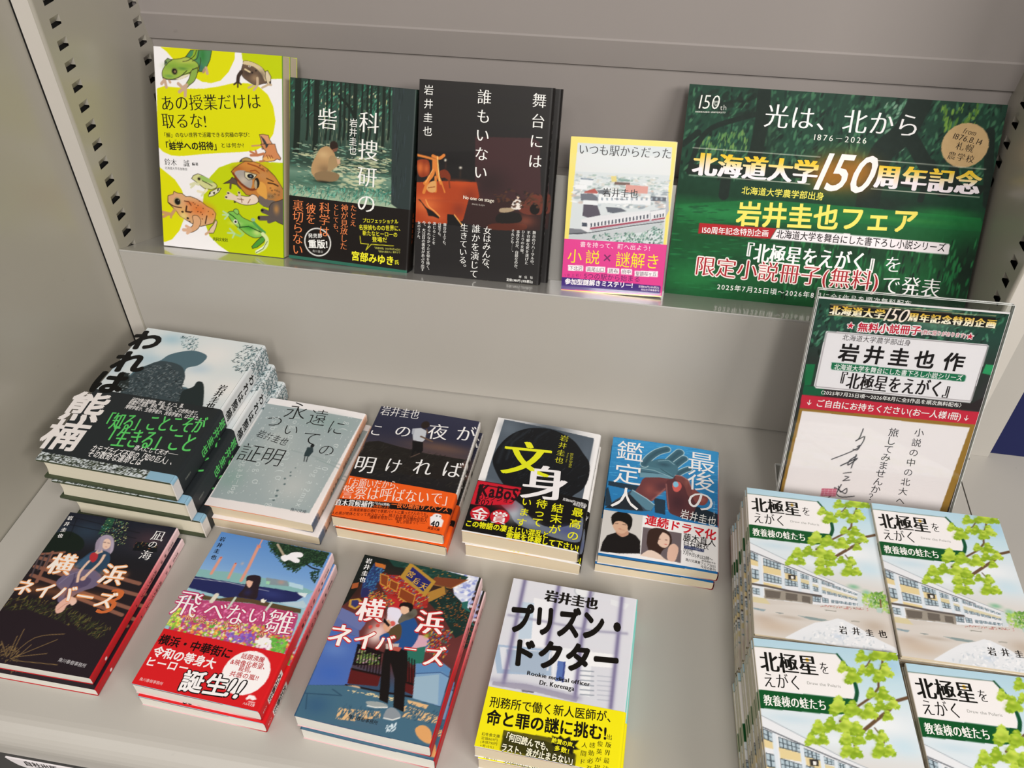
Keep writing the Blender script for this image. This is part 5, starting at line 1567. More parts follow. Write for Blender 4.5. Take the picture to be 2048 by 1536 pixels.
['p','f8f6fa',[63.2,13.5,65.6,11,68,10.9,71.4,7.2,78.2,5.7,81.6,7.8,81,10.4,77.4,11.7,80.6,13.4,81,16.2,77.2,17,71.6,15.4,68.6,18,64.5,16],1],
['l','b8a890',2,[55,2.1,64.5,11.2],0],
['s','f8f6fa',72.7,12.3,4.6,3.3,0.8],
['p','2c2028',[43.4,40.6,45.1,38.2,50,36.5,54.8,37.1,56.9,41.2,58.3,48.2,60.9,58.3,53.6,59.5,44.7,59.3,45.9,51.9,45.4,45.6],1],
['p','e8b8a0',[45.1,44.8,46,41.8,50.5,42.7,51,48.9,48.6,49],1],
['s','2c2c5c',51.1,54.3,3.7,3.6,0.7],
['p','2c2028',[44.6,44,44.5,40.3,49.2,38.3,51.6,43.3,46.4,42.7,45.3,43.8],0],
['p','5a4830',[3.7,64.1,30.1,65.3,42.2,60.8,59.2,59.6,101.6,59.6,102.6,63.7,77.1,64.3,57.1,63.6,5.7,70.8],0],
['p','b84878',[-0.4,73,23.7,68.5,46,65.2,61,63.6,100.5,64.2,102.1,68.1,105.3,100.3,4.3,106],0],
['d',['d85a90','f08ab8','c03c70','e878a8','f4b0cc'],360,[3.1,74.9,39.6,68.4,99.4,65.3,102.4,83.1,35.5,91.6,6.6,88.8],2.6,2.2,0,90,7],
['d',['f0f4f0','f4e860','8cc840','d83040','9a60c0','f8c8e0','f09040','5cb040','f4f080'],620,[0.4,87.6,32.4,85.5,103.5,78.7,104.6,100.4,40.4,101.2,5.7,101.6],3.2,2.6,0,90,8],
['d',['7a58c0','9a70d0'],80,[51.3,93.8,73.6,90.4,76.7,97.1,55.3,100.3],3.4,2.2,0,90,9],
['d',['f4f4f0','f8f4fa'],60,[76.3,93.1,89.1,91,93,99.8,81.1,100.1],4,3,0,90,10],
['d',['5cb040','7cc850'],70,[88.8,90.3,102.2,89.7,104.6,100.4,93.7,101.3],4,2.4,60,60,11],
['d',['8cc840','f4e860'],120,[-4,82.6,3.8,80.8,11.4,96.2,0.2,98.7],3,2.4,0,90,12],
['l','c8d8c8',2,[41.9,72.2,43.3,61.4],0],
['l','c8d8c8',2,[73.5,66.8,75,59.5],0],
['p','f4f0e0',[64.9,58.3,66.7,57,68.1,58.4,69.9,57.2,69.2,60.8,66,60.7],0],
['l','e0d8c8',4,[25.5,68.9,26.7,62.5],0],
['p','fbf6fa',[-5.2,62.5,-4.1,58.6,-1.3,60.7,-0.3,59.6,-0,63.2,-2.9,63.8],0],
],[
['h','飛',-3.7,76.0,18.2,75.1,24.47,'f6f4f4','m',{'o': ('c03a6c',0.9)}],
['h','べ',23.5,77.4,41.9,76.0,18.35,'f6f4f4','m',{'o': ('c03a6c',0.9)}],
['h','な',43.1,77.2,59.6,75.6,19.53,'f6f4f4','m',{'o': ('c03a6c',0.9)}],
['h','い',60.7,73.8,77.1,73.8,16.63,'f6f4f4','m',{'o': ('c03a6c',0.9)}],
['h','雛',78.3,76.2,102.5,74.2,22.49,'f6f4f4','m',{'o': ('c03a6c',0.9)}],
['h','横浜ネイバーズ',11.7,87.0,82.5,87.0,7.12,'f0c080','m',{'o': ('a83060',0.35)}],
['h','2',84.8,86.6,89.5,86.3,6.41,'f0c080','m'],
['v','岩井圭也',4.7,5.2,6.6,29.8,4.8,'141418','M'],
]),
'tobe_band':(106.0,151.0,[
['g',[[0,'d61c22'],[1,'d61c22']]],
['e','fbf6f6',82.1,122.9,18.8,18.9,0],
['p','fbf4f4',[91.2,142.7,92.8,139.3,97,139.5,99.8,141.7,96.9,143.1,94.2,142.3,92.6,143.9],0],
['l','fbf4f4',0.8,[94.7,144.6,99.4,144.7],0],
],[
['h','横浜・中華街に',1.4,110.6,64.3,110.6,8.72,'1a0a0c','B'],
['h','令和の等身大',2.4,121.4,55.4,121.4,9.08,'f8f0f0','B'],
['h','ヒーロー',1.1,130.7,36.8,129.6,7.96,'f8f0f0','B'],
['h','誕生',36.7,139.5,73.2,136.8,17.21,'f8f4f4','B',{'o': ('141010',1.1)}],
['h','!!',73.9,137.0,85.8,137.0,14.29,'f8f4f4','B',{'o': ('141010',1.3),'sh': 0.15}],
['h','話題沸騰',72.3,110.0,91.7,110.0,4.86,'c01c24','G'],
['h','&映像化希望、',66.4,116.6,97.6,114.9,5.05,'c01c24','G'],
['h','殺到。',75.2,120.7,88.0,120.1,4.76,'c01c24','G'],
['h','共感の嵐!!',70.3,126.1,93.7,125.2,4.7,'c01c24','G'],
['h','角川春樹事務所',4.2,145.7,23.8,145.7,2.75,'f4c8c8','g'],
['h','ハルキ文庫',91.0,146.7,100.4,146.7,2.35,'f8e0e0','G'],
]),
'yoko':(106.0,151.0,[
['g',[[0,'14201c'],[0.25,'5a2c28'],[0.5,'6a3434'],[0.62,'5a3030'],[0.75,'38506c'],[1,'30506e']]],
['p','181e1c',[-0.3,-1.4,16.2,-2,10.4,15.9,3.3,47.8,-0.2,53.9,-1.1,14.4],0],
['s','201814',5.4,37.9,9,10.6,0.6],
['p','d8dcf0',[71.6,-2.9,103.2,-0.5,102.6,32.2,89.8,27.3,83.3,12.6,77,7.1],0],
['d',['fbfbfe','b0b8e4','8c98d8','e8ecf8'],90,[75.4,-2.4,102.1,-0.2,104.4,30.4,89.1,24.8],5,3,10,60,1],
['p','1d4038',[20,-1.4,37,-1.8,57,-3.7,76.2,0.3,94.3,1.6,91.3,7.9,84,15.2,63.1,16,41.8,5.6,28.6,5.9],0],
['d',['2c5a50','162c28','b07830','3a4c40'],150,[23.6,-1.6,57,-3.7,89.2,4.2,80.3,14.7,50,12.2],4,1,20,30,2],
['p','7a4028',[66.6,8.2,95.1,4.5,84.1,15.4,63.1,16],0],
['l','b8783c',0.7,[63.1,16,83.1,16.1,94,4.8],0],
['p','b08038',[64.2,25.3,77,15.4,81.5,22.6,80.4,26.8,68.5,33.7],0],
['p','1c302c',[77,15.4,85.5,20.3,106.8,35.1,105.4,54.6,99.3,61,86.1,46.5,68.5,33.7,80.4,22.8],0],
['d',['a86830','2c5048','14201c','8a4c28'],190,[78.9,17.7,107.2,36.3,105.4,54.6,86.1,46.5,72.5,35.4],2.5,1,40,20,3],
['p','2c6860',[95.5,27.3,100.6,24.7,101.2,31.2,106.8,35.1,103.3,34.6,96.9,32.2],0],
['p','2c3c6c',[10.9,7.3,20.3,6.4,21.1,19,19.6,41.3,10.7,39.4,8.2,26.3],0],
['d',['3a70a0','4888b0','243050','30508c'],150,[10.9,7.3,21.9,7.5,21.7,34,9.9,34.1],3,1.2,70,20,4],
['p','c87030',[11.5,5.7,21.5,6.2,22.3,10.3,13,9.6],0],
['p','a82c28',[20.2,16.4,38.4,13.5,67.4,29.9,69,38.8,59.7,42.4,34.8,37.7,22.3,25.7],0],
['d',['c84030','d8a040','2c8078','8a2020','e0b860','345c9c'],260,[19.8,15.1,40.7,13,68.1,28.4,68.3,40.3,57.1,41.7,26.3,30.2],3,1.2,45,12,5],
['p','8a4020',[20,15.8,27.6,16.8,30.3,27.9,23.4,25.4],0],
['l','d8a040',0.7,[20,15.8,27.6,16.8,30.3,27.9,23.4,25.4,20,15.8],0],
['p','8a4020',[30.3,19.6,38.3,21.9,39.2,29.9,31.9,27.5],0],
['l','d8a040',0.7,[30.3,19.6,38.3,21.9,39.2,29.9,31.9,27.5,30.3,19.6],0],
['p','8a4020',[41.2,25.3,55.7,30,56.7,40.4,42.5,34.5],0],
['l','d8a040',0.7,[41.2,25.3,55.7,30,56.7,40.4,42.5,34.5,41.2,25.3],0],
['p','b88c38',[41.4,-1.4,68.5,12.6,64.3,29.3,37.2,15.2],0],
['p','28286c',[44.6,2.8,64.9,14.2,61,24.7,42.2,14],0],
['p','a85830',[0.3,30.9,5.3,28.3,6.1,33.6,1.2,36.2],0],
['p','2c2c5c',[10.5,32.6,16.5,32.6,17.5,41.8,11.6,41.8],0],
['p','c89840',[3.9,46.3,11,43.3,17.1,47.2,11.6,54.4,5.1,52.7],0],
['p','38386c',[5.7,46.6,10.4,45,13.9,47.9,11,52.6,6.8,51],0],
['p','c02c2c',[33.7,37.9,41.7,37.4,48.5,43.7,45.5,48.3,37.8,46.2],1],
['d',['d8b040','b03028','e08838','287068'],170,[16.9,33.8,28.7,33.7,43,41,36.1,48,19.3,46.7],2.6,1.3,30,50,6],
['p','e8e4f4',[37.8,46.2,46.8,45.4,51.4,52.1,51.1,64.9,41.9,64.6,39.7,54.9],1],
['s','f4c8c0',38.5,67.9,9.7,11.1,0.9],
['s','f8e8e0',36,73.5,6.4,7.3,0.8],
['e','d05048',29.6,66.9,1.7,1.7,0],
['e','d05048',34.9,64.3,1.7,1.7,0],
['e','d86058',45.9,59.8,2.4,2.5,0],
['p','d8a8b8',[67.3,66.1,78.5,65.9,79.9,77.8,66.8,78.5],1],
['d',['2c8068','c83c30','3c60a0','d8a040'],170,[74.9,54.2,95.2,54.5,97,79.7,79.9,77.8],3,1.3,60,30,7],
['s','c83030',71.8,58.8,4.3,4.9,0.9],
['s','b8c040',76.2,64,2.6,2.4,0.9],
['p','2c7060',[62.1,80.8,78.5,73.3,80.7,87.2,73.2,91.3,65.3,87.2],0],
['p','6a74a8',[0.2,55.1,24.6,61.1,24.2,66.3,22.8,71.6,-0.7,73.4],0],
['p','5c6ca4',[-0.8,64.5,21.7,71.9,23.9,77.6,-0.3,77.1],0],
['p','4c6cb4',[-0.3,77.1,23.9,77.6,27.9,85.3,27.3,104.5,30.6,118.6,0.7,125.7,0.4,103.8],0],
['s','6c8cc8',9.1,92.1,11.6,7.1,0.6],
['s','3c64b8',12.9,112.5,12.4,8,0.6],
['p','1c1418',[24.9,83.5,46,85.8,48.8,97,27.5,102.1],0],
['d',['5c8048','8a9c50','c8a0b0'],120,[27.7,87.7,46.1,89.4,46.8,97.5,28.7,99.4],4,1.6,20,50,8],
['p','5a1c1c',[27.3,104.5,51.9,105.6,52.9,114.5,29.2,117.8],0],
['p','581c1c',[65.1,93.2,76.3,94.1,82.1,115.4,71.8,113.4],0],
['l','1a1010',0.9,[26.5,86.2,29.6,101.6],0],
['l','1a1010',0.9,[28.9,86.4,32.2,102.2],0],
['l','1a1010',0.9,[31.4,86.5,34.8,102.7],0],
['l','1a1010',0.9,[33.8,86.7,37.4,103.2],0],
['l','1a1010',0.9,[36.2,86.8,40.1,103.8],0],
['l','1a1010',0.9,[38.6,87,42.7,104.3],0],
['l','1a1010',0.9,[41,87.1,45.3,104.9],0],
['l','1a1010',0.9,[43.4,87.3,47.9,105.4],0],
['l','1a1010',0.9,[45.8,87.4,50.5,106],0],
['l','1a1010',0.9,[64.1,85.2,70.5,104.7],0],
['l','1a1010',0.9,[66.4,85.6,72.8,105],0],
['l','1a1010',0.9,[68.7,86,75.1,105.4],0],
['l','1a1010',0.9,[71.1,86.4,77.4,105.8],0],
['l','1a1010',0.9,[73.4,86.8,79.7,106.2],0],
['l','1c1010',1.6,[28.8,105.3,53.9,105.2],0],
['l','1c1010',1.6,[69.4,106.1,80.4,106.9],0],
['l','1c1010',1.6,[28.6,119.1,56.3,118.2,81.5,116.7],0],
['l','1c1010',1.2,[25.4,84.6,47.4,86.7],0],
['p','7ca0c4',[75.4,89.6,94.9,83.8,103.1,87.7,103.8,95.7,104.3,119,81.8,117.7,78.7,101.6],0],
['p','5c88b8',[75.4,89.6,95,84,103.1,87.7,103.4,94,97.2,91.5,77.9,97.2],0],
['p','98b4c8',[77.9,100.6,95.8,94.1,102.1,118.4,82,117.7],0],
['l','2c4c7c',0.7,[77.5,97.8,96.4,92.2,103.5,94.6],0],
['p','e0b890',[26,120.9,38.9,117.8,40.3,124.2,28,126],1],
['p','456a80',[0.7,125.7,30.8,119.2,56.7,119.2,81.8,117.7,104.5,119.5,104.9,148.3,104.6,150.4,1,151.4,1.1,146.6],0],
['s','34587c',13,139.4,11,8.6,0.7],
['s','50687c',51,144.4,21.8,6.2,0.5],
['l','2c4860',0.7,[2.8,133.1,6.5,144.2],0],
['l','2c4860',0.7,[-0.6,132.7,28.8,128,19.9,124.6],0],
['p','e4b884',[30.4,137.5,43.7,136,45.9,144.6,31.3,146.4],0],
['p','e4b884',[44.6,135.8,61.7,133.4,63.5,138.3,46.5,143.4],0],
['p','e4b884',[77.6,124.2,104.5,126.5,105.3,132.7,78.6,133.7],0],
['p','e4b884',[78.2,119.7,95.2,120.1,94.2,123.6,80.2,122.5],0],
['d',['456a80','38586e'],130,[29.6,135.5,61,131.4,63.5,138.3,32,146.8],5,1.1,75,12,9],
['d',['456a80','38586e'],150,[76.9,122.2,104.8,124.3,105.6,133.7,78.6,133.7],5,1.1,55,25,10],
['p','e0a468',[91.1,140.2,96,135.9,103.2,139.4,104.9,148.3,96.2,146.3],1],
['d',['d8e8f0'],20,[69.1,142.3,76.4,139.5,77.4,145.5,71.7,146.9],4,1.4,70,20,11],
['d',['e8d0a0'],40,[26.8,122.9,57.1,120.2,77.9,122,58.2,123.3],4,1,10,40,12],
['p','191414',[47.9,81.7,64.8,79,69.7,92.1,73.3,109.7,78.9,129.8,69.8,127.7,63.2,105.3,55.7,93.1,61.8,112.4,65,126.1,57.5,124.6,49.9,96.8,48.2,88.9],0],
['p','26508c',[50.6,49.7,59.9,50.1,65.5,55.2,69.9,65.5,68.2,75.7,64.1,80.3,52.9,76.9,56.6,71.1,52.4,62.1],1],
['p','5a4830',[44.8,66.4,51.2,58.6,55.3,63.9,55.5,71.4,47.2,73.3,45,70.1],1],
['p','6a6458',[49.5,55.2,53,46.6,59.7,42.4,62.8,46.8,60.3,51.3,54.7,55.2,51.2,58.6],1],
['s','484438',57.4,49.4,4.4,2.5,0.6],
['p','26508c',[40.1,72.5,45.6,68.7,47.6,74.5,41.8,77.1],1],
['p','c8b8b0',[46.7,78.4,57.1,75.9,57.6,80.7,48.3,82.9],0],
['p','b8584c',[53.7,79.2,60.3,78.8,59.3,82.7,53.8,82.8],0],
['p','eabfa0',[47.9,45.2,48.1,42.5,53.9,42.4,55.6,45.9,52.7,49.2,49.5,48.4],1],
['p','1c1616',[46.4,44.2,46.2,40.3,51.2,37.8,56.9,39.1,57.4,44.2,55.6,45.9,53.9,42.4,49,41.6],1],
['p','e0a888',[39,62.8,41.5,57,45.3,61.3,45.2,67.6,41.7,67.2],1],
['p','141418',[37.7,56.4,44.5,61.5,43.8,63.5,37.9,59.8],0],
['p','9ca4a4',[48.5,128.9,51,127.2,59.2,126.3,64.8,127.2,64.6,129.5,53.5,131.2],1],
['p','8c949c',[65.1,136.9,65.9,130.2,70.4,128.1,77,131.9,77,135.1,73.6,137.2,67.5,137.9],1],
['l','e8e8e4',0.9,[50.4,131.2,56.7,131.1,65.5,129],0],
['l','e8e8e4',0.9,[65.8,137.5,72.6,137.4,77.3,134.5],0],
],[
['h','天',56.6,18.9,62.8,19.9,6.69,'d8a848','M'],
['h','后',49.8,15.3,54.9,16.5,6.22,'d8a848','M'],
['h','宮',42.9,9.6,49.2,11.6,6.31,'d8a848','M'],
['h','横',13.5,53.1,39.1,49.9,21.74,'fbf2f0','M',{'o': ('c82c2c',0.7)}],
['h','浜',64.4,52.9,89.3,49.6,21.76,'fbf2f0','M',{'o': ('c82c2c',0.7)}],
['h','ネ',-1.3,80.5,19.2,78.7,20.75,'fbf4ee','M',{'o': ('c82c2c',0.7)}],
['h','イ',20.1,79.7,39.9,78.1,18.1,'fbf4ee','M',{'o': ('c82c2c',0.7)}],
['h','バ',39.0,79.0,63.0,75.1,14.35,'fbf4ee','M',{'o': ('c82c2c',0.7)}],
['h','ー',62.0,79.0,82.0,77.3,10.61,'fbf4ee','M',{'o': ('c82c2c',0.7)}],
['h','ズ',78.9,81.6,105.1,77.3,17.44,'fbf4ee','M',{'o': ('c82c2c',0.7)}],
['v','岩井圭也',5.7,3.0,7.5,27.8,5.27,'f6f4f4','M'],
['h','角川春樹事務所',39.7,142.2,62.8,142.2,3.33,'201c1c','g'],
]),
'prison':(106.0,149.0,[
['g',[[0,'e0e0e8'],[1,'d4d6de']]],
['p','f0f0f4',[20.5,16,38.4,16.3,36.7,59.2,20.2,62.6],0],
['p','c4d4e4',[11.4,21.8,21.4,21.1,25.1,54.3,14.7,56.5],0],
['p','a8bcd4',[-4.1,65.1,42.3,60.5,46,83,4.3,89.2],0],
['p','dfe2ea',[1.6,66.4,42.7,62.8,43.2,79,7.6,85.1],0],
['p','a8b8cc',[7.2,67.6,41.6,63,41.7,82.7,14.1,86],0],
['p','eceef2',[42.9,58,74.4,55.1,77.4,94.4,48.5,92.5],0],
['p','5a74b4',[49,69.1,55.3,69,54.7,85.7,49.7,86.7],0],
['p','e4e6ee',[47,70.1,49.1,69.9,49.3,84.6,47.1,83.9],0],
['p','3c4c90',[53.7,69.3,55.3,69.3,56.3,86.5,54.8,86.8],0],
['l','9098a4',0.9,[67.5,74.1,77.7,72.9],0],
['l','b8bcc8',0.8,[81.2,75.8,92.4,74.7],0],
['l','9098a4',0.9,[68,78,78.2,76.9],0],
['l','b8bcc8',0.8,[81.7,79.8,92.8,78.7],0],
['l','9098a4',0.9,[68.6,82,78.7,80.8],0],
['l','b8bcc8',0.8,[82.1,83.7,93.2,82.6],0],
['l','9098a4',0.9,[69.1,85.9,79.2,84.8],0],
['l','b8bcc8',0.8,[82.6,87.6,93.7,86.5],0],
['l','9098a4',0.9,[69.6,89.8,79.7,88.7],0],
['l','b8bcc8',0.8,[83.1,91.5,94.1,90.3],0],
['l','9098a4',0.9,[70.2,93.7,80.2,92.5],0],
['l','b8bcc8',0.8,[83.6,95.3,94.5,94.2],0],
['p','f4f4f6',[64.1,57.2,93.4,54.8,92.5,66.7,65.9,69.8],0],
['p','e8eaee',[83.6,4.4,99.3,6.5,96.5,12.2,84.2,9.6],0],
['e','c8ccd4',60.9,1.1,8.9,7.2,0],
['e','eceef2',60.9,1.1,7.4,5.8,0],
['p','6a6470',[24.7,97.4,34.6,95.4,35.4,99.6,26.3,100.4],0],
['p','a8a4b4',[2.7,96.3,28.1,93.4,69.5,96,68.1,100.6,35.2,98.6,2.4,99.7],0],
['sl','8078a0',4.6,0.75,[9.8,-2,10.1,43.8,10.9,95.7]],
['sl','6c6488',2.6,0.5,[9.8,-2,10.1,43.8,10.9,95.7]],
['sl','8078a0',4.6,0.75,[39.1,-1.2,38.7,31.7,38.4,56.5]],
['sl','6c6488',2.6,0.5,[39.1,-1.2,38.7,31.7,38.4,56.5]],
['sl','8078a0',4.6,0.75,[66.3,-0,64.7,46.3,66.5,96.6]],
['sl','6c6488',2.6,0.5,[66.3,-0,64.7,46.3,66.5,96.6]],
['sl','8078a0',4.6,0.75,[92.7,1.3,93.4,45.3,94.1,99.6]],
['sl','6c6488',2.6,0.5,[92.7,1.3,93.4,45.3,94.1,99.6]],
['sl','8c88a4',3,0.6,[3.1,36.4,39.5,36.6,72.2,37.4,99.8,34.3]],
['sl','9c98b0',6,0.5,[2.4,95.2,38.6,94.6,69.6,97]],
],[
['h','岩井圭也',29.6,11.7,73.6,11.7,11.34,'17130f','MX'],
['h','プリズン・',4.1,38.7,100.9,29.1,27.07,'14100c','H'],
['h','ドクター',10.7,68.7,96.5,60.1,24.21,'14100c','H'],
['h','Rookie medical officer',27.2,84.2,76.6,84.2,3.53,'14100c','M'],
['h','Dr. Korenaga',38.0,90.1,65.1,90.1,3.92,'14100c','M'],
]),
'prison_band':(106.0,149.0,[
['g',[[0,'f4e814'],[1,'f4e814']]],
['p','5a5414',[18.5,132.7,54.8,131.5,73.7,140.6,74.1,149.9,69.4,150.3,18.7,147.8],0],
['s','8a8218',46.8,142.1,31.7,6.8,0.6],
['s','f4e814',11.9,139.2,5.8,4,0.9],
['p','3c3a10',[19.3,136.7,49.5,134.6,72.7,139.9,72.7,146.7,57.5,147.8,19.4,146.7],0],
['p','1c1a10',[53.6,129.7,58.6,130.7,60.2,128.4,63.5,130.7,67.1,128,68.4,130.8,74.1,129.6,71.8,134.1,75.5,136.3,71.3,137.2,70.9,141.2,66.7,139.1,64.4,142.5,62,140,56.6,142.1,57.8,137.9,54.7,136.6,56.6,133.2],0],
],[
['h','刑務所で働く新人医師が、',4.0,113.1,99.9,106.9,8.76,'14100c','G'],
['h','命と罪の謎に挑む!',4.3,125.2,93.4,120.1,11.76,'14100c','B'],
['h','幻冬舎文庫',3.3,138.7,16.8,138.2,2.59,'5c5818','G'],
['h','定価869円',3.7,141.8,15.8,141.2,2.37,'5c5818','g'],
['h','(本体790円',3.7,144.7,16.1,144.0,2.35,'5c5818','g'],
['h','+税10%)',4.0,147.4,14.1,147.0,2.15,'5c5818','g'],
['h','「何回読んでも、',18.8,136.8,56.1,139.3,6.1,'f8f4d8','B',{'o': ('1c1a10',0.5)}],
['h','ラスト、涙が止まらない」',19.3,145.5,74.5,145.5,5.96,'f8f4d8','B',{'o': ('1c1a10',0.5)}],
['h','絶賛の声、',54.6,133.1,73.8,134.2,3.93,'f0e820','B'],
['h','多数!',57.4,138.5,68.2,139.0,4.08,'f0e820','B'],
['v','出版界最注目の',95.6,120.6,95.6,160.1,4.18,'14100c','m'],
['v','俊英が描く',89.6,127.0,89.6,154.7,4.19,'14100c','m'],
['v','感動必至の',84.1,129.1,84.1,156.3,4.18,'14100c','m'],
['v','人間ドラマ',78.6,130.2,78.6,158.8,4.18,'14100c','m'],
]),
'booklet':(105.0,148.0,[
['g',[[0,'b4d4e4'],[0.2,'c8e0ea'],[0.35,'dfe8ee'],[0.5,'dce6ec'],[0.62,'dcd8d4'],[1,'c4b8ac']]],
['s','a4cce4',98.1,11.2,9.1,9.5,0.8],
['s','f2f4f6',82.5,57.8,19.4,7.4,0.8],
['s','b4d4e4',20.9,61.1,17.5,3.7,0.4],
['s','eef2f4',48.2,73.1,9.6,4.8,0.6],
['s','c8e0ec',94.5,72.2,11.4,7.2,0.8],
['p','f3efee',[-0.9,7.1,60.7,6.3,66.2,16,68.7,29.2,67.7,40.7,0.2,41.6],0],
['l','3c5440',0.5,[-0.9,7.1,60.7,6.3],0],
['l','145030',1.6,[60.7,6.3,66.7,15.9],0],
['l','145030',2.8,[69.8,28.4,70,35.3,67.8,41.9],1],
['p','115428',[-0.2,41.7,67.4,41,65.3,51.6,51.8,54.6,49.9,54.6,-0,55.8],0],
['p','e8eaee',[-0,61,50.9,84.3,84.9,96.5,84.9,109.5,46.3,113.9,0.5,115.3],0],
['p','e4d09c',[0.3,76.6,6.8,77.9,7.4,84.8,0.4,83.7],0],
['p','e4d09c',[9.8,82.6,24.5,85.3,24.4,91.1,9.9,90.1],0],
['p','e4d09c',[-0,95.3,6.3,97,6.2,98.7,0.1,102],0],
['p','e4d09c',[26.7,86.7,37.6,88.8,37.2,94.6,26.8,93],0],
['p','dccfa4',[38.8,90.9,46.5,91.9,46.1,96.4,38.9,95.4],0],
['p','dcd4b4',[47.2,94,81.5,101.4,81.2,103.7,47.7,98.4],0],
['p','e4d09c',[9.4,99.3,23.9,100.8,23.8,103,9.2,102.7],0],
['p','46525a',[0.3,70.4,6.8,73.1,6.7,80,0.4,78],0],
['p','b4c6d0',[0.8,71.2,3.2,72.2,3.2,74.9,0.7,74],0],
['p','b4c6d0',[0.7,74.6,3.1,75.5,3.2,78.1,0.8,77.4],0],
['p','b4c6d0',[3.9,72.5,6.4,73.5,6.4,76.2,4,75.3],0],
['p','b4c6d0',[4,75.9,6.4,76.8,6.3,79.2,3.9,78.4],0],
['p','46525a',[10.2,75.2,24.5,78.9,24.5,85.1,10.3,82.9],0],
['p','b4c6d0',[10.5,75.9,12.8,76.4,12.8,79.3,10.6,78.7],0],
['p','b4c6d0',[10.5,79.5,12.8,79.9,12.8,82.6,10.6,82.1],0],
['p','b4c6d0',[13.4,76.6,15.6,77.2,15.7,79.9,13.4,79.4],0],
['p','b4c6d0',[13.4,80,15.6,80.5,15.7,83,13.5,82.7],0],
['p','b4c6d0',[16.3,77.3,18.5,77.9,18.5,80.4,16.3,80],0],
['p','b4c6d0',[16.3,80.6,18.5,81,18.5,83.5,16.3,83.1],0],
['p','b4c6d0',[19.1,78.1,21.3,78.7,21.4,81.1,19.2,80.7],0],
['p','b4c6d0',[19.1,81.2,21.3,81.6,21.4,83.9,19.2,83.6],0],
['p','b4c6d0',[22,78.8,24.2,79.4,24.2,81.7,22,81.2],0],
['p','b4c6d0',[22,81.8,24.2,82.3,24.2,84.5,22,84],0],
['p','46525a',[26.4,81,37.1,84.3,36.9,88.7,26.5,87.1],0],
['p','b4c6d0',[26.7,81.6,28.7,82.2,28.8,84.4,26.7,83.9],0],
['p','b4c6d0',[26.8,84.4,28.8,84.8,28.8,86.9,26.8,86.6],0],
['p','b4c6d0',[29.4,82.4,31.4,83,31.4,85,29.4,84.5],0],
['p','b4c6d0',[29.4,85,31.4,85.4,31.4,87.4,29.4,87],0],
['p','b4c6d0',[32.1,83.1,34.1,83.8,34,85.7,32,85.2],0],
['p','b4c6d0',[32.1,85.5,34.1,86,34,87.7,32,87.4],0],
['p','b4c6d0',[34.7,83.9,36.8,84.6,36.6,86.3,34.6,85.8],0],
['p','b4c6d0',[34.7,86.1,36.7,86.6,36.6,88.2,34.7,87.9],0],
['p','46525a',[38.8,85.2,46,87.4,45.9,91.1,38.9,90.3],0],
['p','b4c6d0',[39.2,85.7,41,86.2,40.9,88,39.1,87.7],0],
['p','b4c6d0',[39.2,88,41,88.4,40.9,90.1,39.2,89.8],0],
['p','b4c6d0',[41.5,86.3,43.3,86.9,43.3,88.5,41.5,88.2],0],
['p','b4c6d0',[41.5,88.5,43.3,88.9,43.3,90.4,41.5,90.1],0],
['p','b4c6d0',[43.9,87.1,45.7,87.6,45.7,89,43.9,88.7],0],
['p','b4c6d0',[43.8,89,45.6,89.3,45.6,90.6,43.8,90.4],0],
['p','46525a',[47.3,87.7,53.3,89.6,53.1,93,47.4,92.3],0],
['p','b4c6d0',[47.6,88.2,49.1,88.6,49.1,90.2,47.6,89.9],0],
['p','b4c6d0',[47.6,90.2,49.1,90.5,49,92.1,47.6,91.9],0],
['p','b4c6d0',[49.5,88.7,51.1,89.1,51,90.6,49.6,90.3],0],
['p','b4c6d0',[49.5,90.7,51.1,91,51,92.3,49.6,92.1],0],
['p','b4c6d0',[51.6,89.3,53,89.7,53,91.1,51.5,90.8],0],
['p','b4c6d0',[51.5,91,52.9,91.3,52.9,92.6,51.5,92.4],0],
['p','46525a',[0.6,87.4,6.7,88.4,6.6,97.6,0.5,97.2],0],
['p','b4c6d0',[0.9,88.2,3.3,88.6,3.2,92.2,0.9,91.9],0],
['p','b4c6d0',[0.9,92.7,3.2,93,3.2,96.4,0.9,96.2],0],
['p','b4c6d0',[4,88.7,6.3,89,6.3,92.6,4,92.3],0],
['p','b4c6d0',[3.9,93.1,6.3,93.3,6.3,96.6,4,96.4],0],
['p','46525a',[10.1,90.1,24,92.9,23.9,98.9,10,98.3],0],
['p','b4c6d0',[10.4,90.9,12.5,91.2,12.5,94.3,10.4,93.9],0],
['p','b4c6d0',[10.4,94.6,12.5,94.8,12.4,97.7,10.3,97.5],0],
['p','b4c6d0',[13.3,91.3,15.3,91.7,15.3,94.6,13.2,94.3],0],
['p','b4c6d0',[13.1,95,15.2,95.2,15.3,97.8,13.2,97.7],0],
['p','b4c6d0',[16,91.8,18.1,92.3,18.1,94.9,16,94.6],0],
['p','b4c6d0',[16,95.3,18.1,95.5,18,98,15.9,97.9],0],
['p','b4c6d0',[18.8,92.4,20.9,92.8,20.8,95.2,18.7,95],0],
['p','b4c6d0',[18.7,95.6,20.8,95.8,20.8,98,18.7,98],0],
['p','b4c6d0',[21.5,92.9,23.7,93.3,23.6,95.6,21.6,95.3],0],
['p','b4c6d0',[21.5,95.9,23.6,96.1,23.6,98.3,21.5,98.2],0],
['p','46525a',[26.3,93,37.2,94.6,37,99.3,26.3,99.6],0],
['p','b4c6d0',[26.6,93.7,28.7,93.9,28.6,96.3,26.6,96],0],
['p','b4c6d0',[26.6,96.6,28.7,96.7,28.6,99,26.6,99],0],
['p','b4c6d0',[29.3,94,31.4,94.2,31.4,96.4,29.4,96.2],0],
['p','b4c6d0',[29.3,96.7,31.3,96.8,31.3,98.9,29.3,99],0],
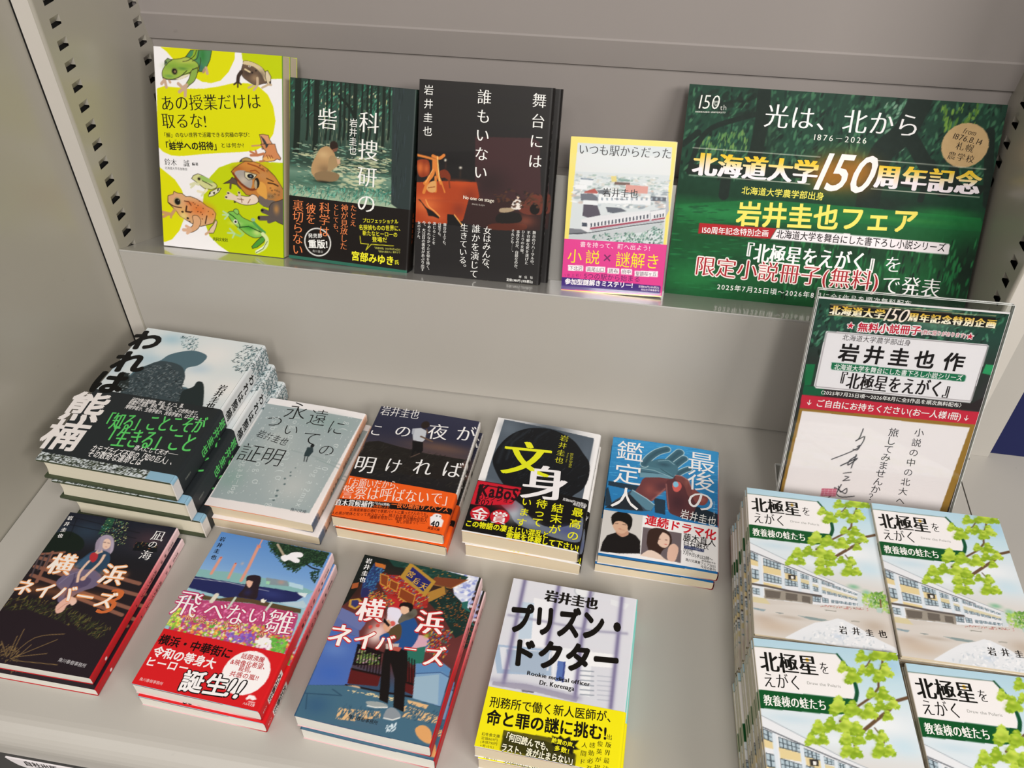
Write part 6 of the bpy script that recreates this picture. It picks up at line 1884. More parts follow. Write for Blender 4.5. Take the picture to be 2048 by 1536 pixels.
['p','b4c6d0',[32.1,94.3,34.1,94.5,34.1,96.6,32,96.5],0],
['p','b4c6d0',[32,96.9,34,97,34,98.8,32,98.8],0],
['p','b4c6d0',[34.8,94.6,36.9,94.9,36.7,96.8,34.7,96.6],0],
['p','b4c6d0',[34.7,97,36.8,97.1,36.6,98.8,34.6,98.8],0],
['p','46525a',[38.8,94.3,46.1,95.8,45.9,100.3,38.9,100.1],0],
['p','b4c6d0',[39.1,94.8,40.9,95.2,40.9,97.3,39.1,97],0],
['p','b4c6d0',[39.1,97.5,41,97.7,40.9,99.6,39.2,99.5],0],
['p','b4c6d0',[41.6,95.3,43.4,95.6,43.4,97.6,41.6,97.3],0],
['p','b4c6d0',[41.5,97.8,43.3,98,43.3,99.8,41.5,99.7],0],
['p','b4c6d0',[44,95.8,45.8,96.1,45.8,97.9,43.9,97.7],0],
['p','b4c6d0',[44,98,45.7,98.3,45.7,99.8,43.9,99.8],0],
['p','46525a',[47.2,96.2,53.2,97.4,53,101.3,47.3,100.9],0],
['p','b4c6d0',[47.4,96.6,48.9,96.9,49,98.6,47.5,98.4],0],
['p','b4c6d0',[47.5,98.7,49,98.9,49,100.6,47.5,100.4],0],
['p','b4c6d0',[49.5,97.1,51,97.4,50.9,98.9,49.4,98.8],0],
['p','b4c6d0',[49.5,99.1,50.9,99.3,50.9,100.7,49.4,100.6],0],
['p','b4c6d0',[51.4,97.4,52.9,97.7,52.9,99.2,51.5,99],0],
['p','b4c6d0',[51.4,99.3,52.9,99.5,52.8,100.9,51.4,100.7],0],
['p','46525a',[0.4,105.9,6.3,106.3,6.2,112.3,0.8,111.9],0],
['p','b4c6d0',[0.8,106.4,3,106.6,3.1,108.9,0.9,108.7],0],
['p','b4c6d0',[1,109.1,3.1,109.3,3.2,111.5,1.1,111.3],0],
['p','b4c6d0',[3.8,106.7,5.9,106.8,5.9,109.1,3.7,108.9],0],
['p','b4c6d0',[3.8,109.4,5.9,109.5,5.9,111.7,3.8,111.5],0],
['p','46525a',[47,105.7,53.1,106.3,52.8,111.2,47,111.1],0],
['p','b4c6d0',[47.3,106.2,48.8,106.2,48.8,108.3,47.3,108.3],0],
['p','b4c6d0',[47.2,108.6,48.7,108.8,48.7,110.6,47.2,110.5],0],
['p','b4c6d0',[49.3,106.3,50.8,106.4,50.7,108.4,49.2,108.4],0],
['p','b4c6d0',[49.2,108.8,50.7,108.9,50.6,110.7,49.2,110.6],0],
['p','b4c6d0',[51.3,106.5,52.8,106.7,52.7,108.5,51.2,108.5],0],
['p','b4c6d0',[51.2,108.9,52.6,109,52.6,110.7,51.1,110.6],0],
['p','46525a',[54.2,106.1,59.1,106.6,58.7,110.8,53.9,111],0],
['p','b4c6d0',[54.4,106.5,56.3,106.7,56.2,108.5,54.3,108.4],0],
['p','b4c6d0',[54.3,108.8,56.1,108.8,56.1,110.4,54.2,110.5],0],
['p','b4c6d0',[56.9,106.7,58.8,106.8,58.6,108.5,56.7,108.5],0],
['p','b4c6d0',[56.8,108.8,58.5,108.8,58.5,110.4,56.6,110.5],0],
['p','46525a',[54.9,89.8,58.3,91,58,93.8,54.6,93.2],0],
['p','b4c6d0',[55.1,90.2,56.4,90.6,56.3,91.8,54.9,91.4],0],
['p','b4c6d0',[54.9,91.7,56.2,92,56.1,93.1,54.8,92.9],0],
['p','b4c6d0',[56.7,90.8,58.1,91.1,57.9,92.3,56.6,91.9],0],
['p','b4c6d0',[56.6,92.2,57.9,92.5,57.8,93.5,56.5,93.2],0],
['p','46525a',[54.5,98.9,57.9,99.5,57.6,102.4,54.2,101.9],0],
['p','b4c6d0',[54.7,99.2,56,99.4,55.9,100.5,54.6,100.3],0],
['p','b4c6d0',[54.6,100.5,55.9,100.7,55.8,101.9,54.4,101.7],0],
['p','b4c6d0',[56.4,99.4,57.7,99.7,57.6,100.8,56.3,100.6],0],
['p','b4c6d0',[56.2,100.8,57.6,101,57.5,102.1,56.1,101.9],0],
['p','46525a',[61.2,107.1,63.7,107.3,63.4,109.9,60.9,109.9],0],
['p','b4c6d0',[61.4,107.3,62.3,107.4,62.2,108.4,61.3,108.4],0],
['p','b4c6d0',[61.2,108.6,62.1,108.7,62,109.6,61.1,109.7],0],
['p','b4c6d0',[62.6,107.4,63.5,107.5,63.4,108.5,62.5,108.5],0],
['p','b4c6d0',[62.5,108.7,63.4,108.8,63.3,109.6,62.4,109.7],0],
['p','46525a',[59,91.1,62.3,92.2,62,94.8,58.6,94.2],0],
['p','b4c6d0',[59.1,91.4,60.4,91.8,60.3,92.9,59,92.5],0],
['p','b4c6d0',[59,92.8,60.3,93.1,60.2,94.1,58.9,93.9],0],
['p','b4c6d0',[60.8,91.9,62.1,92.3,62,93.4,60.7,93],0],
['p','b4c6d0',[60.6,93.3,62,93.6,61.9,94.5,60.5,94.3],0],
['p','46525a',[58.6,99.5,62,100.1,61.7,102.8,58.3,102.3],0],
['p','b4c6d0',[58.8,99.8,60.1,100,60,101,58.7,100.8],0],
['p','b4c6d0',[58.6,101,60,101.3,59.9,102.3,58.5,102.1],0],
['p','b4c6d0',[60.5,100.1,61.8,100.3,61.7,101.3,60.4,101.1],0],
['p','b4c6d0',[60.3,101.3,61.7,101.5,61.5,102.5,60.2,102.3],0],
['p','46525a',[64.4,107.1,66.9,107.3,66.6,109.8,64.1,109.8],0],
['p','b4c6d0',[64.6,107.3,65.5,107.4,65.4,108.4,64.5,108.4],0],
['p','b4c6d0',[64.5,108.6,65.3,108.6,65.2,109.5,64.3,109.6],0],
['p','b4c6d0',[65.8,107.4,66.7,107.4,66.6,108.4,65.7,108.4],0],
['p','b4c6d0',[65.7,108.6,66.6,108.6,66.5,109.5,65.6,109.6],0],
['p','46525a',[63,92.3,66.3,93.4,66.1,95.8,62.7,95.1],0],
['p','b4c6d0',[63.2,92.6,64.5,92.9,64.4,94,63,93.6],0],
['p','b4c6d0',[63,93.9,64.3,94.2,64.2,95.2,62.9,94.9],0],
['p','b4c6d0',[64.8,93.1,66.1,93.6,66,94.5,64.7,94.1],0],
['p','b4c6d0',[64.7,94.4,66,94.7,65.9,95.5,64.6,95.3],0],
['p','46525a',[62.7,100.1,66,100.8,65.8,103.2,62.4,102.7],0],
['p','b4c6d0',[62.9,100.3,64.2,100.7,64.1,101.6,62.7,101.3],0],
['p','b4c6d0',[62.7,101.6,64,101.8,63.9,102.7,62.6,102.5],0],
['p','b4c6d0',[64.5,100.7,65.8,100.9,65.7,101.8,64.4,101.6],0],
['p','b4c6d0',[64.4,101.8,65.7,102,65.6,102.9,64.3,102.7],0],
['p','46525a',[67.6,107.1,70.1,107.3,69.8,109.7,67.3,109.7],0],
['p','b4c6d0',[67.8,107.2,68.7,107.3,68.6,108.3,67.7,108.2],0],
['p','b4c6d0',[67.7,108.5,68.5,108.5,68.4,109.4,67.6,109.5],0],
['p','b4c6d0',[69,107.4,69.9,107.4,69.8,108.4,68.9,108.4],0],
['p','b4c6d0',[68.9,108.6,69.8,108.6,69.7,109.5,68.8,109.5],0],
['p','46525a',[67,93.5,70.3,94.6,70.1,96.8,66.7,96.1],0],
['p','b4c6d0',[67.2,93.8,68.5,94.2,68.4,95.1,67.1,94.7],0],
['p','b4c6d0',[67.1,95,68.4,95.3,68.3,96.2,67,95.9],0],
['p','b4c6d0',[68.8,94.3,70.1,94.8,70.1,95.6,68.7,95.2],0],
['p','b4c6d0',[68.7,95.5,70,95.7,70,96.5,68.6,96.2],0],
['p','46525a',[66.8,100.8,70.1,101.4,69.8,103.6,66.5,103.1],0],
['p','b4c6d0',[66.9,101,68.2,101.2,68.1,102.1,66.8,101.9],0],
['p','b4c6d0',[66.8,102.1,68.1,102.3,68,103.1,66.7,103],0],
['p','b4c6d0',[68.6,101.3,69.9,101.5,69.8,102.4,68.5,102.2],0],
['p','b4c6d0',[68.5,102.3,69.8,102.6,69.7,103.3,68.4,103.2],0],
['p','46525a',[70.9,107.1,73.3,107.3,73,109.6,70.6,109.6],0],
['p','b4c6d0',[71,107.2,71.9,107.3,71.8,108.3,70.9,108.2],0],
['p','b4c6d0',[70.9,108.5,71.7,108.5,71.6,109.4,70.8,109.3],0],
['p','b4c6d0',[72.2,107.4,73.1,107.4,73,108.3,72.1,108.2],0],
['p','b4c6d0',[72.1,108.5,73,108.5,72.9,109.4,72,109.3],0],
['p','46525a',[71.1,94.7,74.3,95.8,74.1,97.7,70.8,97.1],0],
['p','b4c6d0',[71.2,95,72.5,95.4,72.4,96.2,71.1,95.8],0],
['p','b4c6d0',[71.1,96,72.4,96.4,72.3,97.2,71,97],0],
['p','b4c6d0',[72.9,95.5,74.2,95.9,74.1,96.6,72.8,96.3],0],
['p','b4c6d0',[72.7,96.5,74.1,96.8,74,97.5,72.6,97.2],0],
['p','46525a',[70.8,101.4,74.1,102,73.9,104,70.6,103.5],0],
['p','b4c6d0',[71,101.6,72.3,101.8,72.2,102.6,70.9,102.4],0],
['p','b4c6d0',[70.8,102.6,72.2,102.8,72.1,103.6,70.8,103.4],0],
['p','b4c6d0',[72.6,102,73.9,102.2,73.8,103,72.5,102.7],0],
['p','b4c6d0',[72.5,102.9,73.8,103.1,73.7,103.8,72.4,103.6],0],
['p','46525a',[74.1,107,76.5,107.3,76.2,109.5,73.8,109.5],0],
['p','b4c6d0',[74.2,107.2,75.1,107.3,75,108.2,74.1,108.1],0],
['p','b4c6d0',[74.1,108.3,75,108.4,74.8,109.3,74,109.2],0],
['p','b4c6d0',[75.4,107.4,76.3,107.4,76.2,108.3,75.3,108.2],0],
['p','b4c6d0',[75.3,108.5,76.2,108.5,76.1,109.3,75.2,109.2],0],
['p','46525a',[75.1,95.9,78.3,97,78.1,98.7,74.8,98.1],0],
['p','b4c6d0',[75.2,96.1,76.5,96.6,76.4,97.4,75.1,97],0],
['p','b4c6d0',[75.1,97.1,76.4,97.5,76.3,98.1,75,97.9],0],
['p','b4c6d0',[76.8,96.7,78.1,97.1,78.1,97.7,76.8,97.4],0],
['p','b4c6d0',[76.7,97.5,78,97.8,78,98.5,76.7,98.2],0],
['p','46525a',[74.8,102,78.2,102.7,77.9,104.4,74.6,103.9],0],
['p','b4c6d0',[75,102.2,76.3,102.4,76.2,103.1,74.9,102.9],0],
['p','b4c6d0',[74.9,103.1,76.2,103.3,76.1,104,74.8,103.8],0],
['p','b4c6d0',[76.7,102.5,78,102.8,77.9,103.5,76.6,103.3],0],
['p','b4c6d0',[76.6,103.4,77.9,103.6,77.8,104.2,76.5,104],0],
['p','46525a',[77.3,107,79.7,107.3,79.4,109.4,77,109.4],0],
['p','b4c6d0',[77.4,107.2,78.3,107.3,78.2,108.2,77.3,108.1],0],
['p','b4c6d0',[77.3,108.3,78.1,108.4,78,109.2,77.2,109.1],0],
['p','b4c6d0',[78.6,107.3,79.5,107.4,79.4,108.2,78.5,108.2],0],
['p','b4c6d0',[78.5,108.3,79.4,108.4,79.3,109.2,78.4,109.1],0],
['p','46525a',[79,97.1,82.3,98.2,82.1,99.7,78.8,99],0],
['p','b4c6d0',[79.2,97.3,80.5,97.8,80.4,98.4,79.1,98.1],0],
['p','b4c6d0',[79.1,98.2,80.4,98.5,80.3,99.1,79,98.9],0],
['p','b4c6d0',[80.8,97.9,82.1,98.3,82,98.8,80.7,98.5],0],
['p','b4c6d0',[80.7,98.6,82,98.9,82,99.5,80.6,99.3],0],
['p','46525a',[78.9,102.6,82.2,103.3,82,104.8,78.7,104.3],0],
['p','b4c6d0',[79,102.8,80.3,103,80.3,103.7,78.9,103.5],0],
['p','b4c6d0',[78.9,103.6,80.2,103.8,80.2,104.4,78.9,104.2],0],
['p','b4c6d0',[80.7,103.1,82,103.3,81.9,104,80.6,103.8],0],
['p','b4c6d0',[80.6,103.9,81.9,104.1,81.8,104.6,80.5,104.4],0],
['p','46525a',[80.4,107,82.9,107.3,82.6,109.2,80.2,109.2],0],
['p','b4c6d0',[80.6,107.2,81.5,107.3,81.4,108.1,80.5,108.1],0],
['p','b4c6d0',[80.5,108.2,81.3,108.3,81.2,109.1,80.4,109],0],
['p','b4c6d0',[81.8,107.3,82.7,107.4,82.6,108.2,81.7,108.1],0],
['p','b4c6d0',[81.7,108.3,82.6,108.3,82.5,109.1,81.6,109],0],
['l','dde6ee',2.6,[7.4,74.2,7.4,112.4],0],
['l','dde6ee',2.6,[25.3,80.6,24.9,102.8],0],
['l','dde6ee',2.6,[37.9,85.3,37.6,102.3],0],
['l','dde6ee',2.6,[46.8,88.4,46.6,103],0],
['l','dde6ee',2.6,[53.9,90.6,53.4,105.1],0],
['l','9aa4ac',0.5,[-0,61,50.9,84.3,84.9,96.5],0],
['l','4c5058',0.8,[0.1,69.5,25.4,78.8,48.8,86.9,64.7,92.1],0],
['l','5c5450',2,[0.6,102.5,12,102.8,30.9,104.6,53.4,105.1],0],
['p','9c9488',[9.6,104.9,47,105.7,46.3,113.9,35.6,113.6,9.5,114.8],0],
['p','6c645c',[10.4,106.4,22.6,106.5,21.3,112.8,10.5,113.6],0],
['p','6c645c',[26.3,106.5,35.3,106.6,34.8,112.7,25.8,113.1],0],
['p','6c645c',[38.8,107.1,45.1,107.1,44.6,113.2,38.3,113.1],0],
['p','d8cca4',[0.5,114.2,10.4,114.7,13.7,119.5,0.3,120.2],0],
['p','3c3834',[29.4,88.5,35.4,88.3,35,92.7,29.2,93.1],0],
['p','f0eee8',[31.6,89.6,33.9,89.5,33.5,92,31.5,92.2],0],
['p','d4dce0',[82.1,96.9,85.7,96.9,85.2,108.9,80.9,109.7],0],
['s','7ab890',80.1,91.7,4.7,2.3,0.9],
['s','88c098',89.4,95.7,3.7,2.8,0.9],
['d',['9cc850','b8d868','7cac58','a8c890'],160,[85.6,97.4,102.3,93.5,107.3,101.4,105.6,112.4,85.2,107.3],3.5,2,20,80,1],
['d',['7cac48','5c8c40'],60,[93.1,95.1,102.4,92.4,102.4,104.4,92.6,105],3,1.5,60,60,2],
['l','7a5c44',1.2,[98.1,112.6,99.4,100.5],0],
['p','b8ccc4',[95.1,108.8,99.6,108.1,98.2,114.7,94.7,114.8],0],
['p','d6cfc8',[0.3,119.6,13.7,119.5,53.4,113.8,89,112,106.1,114.4,109.1,138.5,104.2,152.6,-1,149.2],0],
['s','c8b4a0',16.1,139.1,19.7,6.2,0.8],
['s','b8a08c',7.6,133.3,10.8,4.2,0.5],
['s','e0dcd8',53,118.2,27.4,3.3,0.7],
['s','b4a08c',91.3,126.3,10.8,6.4,0.6],
['s','a89684',27.3,128.9,11.8,1.7,0.5],
['p','8c9c9c',[33.7,126.2,45.2,125.8,57.4,126.4,51.9,128.3,43.2,128.3],0],
['p','8ca0a8',[0.1,124.5,9.9,125,8,126.9,0.9,126],0],
['p','7c8888',[16,125.7,24,125.8,20.4,126.9],0],
['p','8a8a80',[54.8,117.3,63.7,116.9,63.6,117.6,55.6,117.9],0],
['p','8a8a80',[73.8,123.9,80.8,123.5,80.3,124.2,74.2,124.5],0],
['d',['b05048','7c6c64','c87068'],80,[52.6,112.9,89.2,110.4,88.9,112.6,52.4,115.1],1.2,0.7,10,60,3],
['p','e8eaee',[23.4,147,35.4,137.9,46.5,130.3,57.3,126.9,63.8,123.7,68.1,124,78,128.5,93.9,138,104.2,142.3,107.4,148.6,108.5,151.9,14.3,167.9],0],
['s','c8d4e4',62.8,140.3,5.3,3.1,0.9],
['s','d8dce0',50.1,146.5,17.7,6.1,0.6],
['d',['dce0e4','f4f4f6','c8d0d8'],120,[33.1,144.4,64.5,125.7,97.5,142.4,100.8,147.8,32.9,147.4],4,1.5,30,60,4],
['l','6a5038',2.4,[106.4,34.7,96.3,38.9,89.5,46.9,80.1,54.6,69.7,63.5,64.4,69.2],0],
['l','6a5038',1.6,[86,30,80.3,37.3,69.8,45.3,54.2,59],0],
['l','6a5038',1.6,[86,30,87.6,20.8,92.3,10.9,94.1,3.9],0],
['l','6a5038',1,[86.1,5.3,81.3,12.8,74.8,17.8],0],
['l','6a5038',1,[77.4,61,80.5,66.4,81.8,70.9],0],
['l','6a5038',1,[65.4,69,60.9,75.6],0],
['p','c0d850',[73.7,12.5,74,11,73.5,10.8,72.7,10.5,73.5,9.3,73,8.5,74.3,7.9,75.3,6.8,76.3,7.4,77.2,7.1,77.4,7.9,78.5,8.1,78,9.4,78.1,10.4,77.2,10.8,76.4,11.5,75.6,11.2,75,11.5],0],
['s','7c9a20',75.5,9.4,2.3,1.5,0.75],
['s','d8e460',75.5,8.3,1.1,0.8,0.7],
['p','a8c83a',[78.8,6.6,79.9,6.1,80.5,5.7,80.7,4.6,81.9,4.8,82.7,4.6,83.3,5.3,83.9,6,83.5,7,83.4,7.8,82.7,8.4,82,9.5,80.9,9.5,79.7,9.9,79.5,9.1,78.7,8.7,79.1,7.9,79.3,7.3],0],
['s','7c9a20',81.3,7.9,2.2,1.5,0.75],
['s','d8e460',80.8,7,1.1,0.8,0.7],
['p','92b42c',[76.2,3.8,77.1,2.9,77.3,2.3,76.7,1.7,77.9,1.1,78.3,0.4,79.3,0.3,80.4,-0,80.6,1,81.2,1.3,81,2.2,81.2,3.1,80.2,3.8,79.5,4.8,78.8,4.6,77.7,4.9,77.8,3.9,77.1,4],0],
['s','7c9a20',79,2.7,2,1.4,0.75],
['s','d8e460',78.5,1.8,1,0.7,0.7],
['p','a8c83a',[74.2,8.3,74.6,7,74.9,6.2,74.3,4.9,76,4,76.8,2.6,78.6,3.1,80.4,2.6,80.7,4,81.9,4.4,81.5,5.8,81.9,7.4,80.2,8.5,79,10.1,77.9,9.4,76.1,10.3,76,9,75.6,8.5],0],
['s','7c9a20',78.2,6.7,3.3,2.2,0.75],
['s','d8e460',77.4,5.3,1.7,1.2,0.7],
['p','92b42c',[90.4,2.2,90.5,3.4,89.7,4.6,90.9,5.1,89.9,6.5,89.3,7.7,87.6,8.1,86.1,9,85.2,8.1,84,7.9,83.7,6.9,82.9,5.7,84.1,4.3,84.7,2.6,86,2.8,87.5,1.5,88.2,2.1,88.8,2.6],0],
['s','7c9a20',85.3,6.9,3.2,2.2,0.75],
['s','d8e460',87.7,4.9,1.6,1.2,0.7],
['p','c0d850',[97.3,6.6,95.9,6.7,95.2,7.2,94.2,8.2,93.1,7.6,92,7.6,91.5,6.5,90.8,5.3,92.4,3.8,92.8,2.7,94.1,2.2,95.5,0.5,96.7,1.3,98.6,1.1,97.9,2.7,98.6,3.7,97.4,4.6,97.6,5.5],0],
['s','7c9a20',93.5,4.9,3.1,2.1,0.75],
['s','d8e460',95.7,3,1.6,1.1,0.7],
['p','a8c83a',[95.6,-4.1,94.8,-3.2,93.9,-2.5,94.3,-1.2,92.7,-0.8,91.7,0.3,90.4,-0.4,89,-0.5,89.3,-2.1,88.6,-2.9,89.6,-4,89.6,-5.7,91.3,-6.1,92.7,-7.4,93.5,-6.7,94.7,-6.5,94.4,-5.4,95.1,-5],0],
['s','7c9a20',90.3,-2.6,2.9,1.9,0.75],
['s','d8e460',92.9,-4.4,1.4,1,0.7],
['p','b8d444',[98.9,0.4,96.2,2.2,95.6,3.5,94.9,5,92.7,5.6,91.4,7.6,89.5,6.5,87,6.3,87.5,3.9,86.7,2.5,87.8,0.9,87.9,-1.7,90.6,-2.7,93.1,-5,93.8,-2.9,96.3,-3.3,96,-1.5,96.4,-0.5],0],
['s','7c9a20',89.2,3.1,4.7,3.2,0.75],
['s','d8e460',93.3,0.2,2.4,1.7,0.7],
['p','a8c83a',[101,3.1,100.4,4.3,99.8,4.9,100,5.6,99.3,6.4,98.8,7.2,97.6,7.1,96.2,7.7,96.1,6.5,95.5,5.9,95.7,5.1,95.5,4.2,96.4,3.1,97.3,2.3,98,2.7,99.3,2,99.5,2.7,99.7,3.2],0],
['s','7c9a20',96.6,5.7,2.3,1.5,0.75],
['s','d8e460',98.5,4.3,1.1,0.8,0.7],
['p','92b42c',[104.1,6.6,103.2,6.6,102.7,6,101.8,6.7,101.1,6.3,100.7,5.7,100.8,4.8,100.9,3.7,101.8,3.1,102.4,2.2,103.3,2.3,104.5,1.6,105.1,2.3,106.1,2.7,105.8,3.5,105.6,4.5,105,5,104.4,5.4],0],
['s','7c9a20',102.4,4.3,2.2,1.5,0.75],
['s','d8e460',103.6,3,1.1,0.8,0.7],
['p','c0d850',[104,-1,102.7,-0.5,102.1,-0.2,102,1,101,0.7,100.1,1.4,99.7,0.4,98.9,-0.1,99.4,-1,99.4,-1.8,100,-2.3,100.4,-3.5,101.5,-3.5,102.8,-4.1,102.8,-3.2,104.1,-3.1,103,-2.2,103.5,-1.7],0],
['s','7c9a20',100.2,-1,2,1.4,0.75],
['s','d8e460',101.9,-2.2,1,0.7,0.7],
['p','92b42c',[105.5,3.2,103.7,3.9,102.8,4.6,102.1,5.6,100.6,5.7,99.3,6.5,98.5,5.3,97.1,4.6,98,3,97.7,1.7,98.9,0.7,99.9,-0.7,101.6,-1,103.4,-1.8,103.6,-0.5,105.4,-0.3,103.9,1.2,104.1,1.9],0],
['s','7c9a20',99.4,3.1,3.3,2.2,0.75],
['s','d8e460',102.2,1,1.7,1.2,0.7],
['p','c0d850',[59.3,21.5,59,21,59.4,20.2,58.4,20,59.2,19,59,18.3,60.1,17.8,61.1,16.9,61.9,17.5,62.8,17.5,62.8,18.3,63.5,18.8,63.2,19.8,63,20.8,62,21.2,61.3,22,60.6,21.5,60.2,21.2],0],
['s','7c9a20',60.9,19.5,2.1,1.4,0.75],
['s','d8e460',60.8,18.6,1,0.7,0.7],
['p','a8c83a',[64.3,16.5,65.3,16.3,65.8,15.9,66.2,14.8,67.1,15.3,67.9,15.2,68.4,15.9,68.9,16.6,68.2,17.6,68.1,18.4,67.2,18.7,66.6,19.9,65.5,19.7,64.5,19.7,64.4,18.9,63.5,18.6,64.2,17.8,64.6,17.3],0],
['s','7c9a20',66.2,18.2,2,1.3,0.75],
['s','d8e460',65.9,17.4,1,0.7,0.7],
['p','92b42c',[61.8,14,62,13.3,62.5,12.8,62.2,12.2,63.2,11.6,63.6,11,64.6,11.4,65.6,11.1,65.5,12.2,66.1,12.5,65.6,13.2,65.8,14.1,64.9,14.5,64.1,15.5,63.4,15.2,62.4,15.5,62.5,14.7,62.3,14.3],0],
['s','7c9a20',64,13.5,1.8,1.2,0.75],
['s','d8e460',63.5,12.7,0.9,0.7,0.7],
['p','c4dc54',[59.4,18,60.1,16.8,61.1,16.1,60.5,14.9,61.9,14.2,62.7,12.8,64.2,13.6,65.9,13.3,66,14.7,66.4,15.6,66.2,16.7,66.3,18.1,64.7,19,63.4,20.3,62.3,20.1,61.2,19.9,60.8,19,60.8,18.3],0],
['s','7c9a20',63.4,17.1,3,2,0.75],
['s','d8e460',62.6,15.9,1.5,1.1,0.7],
['p','92b42c',[67.5,29.6,66.3,30,65.5,29.6,64.4,30.3,63.6,29.4,62.5,29.5,62.5,28.2,62.4,26.7,63.8,25.8,64.5,24.8,65.7,24.7,67.2,23.4,68.3,24.2,69.8,24.6,69,25.9,70,27.2,68,27.6,67.8,28.4],0],
['s','7c9a20',64.7,27.2,3,2,0.75],
['s','d8e460',66.5,25.5,1.5,1,0.7],
['p','c0d850',[69,27.7,69.2,26.5,69.4,25.7,68.8,24.9,70,23.9,70.2,22.6,71.8,22.4,73.4,21.6,74,22.9,75.1,23.1,75,24.1,75.9,25.1,74.8,26.5,74.1,28,72.9,27.7,71.4,28.8,71.3,27.3,70.5,27.5],0],
['s','7c9a20',72.3,25.3,2.9,1.9,0.75],
['s','d8e460',71.8,24.1,1.4,1,0.7],
['p','a8c83a',[68.7,22.4,68,21.4,67.9,20.4,66.6,20.8,66.5,19.6,66.4,18.7,67.5,17.6,68,16.2,69.5,16.4,70.6,15.5,71.2,16.3,72.4,16.4,72.4,17.7,73,18.8,72.3,19.5,71.6,20.9,70.5,20.6,69.8,20.7],0],
['s','7c9a20',69.2,18.6,2.7,1.8,0.75],
['s','d8e460',69.7,17.2,1.3,0.9,0.7],
['p','a8c83a',[67.4,29.5,66.8,27.5,66.1,26.8,63.6,27.7,64.4,25.3,63.5,24.2,65.3,22.3,66.4,20.2,68.7,20.4,70.3,19.5,71.7,20,74.2,19.9,74.2,22.2,74.4,24,73.2,25.5,71.9,26.8,70.3,27,69.2,27.7],0],
['s','7c9a20',68.2,23.8,4.3,2.9,0.75],
['s','d8e460',69.1,21.6,2.2,1.5,0.7],
['p','92b42c',[72.4,21.1,72.7,20.4,73.1,19.8,72.8,19.2,73.7,18.8,74,17.9,75.1,18.1,76.1,17.7,76.3,18.6,76.7,18.9,76.5,19.6,76.8,20.4,75.9,21,75.3,21.9,74.7,21.7,73.7,22.1,73.5,21.5,73.1,21.3],0],
['s','7c9a20',74.8,20.2,1.9,1.2,0.75],
['s','d8e460',74.4,19.3,0.9,0.7,0.7],
['p','92b42c',[79,16,79.9,16.3,80.3,16.5,81.1,15.8,81.6,16.5,82.4,16.5,82,17.6,81.9,18.5,81,18.9,80.5,19.7,79.9,19.7,78.9,20.2,78.4,19.7,77.7,19.4,78.1,18.7,77.5,17.9,78.5,17.5,78.9,17.1],0],
['s','7c9a20',79.6,19,1.8,1.2,0.75],
['s','d8e460',79.7,18.1,0.9,0.6,0.7],
['p','c0d850',[75.7,13.8,76.5,13.5,76.8,13.1,77.2,12.5,77.9,12.5,78.6,12,79,12.8,79.6,13.2,79.4,13.9,79.3,14.5,78.8,14.9,78.4,15.8,77.6,15.8,76.7,16.2,76.5,15.7,75.9,15.4,76.1,14.8,76,14.5],0],
['s','7c9a20',77.7,14.7,1.7,1.1,0.75],
['s','d8e460',77.3,14,0.8,0.6,0.7],
['p','b8d444',[73.5,16.5,75,15.9,75.8,15.4,76.1,14.2,77.5,14.1,78.5,13.9,79.1,15,80.5,15.3,79.6,16.7,79.8,17.6,78.8,18.3,78.3,19.8,76.8,19.8,75.4,20.4,75.2,19.4,74.1,19.1,74.7,18.1,74.5,17.5],0],
['s','7c9a20',77.1,18,2.7,1.8,0.75],
['s','d8e460',76.4,16.8,1.4,1,0.7],
['p','a8c83a',[77.5,22,77.9,20.9,78.2,20.2,77.7,19.6,78.2,18.8,78.2,17.9,79.5,17.5,80.9,16.9,81.6,17.5,82.4,17.7,82.2,18.6,82.9,19.3,82.4,20.4,81.9,21.5,80.9,21.8,79.8,22.5,79.6,21.4,78.8,21.7],0],
['s','7c9a20',80.2,19.7,2.2,1.5,0.75],
['s','d8e460',79.9,18.7,1.1,0.8,0.7],
['p','a8c83a',[84.1,15.7,85.3,15.6,86,15.7,86.6,14.6,87.4,15.2,88.2,15.2,88.5,16.1,89,16.9,88,17.9,87.7,18.7,86.8,18.9,85.9,19.8,85,19.4,84,19.5,84.1,18.7,83.6,18,84.2,17.4,84.3,16.8],0],
['s','7c9a20',85.9,18.3,2.2,1.4,0.75],
['s','d8e460',85.7,17.3,1.1,0.8,0.7],
['p','92b42c',[81.1,13.2,82,12.5,82.2,12.1,82.3,11.3,83.2,10.9,83.8,10.5,84.6,10.7,85.6,10.8,85.5,11.8,85.8,12.4,85.2,13,85.2,14,84.1,14.8,83.2,15.2,82.6,14.9,81.5,15.1,82,13.9,81.6,13.6],0],
['s','7c9a20',83.7,13.2,2,1.3,0.75],
['s','d8e460',83.1,12.3,1,0.7,0.7],
['p','92b42c',[78.8,17.1,80,16,80.4,15.3,80.1,13.8,82.2,13.8,83.1,12.5,84.5,12.9,86,13.4,85.9,14.8,86.6,15.8,85.7,17.1,85.6,18.8,83.7,19.3,82.1,20.7,81.3,19.8,79.9,19.7,79.9,18.6,79.7,17.9],0],
['s','7c9a20',82.9,17.1,3.3,2.2,0.75],
['s','d8e460',82,15.7,1.6,1.2,0.7],
['p','c0d850',[93,17.5,92.2,18.7,91.9,19.4,92.4,20.2,91.2,21.1,90.7,22.2,89.3,22.2,87.8,22.3,87.4,21.2,86.5,20.7,86.8,19.6,86.7,18.5,87.9,17.4,88.9,15.8,90,16.1,91.4,15.7,91.3,17.2,91.9,17.3],0],
['s','7c9a20',88.1,20.3,2.8,1.9,0.75],
['s','d8e460',90.4,18.6,1.4,1,0.7],
